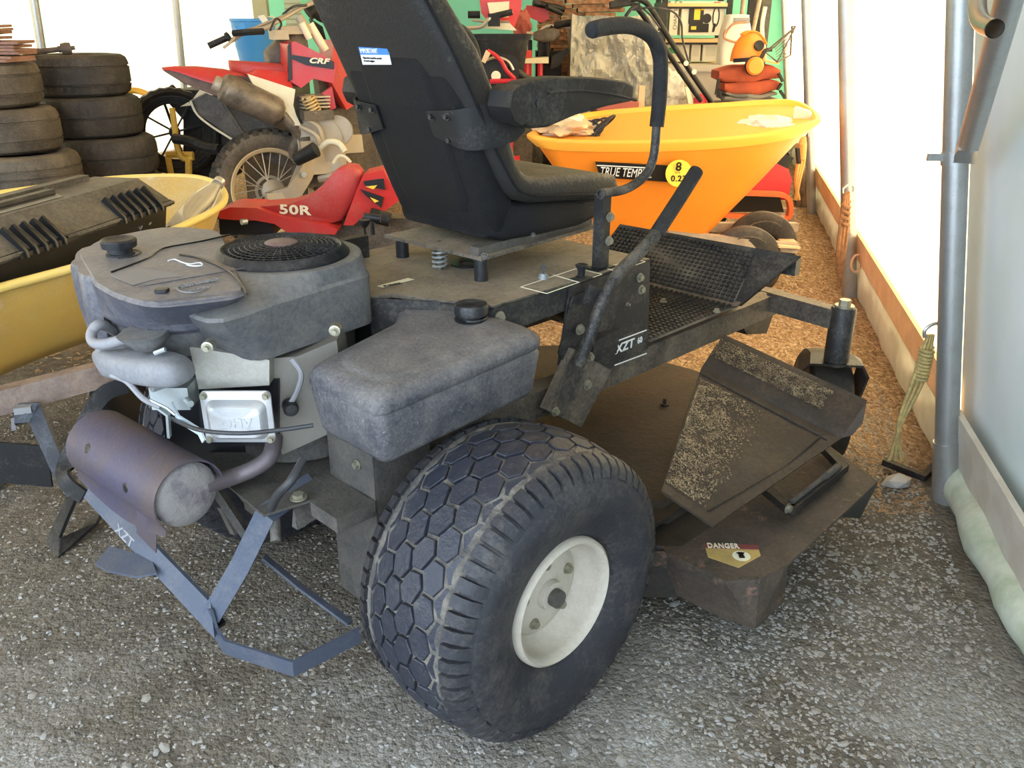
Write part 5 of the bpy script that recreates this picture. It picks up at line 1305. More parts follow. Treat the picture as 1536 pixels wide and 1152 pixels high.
# engine, frame, shock, exhaust header, footpeg
G().cyl(P(480, 210, 6.0), P(480, 210, 6.3), .15, n=28).box(P(478, 232, 6.1), (.30, .25, .22), (bx, by, bl)).bevel(.01, 1).o('engine_case', m_alloy, bike)
g = G()
for k in range(9): g.cyl(P(459 + k * 3.2, 145 + k * 4, 6.05) , P(459 + k * 3.2, 145 + k * 4, 6.05) + V((.01, .16, 0)), .055 + .004 * (k % 2), n=16) if 0 else g.box(P(468, 144 + k * 5, 6.12), (.19, .2, .011), (bx, by, bl))
g.o('cylinder_fins', m_alloy, bike)
g = G(); c0, c1 = P(462, 145, 5.98), P(476, 178, 6.0); ax = (c1 - c0); u_ = ax.normalized().orthogonal().normalized(); w_ = ax.normalized().cross(u_)
g.tube([c0 + ax * (i / 70) + (u_ * math.cos(i * .63) + w_ * math.sin(i * .63)) * .042 for i in range(71)], .007, 6).cyl(c0, c1, .022, n=12).o('shock_spring', mat('tan_spring', (.60, .42, .18), .5), bike)
G().box(P(445, 165, 6.1), (.10, .14, .20), (bx, by, bl)).box(P(475, 172, 6.0), (.2, .1, .06), (bx, by, bl)).bevel(.01, 1).o('air_box', m_dkbrown, bike)
G().tube([P(450, 190, 5.94), P(470, 200, 5.93), P(478, 212, 5.93), P(478, 228, 5.93)], .018, 8, sm=4).tube([P(460, 180, 5.95), P(478, 192, 5.95), P(484, 215, 5.95)], .018, 8, sm=4).o('frame_tube', m_alloy, bike)
G().tube([P(478, 225, 5.90), P(492, 213, 5.88), P(508, 215, 5.86), P(518, 228, 5.84)], .020, 10, sm=5).o('kick_start', m_wplas, bike)
G().tube([P(500, 245, 5.86), P(508, 234, 5.86), P(518, 236, 5.86), P(526, 244, 5.86)], .012, 8, sm=4).o('shift_lever', m_wplas, bike)
G().cyl(P(444, 240, 5.84), P(474, 224, 5.82), .042, .05, n=14).o('footpeg', m_dk, bike)
G().cyl(P(456, 205, 6.0), P(462, 240, 6.0), .045).box(P(462, 262, 6.1), (.2, .12, .15), (bx, by, bl)).o('linkage', m_dkbrown, bike)
G().tube([P(446, 268, 5.9), P(436, 280, 5.88)], .006, 6).o('brake_rod', m_spoke, bike)
# handlebars with grip, lever, clamp, cables
hbp = [P(346, 62, 6.0), P(372, 46, 6.0), P(398, 42, 6.05), P(420, 30, 6.15), P(455, 10, 6.3), P(485, -4, 6.4)]
hbar = G().tube(hbp, .014, 10, sm=5).tube([P(372, 46, 6.0), P(430, 22, 6.2), P(470, 5, 6.35)], .009, 8).o('handlebar', m_alloy, bike)
G().cyl(P(313, 69, 5.95), P(342, 56, 5.98), .020, n=14).cyl(P(341, 57, 5.98), P(344, 55, 5.98), .033, n=14).o('grip', m_dk, hbar)
G().tube([P(352, 56, 5.95), P(345, 64, 5.92), P(335, 72, 5.9)], .009, 8, sm=4).o('brake_lever', m_alloy, hbar)
G().tube([P(350, 50, 5.98), P(375, 48, 5.95), P(395, 47, 6.0)], .020, 8, sm=4).o('master_cylinder', m_dk, hbar)
G().cyl(P(355, 47, 6.0), P(368, 42, 6.02), .032, n=14).o('reservoir', m_bucket, hbar)
G().tube([P(405, 46, 6.0), P(414, 28, 6.05), P(422, 36, 6.1), P(414, 50, 6.1)], .007, 6, sm=5).tube([P(424, 22, 6.2), P(440, 10, 6.2), P(460, 8, 6.3)], .008, 6, sm=4).o('cable', m_wire, hbar)
G().prism([P(387, 24, 6.1), P(396, 22, 6.1), P(410, 42, 6.12), P(404, 46, 6.12)], by * .02).o('key_switch', m_wplas, hbar)
G().cyl(P(462, 20, 6.45), P(482, 4, 6.5), .05).cyl(P(478, 30, 6.5), P(492, 0, 6.55), .035).o('throttle_side', m_dk, hbar)
G().box(P(440, 45, 6.25), (.20, .14, .05), (bx, by, bl)).box(P(418, 52, 6.15), (.10, .12, .06), (bx, by, bl)).cyl(P(448, 25, 6.25), P(462, 48, 6.25), .03).bevel(.008, 1).o('triple_clamp', m_alloy, hbar)
G().cyl(P(464, 36, 6.28), P(488, 76, 6.3), .03).cyl(P(452, 34, 6.2), P(464, 58, 6.22), .022).o('fork_leg', m_wplas, bike)
G().prism([P(466, 28, 6.6), P(484, 40, 6.6), P(494, 75, 6.6), P(476, 60, 6.6)], by * .05).o('number_plate', m_dk, bike)
G().box(P(512, 150, 6.5), (.34, .12, .55), (bx, by, bl)).bevel(.02, 2).o('radiator', m_dkbrown, bike)
G().prism([P(500, 60, 6.3), P(540, 80, 6.4), P(545, 150, 6.4), P(520, 165, 6.3), P(498, 125, 6.3)], by * .3).bevel(.02, 2).o('front_shroud', m_red, bike)
G().box(P(520, 240, 6.45), (.5, .2, .5), (bx, by, bl)).bevel(.03, 2).o('lower_engine', m_dkbrown, bike)
G().cyl(P(508, 196, 6.2), P(506, 196, 6.05), .10, n=24).cyl(P(500, 250, 6.1), P(498, 250, 6.0), .07, n=20).box(P(520, 215, 6.2), (.2, .1, .12), (bx, by, bl)).bevel(.006, 1).o('clutch_cover', m_alloy, bike)
G().tube([P(478, 268, 6.0), P(505, 262, 6.0), P(535, 250, 6.0)], .03, 8, sm=4).o('skid_tube', m_alloy, bike)
G().prism([P(484, 140, 6.1), P(498, 130, 6.1), P(504, 162, 6.1), P(496, 165, 6.1)], by * .03).o('frame_guard', m_red, bike)

# ---- small red child's bike in front of it
KB = WY(450, 340, 4.3)
kid = empty('mini_bike', (KB.x, KB.y, 0), 0, "small red child's trail bike with 50R lettering on its seat, just behind the engine", 'motorcycle')
o0 = kid.location.copy()
P = lambda px, py, Yw: WY(px, py, Yw) - o0
kx = (P(560, 300, 4.3) - P(340, 330, 4.3)); kx.z = 0; kx.normalize(); ky = V((-kx.y, kx.x, 0))
poly = [(338, 312), (380, 311), (430, 307), (462, 296), (482, 280), (500, 258), (516, 250), (532, 252), (540, 262), (537, 285), (525, 310), (512, 332), (495, 337), (450, 330), (410, 320), (385, 313)]
pts = [P(px, py, 4.24) for px, py in poly]; c = sum(pts, V()) / len(pts)
rings = [[c + (p - c) * s_ + ky * d for p in pts] for d, s_ in ((0, .93), (.015, 1.0), (.13, 1.0), (.16, .9))]
ks = G().loft(rings).o('seat', m_red2, kid, sharp=60)
dd = (P(480, 319, 4.23) - P(420, 316, 4.23)).normalized()
text('lettering', '50R', .062, P(419, 320, 4.225), dd, Z, m_cream, ks, sx=1.45, bold=.002)
t_ = COL.objects[-1]
pl2 = [(326, 318), (345, 311), (385, 312), (410, 321), (450, 331), (490, 337), (506, 344), (503, 352), (430, 348), (412, 336), (385, 331), (352, 330), (328, 328)]
G().prism([P(px, py, 4.20) for px, py in pl2], ky * .22).bevel(.01, 2).o('rear_fender', m_red, kid)
G().prism([P(328, 328, 4.22), P(405, 334, 4.22), P(412, 352, 4.22), P(330, 352, 4.22)], ky * .2).o('under_tray', m_oil, kid)
G().cyl(P(362, 333, 4.18), P(370, 332, 4.2), .015, n=10).o('bolt', m_zinc, kid)
G().prism([P(515, 338, 4.22), P(535, 285, 4.22), P(545, 262, 4.22), P(575, 255, 4.24), P(600, 300, 4.26), P(575, 318, 4.24), P(545, 325, 4.22), P(530, 338, 4.22)], ky * .18).bevel(.012, 2).o('tank', m_red, kid)
G().prism([P(540, 284, 4.21), P(575, 296, 4.22), P(572, 312, 4.22), P(548, 293, 4.21)], V((0, .008, 0))).prism([P(545, 272, 4.21), P(575, 268, 4.22), P(578, 285, 4.22), P(547, 278, 4.21)], V((0, .008, 0))).o('tank_decal', m_decalb, kid)
G().prism([P(549, 280, 4.2), P(566, 278, 4.2), P(560, 284, 4.2)], V((0, .008, 0))).prism([P(555, 296, 4.2), P(568, 302, 4.2), P(562, 304, 4.2)], V((0, .008, 0))).o('decal_flash', m_yell, kid, kind='stuff')
G().box(P(560, 360, 4.4), (.6, .12, .25), (kx, ky, Z)).cyl(P(590, 400, 4.4), P(590, 400, 4.5), .13).bevel(.01, 1).o('engine', m_dkbrown, kid)
G().cyl(P(555, 322, 4.2), P(585, 330, 4.2), .035).o('air_filter', m_dk, kid)
for px in (395, 650):
    c = P(px, 400, 4.4); c.z = .22; G().lathe(c, ky, [(.13, -.03), (.17, -.045), (.215, -.035), (.225, 0), (.215, .035), (.17, .045), (.13, .03)], 40).o('wheel', m_knob, kid)

# ---- blue bucket behind the dirt bike
c = WY(386, 96, 7.6)
bu = empty('bucket', c, 0, 'bright blue plastic bucket behind the dirt bike handlebar', 'bucket')
G().lathe((0, 0, 0), Z, [(.0, 0), (.135, 0), (.15, .10), (.152, .115), (.158, .13), (.160, .18), (.166, .19), (.175, .32), (.182, .325), (.182, .345), (.170, .345), (.160, .20), (.13, .02), (0, .02)], 36).o('body', m_bucket, bu)
G().tube([V((.18 * math.cos(a), .18 * math.sin(a), .33 + .03 * math.sin(a * 2))) for a in [R(x) for x in range(0, 181, 20)]], .006, 6).o('handle', m_spoke, bu)
for z_ in (0,):  # crate it stands on, behind the bike
    g = G(); g.box(c + V((.1, .05, -c.z / 2)), (.5, .5, c.z)).bevel(.01, 1).o('storage_crate', m_dkbrown, None, label='dark crate under the blue bucket, behind the dirt bike', cat='crate')

# ================================================================== OLD YELLOW WHEELBARROW, LEFT
RZ = .745
wb = empty('wheelbarrow', WZ(60, 760, 0) * 1, 0, 'old faded yellow wheelbarrow with wooden handles at left, holding a toolbox', 'wheelbarrow')
wb.location.z = 0
o0 = wb.location.copy()
PZ_ = lambda px, py, z: WZ(px, py, z) - o0
PY = lambda px, py, Yw: WY(px, py, Yw) - o0
rim = [PZ_(-330, 540, RZ), PZ_(-120, 470, RZ), PZ_(0, 432, RZ), PZ_(130, 396, RZ), PZ_(230, 358, RZ), PZ_(318, 318, RZ), PZ_(338, 296, RZ), PZ_(325, 276, RZ), PZ_(290, 266, RZ + .0), PZ_(230, 265, RZ), PZ_(150, 270, RZ), PZ_(0, 290, RZ), PZ_(-200, 320, RZ), PZ_(-420, 390, RZ), PZ_(-440, 480, RZ)]
rim_s = smooth(rim, 5, True)
cen = sum(rim_s, V()) / len(rim_s)
bot_c = V((cen.x - .0, cen.y - .05, .46 - 0))
def shrink(k, z): return [V((cen.x + (p.x - cen.x) * k, cen.y + (p.y - cen.y) * k, z)) for p in rim_s]
tr = G().loft([shrink(.50, .405), shrink(.62, .415), shrink(.74, .47), shrink(.90, .63), shrink(.985, RZ - .01), shrink(.985, RZ), shrink(.965, RZ - .01), shrink(.88, .63), shrink(.72, .48), shrink(.60, .425), shrink(.48, .415)], cap=True).o('tray', m_yellow, wb, sharp=50)
G().tube(rim_s, .014, 10, closed=True).o('rolled_rim', m_yrim, tr)
# wooden handles
b0, b1 = PY(-60, 615, 2.12), PY(190, 556, 2.62)
b0, b1 = PZ_(-80, 622, .425), PZ_(215, 545, .425)
for dx_ in (V((0, 0, 0)), V((-.55, .30, 0))):
    G().bar([b0 + dx_, b1 + dx_ + (b1 - b0) * .6], .045, .075, Z).bevel(.004, 1).o('handle', m_wood, wb)
# legs: folded steel channel with foot loop
def leg(off):
    k = lambda px, py, z: PZ_(px, py, z) + off
    o = G().sweep([k(22, 622, .385), k(52, 618, .385), k(95, 715, .22), k(112, 740, .17)], [(-.034, -.006), (.034, -.006), (.034, .006), (-.034, .006)], up=V((-.6, -.6, .5))).bevel(.002, 1).o('leg', mat('worn_dark_leg', (.035, .038, .045), .45, .2, d=(.17, .18, .20), da=.05, ds=14), wb)
    G().sweep([k(112, 738, .17), k(98, 770, .10), k(80, 810, .012), k(90, 822, .006), k(135, 790, .006), k(142, 775, .02)], [(-.032, -.005), (.032, -.005), (.032, .005), (-.032, .005)], up=V((-.5, -.5, .7))).o('foot_loop', m_dk, o)
    G().bar([k(22, 615, .40), k(48, 612, .40)], .03, .02).bar([k(20, 628, .37), k(21, 645, .35)], .012, .006).o('leg_bracket', m_hose, o)
leg(V((0, 0, 0)))
leg(V((-.48, .26, 0)))
# dark brace plate and rubber wheel
G().sweep([PZ_(-40, 690, .22), PZ_(75, 700, .20)], [(-.004, -.07), (.004, -.07), (.004, .07), (-.004, .07)], up=Z).o('leg_plate', m_dk, wb)
wc = PZ_(70, 640, .20) + V((.12, .42, 0)); wc.z = .19
wt = G().lathe(wc, V((.8, -.3, 0)), [(.10, -.03), (.14, -.045), (.18, -.035), (.19, 0), (.18, .035), (.14, .045), (.10, .03)], 40, True).o('wheel', m_oil, wb)
c = WZ(2, 718, .03)
g = G(); g.lathe(c + V((-.02, 0, 0)), V((.9, -.4, 0)), [(0, -.014), (.03, -.018), (.038, -.010), (.038, .010), (.03, .018), (0, .014)], 24).o('caster_wheel', m_troad, None, label='small grey rubber wheel on the dirt at the far left edge', cat='wheel')
# ---- toolbox lying in the tray
tbx = empty('toolbox', WZ(120, 330, .80), 0, 'big black toolbox with dusty grey lid lying in the yellow wheelbarrow', 'toolbox')
o0 = tbx.location.copy()
PZ_ = lambda px, py, z: WZ(px, py, z) - o0
zl = .800; 
f0, f1 = PZ_(-160, 453, zl), PZ_(258, 308, zl)                 # front lower lip of lid, left to right
du = (f1 - f0).normalized(); dv = V((-du.y, du.x, 0)) 
if dv.y < 0: dv = -dv
ln = (f1 - f0).length
dp = .34
def Q(u, v, z): return f0 + du * (ln * u) + dv * v + Z * z
G().prism([Q(.0, .02, -.004), Q(.995, .02, -.004), Q(.975, .035, -.15), Q(.02, .035, -.15)], dv * (dp - .05)).bevel(.006, 2).o('body', m_tool, tbx)
G().loft([[Q(0, 0, 0), Q(1, 0, 0), Q(1, dp, 0), Q(0, dp, 0)], [Q(0, 0, .022), Q(1, 0, .022), Q(1, dp, .022), Q(0, dp, .022)], [Q(.0, .004, .024), Q(.995, .004, .024), Q(.995, dp, .024), Q(0, dp, .024)], [Q(.02, .095, .105), Q(.965, .095, .105), Q(.965, dp - .06, .105), Q(.02, dp - .06, .105)]]).bevel(.006, 2).o('lid', m_toolid, tbx)
lid = COL.objects[-1]
for r0, n_ in ((.745, 6), (.36, 5)):
    for k in range(n_):
        u = r0 + k * (.036 if r0 > .5 else .034)
        G().prism([Q(u, -.022, .0), Q(u, -.020, .020), Q(u, .045, .088), Q(u, .060, .074), Q(u, .02, .01)], du * .010).o('rib', m_tool, lid)
    G().box(Q(r0 + .09, -.004, .008), (ln * .21, .020, .014), (du, dv, Z)).o('latch_pocket', m_tool, lid)
G().tube([Q(.01, -.006, .012), Q(.36, -.006, .012)], .008, 8).tube([Q(.52, -.006, .012), Q(.74, -.006, .012)], .008, 8).tube([Q(.94, -.006, .012), Q(1, -.006, .012)], .008, 8).o('lip_rail', m_toolid, lid, kind='stuff')
G().prism([Q(.10, dp - .10, .105), Q(.90, dp - .10, .105), Q(.90, dp - .06, .105), Q(.10, dp - .06, .105)], Z * .02).bevel(.004, 1).o('back_ridge', m_toolid, lid)
G().prism([Q(.42, .12, .1055), Q(.66, .12, .1055), Q(.70, .19, .1055), Q(.38, .19, .1055)], Z * .0015).o('handle_recess', m_oil, lid)
G().bar([Q(.40, .205, .112), Q(.70, .205, .112)], .03, .016, Z).bevel(.004, 1).o('handle', m_toolid, lid)
text('lettering', 'TOOL BOX', .02, Q(.5, -.001, -.06), du, Z, m_toolid, tbx) if 0 else None
G().tube([Q(.84, .015, -.04), Q(.845, .015, -.05), Q(.855, .015, -.04)], .003, 5).tube([Q(.89, .015, -.045), Q(.90, .015, -.04)], .003, 5).o('emboss_mark', m_hose, tbx)
# ---- glass bottle leaning in the tray's far end
b0, b1 = WZ(262, 352, .66), WZ(330, 272, .80)
d = b1 - b0; ln_ = d.length
bo = empty('glass_bottle', b0, 0, 'empty dusty glass bottle with silver cap leaning on the yellow tray end', 'bottle')
G().lathe((0, 0, 0), d, [(0, 0), (.042, 0), (.048, .01), (.05, ln_ * .5), (.046, ln_ * .62), (.030, ln_ * .82), (.022, ln_ * .90), (.022, ln_ * .96), (.0, ln_ * .96)], 28).o('body', m_glass, bo)
G().lathe(d * .93, d, [(.024, 0), (.027, .004), (.024, .012), (.025, .03), (.02, .034), (0, .034)], 20).o('cap', m_silver, bo)

# ================================================================== ORANGE WHEELBARROW, RIGHT
ob = empty('wheelbarrow', (.85, 4.75, 0), 0, 'large orange plastic-tray wheelbarrow with twin wheels behind the mower seat', 'wheelbarrow')
o0 = ob.location.copy()
P = lambda px, py, Yw: WY(px, py, Yw) - o0
NY, FY = 4.40, 5.12
rim = [P(797, 206, NY + .02), P(850, 213, NY), P(980, 214, NY), P(1100, 208, NY), P(1180, 197, NY + .02), P(1220, 186, NY + .14), P(1229, 178, NY + .32), P(1214, 163, FY - .12), P(1180, 152, FY), P(1080, 157, FY), P(960, 164, FY), P(880, 172, FY), P(830, 186, FY - .25), P(800, 199, NY + .25)]
rs_ = smooth(rim, 5, True); n_ = len(rs_)
cb = P(985, 345, 4.75)
def depth_ring(t):
    """t 0 rim .. 1 bottom: a deep tub, long sloped nose to the right, steep back to the left"""
    out = []
    base = [P(935, 300, 4.72), P(1060, 350, 4.72)]
    for p in rs_:
        q_ = p.copy(); x0 = P(905, 340, 4.75).x; x1 = P(1052, 340, 4.75).x
        bxp = min(max(p.x, x0), x1); byp = (P(985, 340, 4.62).y if p.y < cb.y else P(985, 340, 4.62).y + .36)
        yy = (p.y - (P(0, 0, (NY + FY) / 2).y))
        tgt = V((x0 + (p.x - P(797, 206, NY).x) / (P(1229, 178, NY).x - P(797, 206, NY).x) * (x1 - x0), P(0, 0, 4.76).y + yy * .55, cb.z + .0))
        out.append(p.lerp(tgt, t))
    return out
R0 = rs_
def off(ring, k, dz):
    c = sum(ring, V()) / len(ring); return [V((c.x + (p.x - c.x) * k, c.y + (p.y - c.y) * k, p.z + dz)) for p in ring]
tray = G().loft([off(depth_ring(1.0), .80, -.012), depth_ring(1.0), depth_ring(.93), depth_ring(.5), off(depth_ring(.06), .985, 0)]).o('tray', m_orange, ob, sharp=60)
G().loft([off(depth_ring(.02), .975, 0), off(depth_ring(.5), .985, .01), off(depth_ring(.93), .97, .02), off(depth_ring(1.0), .75, .014)]).o('tray_inside', m_orange_in, tray, sharp=60)
G().loft([off(depth_ring(.09), 1.0, 0), off(R0, 1.010, -.008), off(R0, 1.012, .006), off(R0, 1.0, .012), off(R0, .965, .010), off(depth_ring(.05), .955, 0)], cap=False).o('rolled_rim', m_orim, tray, sharp=60)
# printed band and round capacity badge on the near side
def side(px, py, lift=.012):
    """point on the near wall of the tub"""
    y = NY + (NY * 0) + (py - 205) / 140 * .16
    return P(px, py, y - lift)
TB = [side(893, 243, .03), side(1012, 250, .03), side(1012, 274, .03), side(900, 266, .03)]
TB = [P(893, 243, 4.405), P(1030, 250, 4.405), P(1030, 275, 4.43), P(900, 266, 4.43)]
dcl = G().prism(TB, V((0, .02, 0))).o('brand_band', m_decalb, tray)
ln1 = (TB[1] - TB[0]).normalized()
text('lettering', 'TRUE TEMPER.', .062, P(899, 263, 4.395), ln1, Z + V((0, -.1, 0)), m_white, dcl, sx=.66, bold=.0, shear=.15)
g = G(); g.bar([P(895, 248, 4.40), P(975, 252, 4.40)], .003, .005, Z).o('band_line', m_white, dcl)
c = P(1018, 260, 4.395)
bd = G().lathe(c, V((0, -1, .12)), [(0, 0), (.066, 0), (.066, .003), (0, .003)], 36).o('capacity_badge', m_yell, tray)
text('lettering', '8', .060, P(1013, 256, 4.385), (1, 0, 0), (0, -.1, 1), m_decalb, bd, bold=.0015)
text('lettering', 'cu ft', .014, P(1012.5, 260, 4.385), (1, 0, 0), (0, -.1, 1), m_decalb, bd)
text('lettering', '0.23', .042, P(1006, 272, 4.388), (1, 0, 0), (0, -.1, 1), m_decalb, bd, bold=.0012)
# undercarriage: handles, legs, two wheels
G().bar([P(1000, 352, 4.55), P(1195, 372, 4.62)], .05, .05, Z).bevel(.004, 1).o('wooden_rail', m_greyw, ob)
G().bar([P(1000, 340, 5.05), P(1195, 340, 5.2)], .05, .05, Z).bevel(.004, 1).o('wooden_rail', m_greyw, ob)
G().bar([P(1165, 368, 4.58), P(1197, 370, 4.6)], .06, .012, Z).o('nose_bracket', m_box2, ob)
G().bar([P(1170, 362, 4.9), P(1193, 362, 4.9)], .08, .01, Z).o('nose_bracket', m_box2, ob)
for px, py, Yc in ((1112, 420, 4.62), (1140, 372, 5.0)):
    c = P(px, py, Yc); c.z = .215
    w = G().lathe(c, (.10, 1, 0), [(.10, -.04), (.14, -.052), (.185, -.045), (.205, -.025), (.208, 0), (.205, .025), (.185, .045), (.14, .052), (.10, .04)], 48).o('wheel', m_troad, ob)
    G().lathe(c, (.10, 1, 0), [(0, -.03), (.03, -.05), (.05, -.02), (.10, -.04), (.105, -.03), (.105, .03), (.05, .02), (.03, .05), (0, .03)], 28).o('wheel_rim', m_dk, w)
    G().tube([c + V((math.cos(a) * .16, -.055, math.sin(a) * .16)) for a in bez_r(32)], .004, 5, closed=True).o('sidewall_line', m_troad2, w)
for px in (930, 1000):
    a = P(px, 345, 4.6); b = V((a.x - .1, a.y, -.0)); G().bar([a, b + Z * .01], .03, .02).o('leg', m_dk, ob)
# load: plastic bag, paper sacks, coiled cable
def crumple(name, c, sx, sy, sz, m, label, cat, seed, sub=4, amp=.35):
    b = bmesh.new(); bmesh.ops.create_icosphere(b, subdivisions=sub, radius=1)
    for v in b.verts:
        n1 = MN.noise(v.co * 2.2 + V((seed, 0, 0))); n2 = abs(MN.noise(v.co * 4.5 + V((0, seed, 0))))
        k = 1 + amp * n1 + amp * .7 * (n2 - .2); v.co = V((v.co.x * sx * k, v.co.y * sy * k, v.co.z * sz * k))
    me = bpy.data.meshes.new(name); b.to_mesh(me); b.free(); me.materials.append(m); me.shade_smooth(); me.set_sharp_from_angle(angle=R(24))
    o = bpy.data.objects.new(name, me); COL.objects.link(o); o.location = c; return tag(o, label, cat)
crumple('plastic_sack', WY(1150, 197, 4.75), .18, .14, .075, mat('pale_plastic_sack', (.78, .72, .60), .35, tl=.2), 'crumpled whitish plastic sack in the nose of the orange wheelbarrow', 'sack', 3)
g = G(); pts = [WY(px, py, 4.8) for px, py in ((1186, 205), (1192, 160), (1212, 166), (1222, 180), (1205, 205))]
g.prism(pts, V((.02, .03, 0))).o('film_scrap', m_bag, None, label='folded scrap of clear film standing at the tip of the orange wheelbarrow', cat='film')
crumple('paper_sack', WY(850, 190, 4.7), .16, .16, .06, mat('tan_paper', (.72, .55, .33), .8, c2=(.60, .45, .27)), 'tan paper sack at the back end of the orange wheelbarrow', 'sack', 8)
g = G(); g.prism([WY(px, py, 4.62) for px, py in ((812, 203), (838, 178), (872, 176), (880, 206), (850, 210))], V((.02, .12, 0))).o('cardboard_flap', m_box, None, label='pale cardboard flap leaning at the left end of the orange wheelbarrow', cat='cardboard')
cc_ = WY(893, 196, 4.62); g = G()
for k in range(5): g.tube([cc_ + V((.055 * math.cos(a) + .018 * k - .03, .05 * math.sin(a) * .5, .045 * math.sin(a + .5 * k) + .008 * k)) for a in bez_r(24)], .006, 6, closed=True)
g.o('coiled_cable', m_wire, None, label='coil of black cable lying in the orange wheelbarrow', cat='cable')

# ================================================================== BACK OF THE SHED, RIGHT
# red machine under the orange tray's nose
o_ = WY(1150, 318, 6.3); o_.z = 0
rm = empty('red_machine', o_, 0, 'red plastic machine with an orange rim on the ground behind the orange wheelbarrow', 'machine')
P = lambda px, py, Yw: WY(px, py, Yw) - o_
G().prism([P(1085, 235, 6.2), P(1150, 236, 6.2), P(1180, 246, 6.25), P(1188, 270, 6.25), P(1182, 300, 6.2), P(1085, 300, 6.2)], V((.0, .35, 0))).bevel(.02, 2).o('hood', m_reddeep, rm)
G().sweep(smooth([P(1085, 288, 6.14), P(1140, 290, 6.14), P(1172, 292, 6.14), P(1183, 300, 6.14), P(1184, 320, 6.14), P(1170, 327, 6.14), P(1085, 322, 6.14)], 4), [(-.015, -.035), (.015, -.035), (.015, .035), (-.015, .035)], up=V((0, -1, 0))).o('orange_rim', mat('orange_red_plastic', (.80, .16, .05), .4), rm)
G().prism([P(1085, 294, 6.16), P(1170, 296, 6.16), P(1176, 318, 6.16), P(1085, 318, 6.16)], V((0, .3, 0))).o('dark_front', m_oil, rm)
text('lettering', 'HONDA', .06, P(1120, 312, 6.15), (1, 0, 0), Z, m_hose, rm) if 0 else None
G().bar([P(1110, 326, 6.2), P(1190, 326, 6.2)], .06, .05).bar([P(1150, 318, 6.5), P(1192, 318, 6.5)], .06, .06).o('skid', m_greyw, rm)
# black strap ends by the tray nose
g = G(); g.bar([WY(1168, 236, 6.0), WY(1184, 244, 6.0)], .06, .08).bar([WY(1196, 222, 6.3), WY(1198, 245, 6.3)], .05, .02).tube([WY(1190, 215, 6.2), WY(1180, 232, 6.1)], .02, 6).o('tool_strap', m_dk, None, label='black strap and buckle hanging under the orange wheelbarrow tip', cat='strap')
crumple('burlap_bundle', WY(1205, 282, 7.3), .07, .07, .26, mat('dusty_leaf_bundle', (.32, .23, .15), .9, c2=(.22, .15, .1), cs=8), 'brown dusty bundle standing against the third frame post', 'bundle', 5)
# stack of cedar boards, many thin pieces
bp0 = WY(868, 140, 9.2)
bs_ = empty('board_stack', (bp0.x, bp0.y, 0), 0, 'tall stack of split brown cedar boards at the back of the shed', 'stack')
rs = random.Random(21); z = .02; row = 0
while z < 1.80:
    x = -.42
    while x < .30:
        w = rs.uniform(.14, .34); h = rs.uniform(.034, .0385)
        if z > .55 or row % 1 == 0:
            o = G().box((0, 0, 0), (w - .008, .3, h * .9)).bevel(.004, 1).o('board', m_bark, bs_)
            o.location = (x + w / 2, rs.uniform(-.035, .035), z + h / 2); o.rotation_euler = (rs.uniform(-.02, .02), rs.uniform(-.04, .04), rs.uniform(-.06, .06))
        x += w
    z += .036; row += 1
# heap under tarpaulin
P = lambda px, py, Yw: WY(px, py, Yw)
b = bmesh.new()
o_ = P(918, 160, 8.2)
cols, rows = 46, 70; vs = []; fs = []
for j in range(rows + 1):
    for i in range(cols + 1):
        u, v = i / cols, j / rows
        x = -.38 + .76 * u; z = 1.46 * v
        x *= 1 + .05 * (1 - v)
        n = MN.noise(V((u * 3, v * 4, 1))) * .05 - abs(MN.noise(V((u * 4 + v * 2, v * 5 - u, 4)))) * .085 - abs(MN.noise(V((u * 9 - v * 3, v * 10 + u * 2, 9)))) * .05 - abs(MN.noise(V((u * 20, v * 24, 2)))) * .018
        vs.append((x, -n, z + (.05 * MN.noise(V((u * 3, 0, 7))) if j == rows else 0) - (.04 * (u - .5) if j == rows else 0)))
for j in range(rows):
    for i in range(cols): k = j * (cols + 1) + i; fs.append((k, k + 1, k + cols + 2, k + cols + 1))
m0 = len(vs)
g = G().faces(vs, fs)
top = [vs[rows * (cols + 1) + i] for i in range(cols + 1)]
g.faces([V(p) for p in top] + [V((p[0], .5, p[2] - .02)) for p in top], [(i, i + 1, i + cols + 2, i + cols + 1) for i in range(cols)])
for sd in (0, cols):
    edge = [V(vs[j * (cols + 1) + sd]) for j in range(rows + 1)]
    g.faces(edge + [V((p.x, .5, p.z)) for p in edge], [(j, j + 1, j + rows + 2, j + rows + 1) for j in range(rows)])
bmesh.ops.triangulate(g.b, faces=g.b.faces[:], quad_method='SHORT_EDGE')
o = g.o('covered_heap', m_gtarp, None, sharp=14, label='tall heap wrapped in a crinkled grey tarpaulin at the back', cat='tarpaulin')
o.location = (o_.x, o_.y, 0)
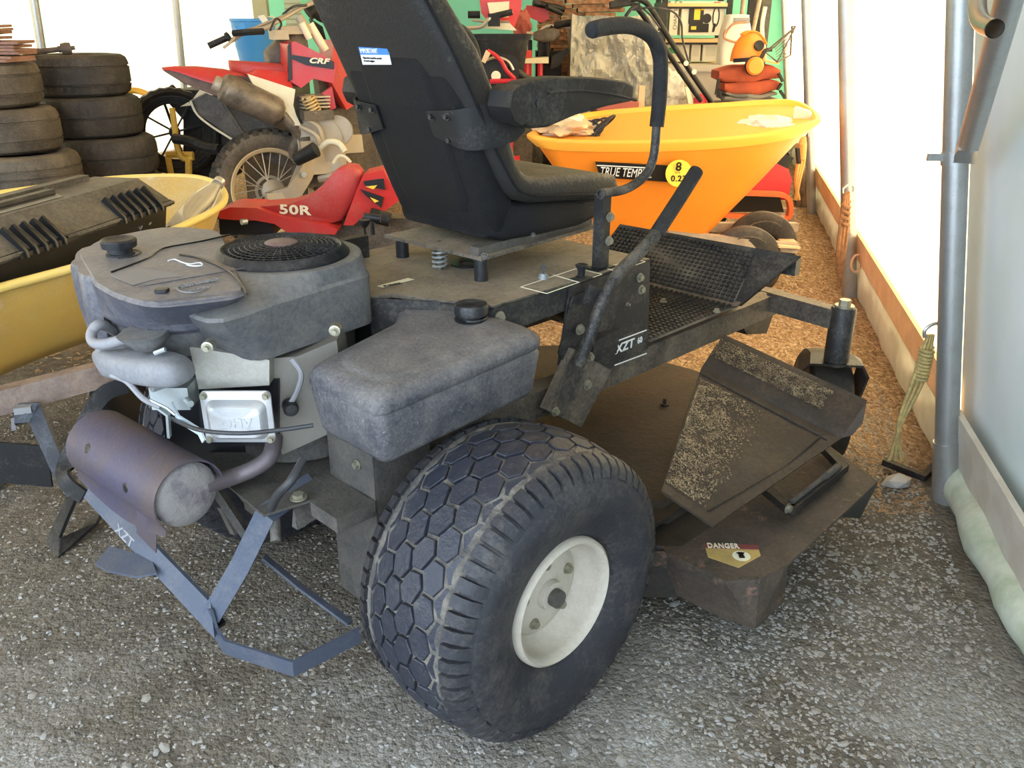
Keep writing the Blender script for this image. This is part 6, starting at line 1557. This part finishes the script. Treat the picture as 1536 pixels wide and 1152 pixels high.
# shelf unit with cartons
so = P(1060, 160, 9.3); so.z = 0
sh = empty('shelf_rack', so, 0, 'black metal shelf rack with yellowish boards against the teal back wall', 'shelf')
Q = lambda px, py, Yw=9.3: WY(px, py, Yw) - so
for px in (994, 1090):
    a = Q(px, 60); G().box((a.x, a.y, 1.0), (.05, .05, 2.0)).o('upright', m_dk, sh)
    G().box((a.x, a.y + .42, 1.0), (.05, .05, 2.0)).o('upright', m_dk, sh)
x0, x1 = Q(994, 60).x, Q(1092, 60).x
for py in (58, 95, 4, 150):
    z = Q(1040, py).z; G().box(((x0 + x1) / 2, .21 + Q(0, 0).y, z - .02), (x1 - x0, .46, .035)).o('shelf_board', m_shelfy, sh)
    G().box(((x0 + x1) / 2, Q(0, 0).y - .012, z - .045), (x1 - x0, .02, .02)).o('shelf_beam', m_dk, sh)
def carton(px0, py0, px1, py1, m, label, Yw=9.33, dep=.3, name='carton'):
    a, b = P(px0, py1, Yw), P(px1, py0, Yw)
    o = empty(name, ((a.x + b.x) / 2, Yw + dep / 2, a.z), 0, label, 'box')
    G().box((0, 0, (b.z - a.z) / 2), (b.x - a.x, dep, b.z - a.z)).bevel(.006, 1).o('carton_body', m, o)
    return o, b.x - a.x, b.z - a.z, dep
o, w, h, dp_ = carton(1020, 2, 1089, 53, m_box, 'white carton printed with a yellow power tool and a plug on the rack')
fy_ = -dp_ / 2 - .004
G().box((-w * .16, fy_, h * .62), (w * .34, .006, h * .55)).box((-w * .08, fy_, h * .22), (w * .46, .006, h * .26)).o('printed_tool', m_decalb, o)
G().box((-w * .14, fy_ - .003, h * .62), (w * .14, .004, h * .32)).box((-w * .20, fy_ - .003, h * .22), (w * .12, .004, h * .10)).box((-w * .02, fy_ - .003, h * .80), (w * .08, .004, h * .12)).o('printed_yellow', m_yell, o)
G().lathe((w * .09, fy_ - .001, h * .50), (0, -1, 0), [(0, 0), (.045, 0), (.045, .003), (0, .003)], 20).o('printed_wheel', m_decalb, o)
G().tube([V((w * .30 + .03 * math.cos(a), fy_, h * .55 + .09 * math.sin(a))) for a in bez_r(20)], .006, 6, closed=True).tube([V((w * .29, fy_, h * .35)), V((w * .26, fy_, h * .10))], .012, 6).o('printed_plug', m_decalb, o)
G().box((w * .30, fy_, h * .92), (w * .16, .004, h * .12)).o('printed_red', m_reddeep, o)
o, w, h, dp_ = carton(1003, 2, 1019, 53, m_box, 'narrow pale carton with sideways lettering left of the tool carton', 9.31)
text('lettering', 'CHAIN SAW', .050, V((.03, -dp_ / 2 - .003, .05)), Z, V((-1, 0, 0)), m_panel, o)
o, w, h, dp_ = carton(985, 4, 1001, 64, m_decalb, 'tall black carton with white letters standing at the left of the rack', 9.15)
text('lettering', 'DEWALT' if 0 else 'H DI', .07, V((-.02, -dp_ / 2 - .003, .06)), Z, V((-1, 0, 0)), m_white, o)
for px0, px1, lb, mm in ((1001, 1035, 'cream carton on the lower shelf, left of the pair', m_box), (1036, 1052, 'narrow cream carton in the middle of the lower shelf', m_box), (1053, 1080, 'cream carton at the right of the lower shelf', m_box)):
    o, w, h, dp_ = carton(px0, 62, px1, 92, mm, lb)
    G().box((0, -dp_ / 2 - .002, h * .5), (w * .6, .002, h * .5)).o('printed_label', mat('faint_print', (.66, .60, .46), .7), o)
g = G(); c = P(1010, 80, 9.15); g.lathe(c, Z, [(0, 0), (.05, 0), (.055, .05), (.02, .06), (0, .06)], 16).o('green_cap', mat('green_plastic', (.05, .28, .10), .5), None, label='small green plastic pot on the lower shelf beam', cat='pot')
# grey tote and plastic bag in front of the rack
o_ = P(1040, 156, 8.6); tt = empty('storage_tote', (o_.x, o_.y, 0), 0, 'grey plastic tote in front of the rack, behind the black handlebar', 'tote')
z0 = P(0, 160, 8.6).z; z1 = P(0, 103, 8.6).z
G().prism([V((-.30, 0, 0)), V((.28, 0, 0)), V((.30, 0, z1)), V((-.30, 0, z1))], V((0, .45, 0))).bevel(.02, 2).o('tub', m_tote, tt)
G().box((0, .22, z1), (.66, .50, .05)).bevel(.015, 2).o('lid', m_tote, tt)
crumple('plastic_bag', P(1005, 138, 8.2), .13, .10, .17, m_bag, 'clear plastic bag slumped before the grey tote', 'bag', 12)
g = G(); g.prism([P(1028, 132, 8.0), P(1033, 130, 8.0), P(1041, 156, 8.0), P(1033, 157, 8.0)], V((0, .04, 0))).o('paint_stick', m_cream, None, label='cream stick poking up in front of the plastic bag', cat='stick')
g = G(); c = P(1050, 155, 8.0); g.lathe(c - Z * .06, Z, [(0, 0), (.06, 0), (.06, .10), (.03, .14), (0, .14)], 18).o('red_can', m_reddeep, None, label='small red can at the foot of the black handlebar', cat='can')
# odds and ends behind the armrest tip
g = G(); g.box(P(925, 158, 7.4), (.34, .16, .06)).bevel(.02, 2).o('red_tray', mat('dull_red_plastic', (.40, .10, .07), .6), None, label='dull red tray showing under the armrest tip', cat='tray')
g = G(); g.box(P(962, 146, 7.5), (.05, .05, .18)).bevel(.006, 1).o('wood_offcut', m_box2, None, label='upright pale wood offcut beside the dull red tray', cat='offcut')
crumple('rag', P(945, 142, 7.7), .08, .06, .05, m_dcloth, 'dark crumpled rag beside the armrest tip', 'rag', 14, 3)
b0 = P(940, 160, 7.5); zt_ = min(P(925, 158, 7.4).z - .03, P(962, 146, 7.5).z - .09)
g = G(); g.box((b0.x, 7.55, zt_ / 2), (.55, .42, zt_ - .004)).bevel(.01, 1).o('low_bench', m_dkbrown, None, label='low dark bench carrying the dull red tray, behind the orange wheelbarrow', cat='bench')
for o_n in ('wood_offcut', 'rag'):
    o = bpy.data.objects[o_n]; lo = min((o.matrix_world @ V(v.co)).z + (o.location.z if 0 else 0) for v in o.data.vertices)
    o.location.z += zt_ - min(v.co.z for v in o.data.vertices) - o.location.z if o_n == 'rag' else zt_ - min(v.co.z for v in o.data.vertices)
# white jug
o_ = P(1098, 100, 8.9); jg = empty('plastic_jug', o_, 0, 'off-white plastic jug with a strap handle, behind the orange helmet', 'jug')
G().loft([rrect(V((0, 0, z)), V((1, 0, 0)), V((0, 1, 0)), a, .12, .04, 5) for z, a in ((0, .135), (.02, .14), (.26, .14), (.36, .12), (.42, .10), (.46, .098), (.465, .05))]).o('body', m_jug, jg)
G().tube([V((-.12, -.13, .33)), V((-.13, -.14, .26)), V((0, -.15, .22)), V((.12, -.14, .24))], .010, 6, sm=5).tube([V((-.12, -.12, .30)), V((-.06, -.14, .38)), V((.06, -.13, .40))], .010, 6, sm=5).o('strap', mat('brown_cord', (.40, .2, .1), .8), jg)
G().box((.02, -.125, .41), (.15, .01, .05)).o('label_patch', m_hose, jg)
g = G(); g.box((o_.x, o_.y, o_.z / 2 - .002), (.40, .4, o_.z - .004)).bevel(.01, 1).o('steel_drum', m_tote, None, label='pale box under the plastic jug', cat='box')
# folded cloths and orange chaps with the helmet on top
zc = P(1125, 152, 8.0); st = V((zc.x, zc.y, 0))
def fold(name, px0, px1, py0, py1, Yw, m, label, cat, seed, dep=.34):
    a, b = P(px0, py1, Yw), P(px1, py0, Yw); w, h = b.x - a.x, b.z - a.z
    rr = []
    for i in range(15):
        t = i / 14; sag = .012 * math.sin(t * 5 + seed) + .006 * math.sin(t * 13 + seed)
        e = math.sin(math.pi * min(max(t, .02), .98)) ** .25
        rr.append([V((a.x + w * t, Yw - .0 + y * dep * .5 + dep * .5, a.z + h / 2 + sag + zz * h / 2 * e)) for y, zz in ((-1, -.5), (-1.02, 0), (-1, .5), (-.9, .95), (.9, .95), (1, 0), (.9, -.95), (-.9, -.95))])
    return tag(G().loft(rr).o(name, m, None, sharp=60), label, cat)
fold('folded_cloth', 1086, 1168, 146, 156, 7.9, m_dcloth, 'dark folded cloth at the bottom of the pile under the orange chaps', 'cloth', 1)
fold('folded_cloth', 1088, 1166, 139, 147, 7.9, m_dcloth, 'grey folded cloth just beneath the orange chaps', 'cloth', 2)
fold('folded_chaps', 1086, 1172, 120, 142, 7.9, m_chaps, 'lower fold of orange-red work cloth, fringed edge, above the grey cloths', 'clothing', 3)
fold('folded_chaps', 1078, 1172, 98, 124, 7.9, m_chaps, 'upper fold of orange-red work cloth directly under the helmet', 'clothing', 4)
g = G(); 
for px, py, px2, py2 in ((1078, 118, 1074, 142), (1076, 134, 1085, 152), (1168, 110, 1174, 122), (1170, 136, 1178, 148), (1172, 125, 1166, 135)): g.bar([P(px, py, 7.86), P(px2, py2, 7.86)], .035, .02)
g.o('buckle_straps', m_dk, None, label='black straps and buckles at both ends of the orange cloth pile', cat='strap')
# base under the pile
g = G(); b0 = P(1125, 156, 7.9); g.box((b0.x, 8.08, b0.z / 2), (.58, .4, b0.z - .004)).bevel(.01, 1).o('storage_bin', m_dkbrown, None, label='brown bin carrying the folded cloths, behind the orange wheelbarrow', cat='bin')
hc = P(1122, 92, 7.98); he = empty('safety_helmet', hc, 0, 'orange forestry helmet with ear muffs and mesh visor on top of the cloth pile', 'helmet')
rr = []
for k in range(9):
    t = k / 8; z = .24 * math.sin(t * math.pi / 2); r = math.cos(t * math.pi / 2)
    rr.append([V((.155 * max(r, .02) * math.cos(a), .125 * max(r, .02) * math.sin(a), z * 1.0)) for a in bez_r(28)])
G().loft(rr).o('shell', m_helmet, he, sharp=60)
g = G()
for k in range(-2, 3): g.tube([V((math.cos(t) * .158, k * .028 - .0, math.sin(t) * .243)) for t in [R(x) for x in range(35, 130, 12)]], .007, 6)
g.o('shell_ribs', m_helmet, he)
G().prism([V((.02, -.13, .02)), V((.20, -.10, -.015)), V((.26, -.04, -.02)), V((.20, .1, .0)), V((.02, .1, .03))], V((0, 0, .012))).bevel(.003, 1).o('peak', m_helmet, he)
G().sweep(smooth([V((-.15, -.10, .01)), V((-.05, -.15, .02)), V((.06, -.15, .03)), V((.1, -.14, .09)), (.16, -.13, .10)], 4), [(-.008, -.016), (.008, -.016), (.008, .016), (-.008, .016)], up=Z).o('head_band', m_dk, he)
G().lathe(V((.02, -.15, -.03)), V((0, -1, 0)), [(0, 0), (.07, 0), (.075, .02), (.06, .045), (0, .05)], 22).o('ear_muff', m_helmet, he)
G().lathe(V((.02, -.15, -.03)), V((0, -1, 0)), [(.07, -.02), (.082, -.015), (.082, .01), (.07, .012)], 22).o('muff_cushion', m_dk, he)
G().lathe(V((.05, -.12, .13)), V((0, -1, .2)), [(0, 0), (.045, 0), (.04, .012), (0, .014)], 20).o('vent_badge', m_dk, he)
g = G(); vp = [V((.10, -.14, .08)), V((.17, -.16, .12)), V((.33, -.15, .28)), V((.33, -.05, .28)), V((.36, .0, .05)), V((.22, -.12, .0))]
g.tube(vp, .008, 6, closed=True).tube([vp[0], vp[2]], .006, 6).tube([vp[5], vp[2]], .006, 6).o('visor_frame', m_dkbrown, he)
g = G()
for k in range(1, 6): g.tube([vp[1].lerp(vp[5], k / 6), vp[2].lerp(vp[4], k / 6)], .003, 4)
g.o('visor_mesh', m_dkbrown, he, kind='stuff')
# long wooden handles leaning at the far right corner, dark doorway post
for a, b, lb, r in (((1126, 62), (1146, -30), 'pale wooden tool handle leaning right of the rack', .022), ((1112, 30), (1118, -30), 'second wooden tool handle close to the rack upright', .022)):
    G().cyl(P(*a, 9.2), P(*b, 9.4), r, n=10).o('wooden_pole', m_greyw, None, label=lb, cat='handle')
g = G(); g.tube([P(1148, 10, 9.0), P(1143, 40, 9.0), P(1146, 75, 9.0)], .02, 6, sm=4).o('frayed_rope', m_wplas, None, label='frayed whitish rope hanging at the back right corner', cat='rope')
for px, lb in ((1150, 'dark vertical timber at the back right corner of the shed'),):
    a = P(px - 10, 60, 10.0); g = G(); g.box((a.x, a.y, 1.15), (.14, .10, 2.3)).o('corner_timber', m_under, None, label=lb, cat='timber')
g = G(); a = P(1130, 30, 9.9); g.box((a.x, a.y, 1.55), (.14, .04, .6)).o('hanging_tool', m_dk, None, label='dark tool blade hanging on the teal wall between the wooden handles', cat='tool')
# black walk-behind handlebar rising behind the orange wheelbarrow
o_ = P(1072, 155, 6.6); o_.z = 0
hbm = empty('walk_behind_machine', o_, 0, 'black tubular handlebar of a walk-behind mower crossing the shelves at the back', 'mower')
Q = lambda px, py, Yw: WY(px, py, Yw) - o_
for d_ in (0, .16):
    G().tube([Q(1068, 154, 6.6) + V((-d_ * .3, d_, 0)), Q(1036, 108, 6.5) + V((-d_ * .3, d_, 0)), Q(1000, 52, 6.4) + V((-d_ * .3, d_, 0)), Q(978, 15, 6.35) + V((-d_ * .4, d_, 0)), Q(966, 2, 6.33) + V((-d_ * .5, d_, 0)), Q(950, -2, 6.3) + V((-d_ * .5, d_, 0)), Q(925, 6, 6.25)], .019, 10, sm=4).o('handle_tube', m_dk, hbm)
G().cyl(Q(915, 8, 6.24), Q(945, 3, 6.26), .025, n=12).o('grip', m_foam, hbm)
G().tube([Q(938, 25, 6.25), Q(950, 10, 6.26), Q(962, 12, 6.3)], .012, 6, sm=3).box(Q(953, 10, 6.28), (.06, .03, .05)).o('clutch_lever', m_dk, hbm)
G().tube([Q(955, 12, 6.28), Q(985, 12, 6.3), Q(1010, 18, 6.35), Q(1022, 35, 6.4), Q(1024, 60, 6.45), Q(1034, 96, 6.5)], .007, 6, sm=5).tube([Q(958, 8, 6.3), Q(975, 22, 6.3), Q(990, 42, 6.35)], .007, 6, sm=4).o('cable', m_wire, hbm)
for px, py in ((1029, 95), (1041, 108)): G().lathe(Q(px, py, 6.44), V((0, -1, 0)), [(0, 0), (.018, 0), (.014, .012), (0, .014)], 12).o('knob', m_cream, hbm)
a = Q(1072, 158, 6.6); G().box((a.x - .16, a.y, .22), (.36, .36, .26)).bevel(.03, 2).o('mower_body', m_dk, hbm)
for dx_ in (-.30, .0): G().cyl((a.x + dx_, a.y - .24, .11), (a.x + dx_, a.y - .19, .11), .11, n=24).o('wheel', m_dk, hbm)
G().bar([a + V((0, 0, 0)), V((a.x + .08, a.y, .3))], .04, .03).o('handle_bracket', m_dk, hbm)
# ---- two quads and a compressor behind the seat
def at_root(name, px, py, Yw, label, cat):
    o = P(px, py, Yw); o.z = 0; r = empty(name, o, 0, label, cat); return r, (lambda x, y, Y2: WY(x, y, Y2) - o)
qd, Q = at_root('quad_bike', 745, 60, 8.2, 'red quad bike with headlight and silver handlebar at the back, behind the black bin', 'quad bike')
G().prism([Q(718, -10, 8.2), Q(783, -12, 8.2), Q(782, 12, 8.2), Q(772, 40, 8.2), Q(740, 42, 8.2), Q(722, 20, 8.2)], V((0, .25, 0))).bevel(.03, 2).o('fairing', m_red, qd)
G().prism([Q(731, 4, 8.16), Q(764, 2, 8.16), Q(763, 26, 8.16), Q(736, 27, 8.16)], V((0, .05, 0))).bevel(.01, 2).o('headlight', m_wplas, qd)
G().tube([Q(700, 42, 7.9), Q(722, 40, 7.9), Q(734, 28, 7.9), Q(748, 24, 7.95), Q(768, 18, 8.0)], .016, 8, sm=5).tube([Q(708, 30, 8.0), Q(722, 32, 8.0), Q(764, 33, 8.0)], .010, 8).o('handlebar', m_spoke, qd)
G().cyl(Q(734, 26, 7.92), Q(768, 18, 7.95), .026, n=12).cyl(Q(702, 22, 8.05), Q(720, 22, 8.05), .03, n=12).box(Q(741, 30, 7.92), (.10, .06, .10)).o('grip', m_dk, qd)
G().prism([Q(725, 42, 8.0), Q(740, 30, 8.0), Q(764, 34, 8.0), Q(775, 46, 8.0)], V((0, .3, 0))).bevel(.02, 2).o('white_hood', m_wplas, qd)
G().box(Q(748, 110, 8.45) , (.6, .35, .4)).bevel(.05, 2).o('body', m_red, qd)
for dx_ in (-.5, .5):
    c = Q(742, 60, 8.5); G().lathe((c.x + dx_ * .62, c.y, .26), (1, .1, 0), [(.12, -.1), (.2, -.12), (.25, -.08), (.26, 0), (.25, .08), (.2, .12), (.12, .1)], 28, True).o('wheel', m_knob, qd)
q2, Q = at_root('quad_bike', 815, 70, 8.8, 'second quad bike with red tubing and a grey seat, in front of the board stack', 'quad bike')
G().tube([Q(790, 50, 8.4), Q(806, 50, 8.4), Q(820, 40, 8.4), Q(845, 40, 8.4), Q(858, 43, 8.4)], .016, 8, sm=4).o('handlebar', m_spoke, q2)
G().cyl(Q(832, 38, 8.36), Q(856, 34, 8.4), .03, n=12).o('grip', m_dk, q2)
G().cyl(Q(824, 42, 8.38), Q(836, 50, 8.38), .03, n=10).o('lever_mount', m_dk, q2)
G().cyl(Q(800, 4, 8.8), Q(846, 14, 8.9), .03, n=10).o('grip', m_dk, q2)
G().cyl(Q(820, 10, 8.8), Q(843, 20, 8.9), .025, n=10).o('grip', m_dk, q2)
sec = [rrect(Q(px, py, 8.45), V((0, 1, 0)), Z, .14, h, h * .8, 5) for px, py, h in ((800, 54, .03), (812, 54, .055), (830, 52, .06), (838, 50, .03))]
G().loft(sec).o('seat', m_dkbrown, q2, sharp=60)
G().prism([Q(785, 88, 8.2), Q(823, 86, 8.2), Q(823, 95, 8.2), Q(785, 95, 8.2)], V((0, .2, 0))).bevel(.01, 1).o('bumper_pad', m_wplas, q2)
for px in (790, 810): G().tube([Q(px, 95, 8.25), Q(px, 120, 8.25)], .026, 8).o('bumper_tube', m_reddeep, q2)
G().prism([Q(790, 8, 8.9), Q(822, 10, 8.9), Q(824, 28, 8.9), Q(812, 34, 8.9), Q(786, 22, 8.9)], V((0, .2, 0))).bevel(.02, 2).o('red_fender', m_red, q2)
crumple('red_mesh_bag', P(782, 36, 8.7), .09, .07, .13, mat('dull_red_mesh', (.45, .12, .09), .7), 'dull red mesh bundle between the two quad bikes', 'bag', 31, 3)
G().box(Q(815, 75, 8.6), (.10, .3, .35)).box(Q(822, 110, 8.75), (.24, .35, .4)).cyl(Q(822, 60, 8.4), Q(822, 88, 8.4), .02).cyl(Q(795, 60, 8.5), Q(795, 85, 8.5), .02).bevel(.02, 1).o('engine_block', m_dk, q2)
G().prism([Q(828, 84, 8.3), Q(852, 72, 8.3), Q(854, 76, 8.3), Q(838, 100, 8.3), Q(826, 104, 8.3)], V((0, .03, 0))).o('mud_flap', m_dk, q2)
c = Q(822, 60, 8.75); G().lathe((c.x, c.y, .26), (1, .1, 0), [(.12, -.1), (.2, -.12), (.25, -.08), (.26, 0), (.25, .08), (.2, .12), (.12, .1)], 28, True).o('wheel', m_knob, q2)
# black bin
bn, Q = at_root('black_bin', 752, 100, 7.3, 'black plastic bin with a wide rim in front of the red quad bike', 'bin')
z1 = Q(750, 52, 7.3).z; z0 = Q(750, 118, 7.3).z
G().loft([rrect(V((.0, .2, z)), V((1, 0, 0)), V((0, 1, 0)), a, a * .9, .06, 6) for z, a in ((z0, .17), (z1 - .04, .215), (z1 - .04, .235), (z1, .24), (z1, .22), (z0 + .05, .17))]).o('body', m_dk, bn)
g = G(); g.box((0, .2, z0 / 2), (.5, .45, z0 - .004)).bevel(.01, 1).o('crate', m_dkbrown, None, label='dark crate carrying the black bin', cat='crate'); COL.objects[-1].location = bn.location
# compressor with red handle and gauge
cp, Q = at_root('air_compressor', 745, 120, 6.6, 'small air compressor with red handle and round gauge beside the seat back', 'compressor')
G().tube([Q(731, 76, 6.5), Q(742, 82, 6.5), Q(752, 92, 6.5), Q(760, 106, 6.5), Q(772, 118, 6.5)], .014, 8, sm=5).tube([Q(735, 122, 6.5), Q(775, 121, 6.5)], .016, 8).o('red_handle', m_reddeep, cp)
G().prism([Q(722, 92, 6.48), Q(729, 75, 6.48), Q(736, 80, 6.48), Q(728, 95, 6.48)], V((0, .05, 0))).o('handle_grip', m_box2, cp)
G().loft([rrect(Q(745, 108, y), V((1, 0, 0)), Z, .16, .12, .08, 6) for y in (6.6, 6.9)]).cyl(Q(755, 96, 6.6), Q(790, 118, 6.7), .03).bevel(.01, 1).o('motor_cover', m_dk, cp)
G().tube([Q(730, 90, 6.58), Q(745, 86, 6.58), Q(762, 92, 6.58), Q(770, 105, 6.58)], .010, 8, sm=5).o('hose', m_spoke, cp)
G().lathe(Q(744, 114, 6.52), V((0, -1, .1)), [(0, 0), (.032, 0), (.034, .012), (.030, .014), (0, .013)], 24).o('gauge', m_wplas, cp)
b_ = Q(745, 130, 6.7); G().cyl((b_.x - .13, b_.y, .35), (b_.x + .17, b_.y, .35), .14, n=24).box((b_.x + .02, b_.y, .12), (.28, .2, .22)).box((b_.x + .02, b_.y, .62), (.2, .2, .3)).o('tank', m_reddeep, cp)
# pale corner post and screen window at the far left corner
a = WY(391, 40, 11.4); g = G(); g.box((a.x, 11.5, 1.4), (.17, .12, 2.8)).o('corner_post', m_greenwood, None, label='pale green-grey timber post at the back left corner', cat='post')
o = empty('window_1', (WY(420, 5, 11.3).x, 11.95, WY(420, 30, 11.9).z)); o['kind'] = 'structure'
G().box((0, 0, .2), (.20, .04, .60)).o('pane', m_screen, o)
for k in range(9): G().box((0, -.03, -.05 + k * .06), (.20, .02, .02)).o('louvre', m_greenwood, o)
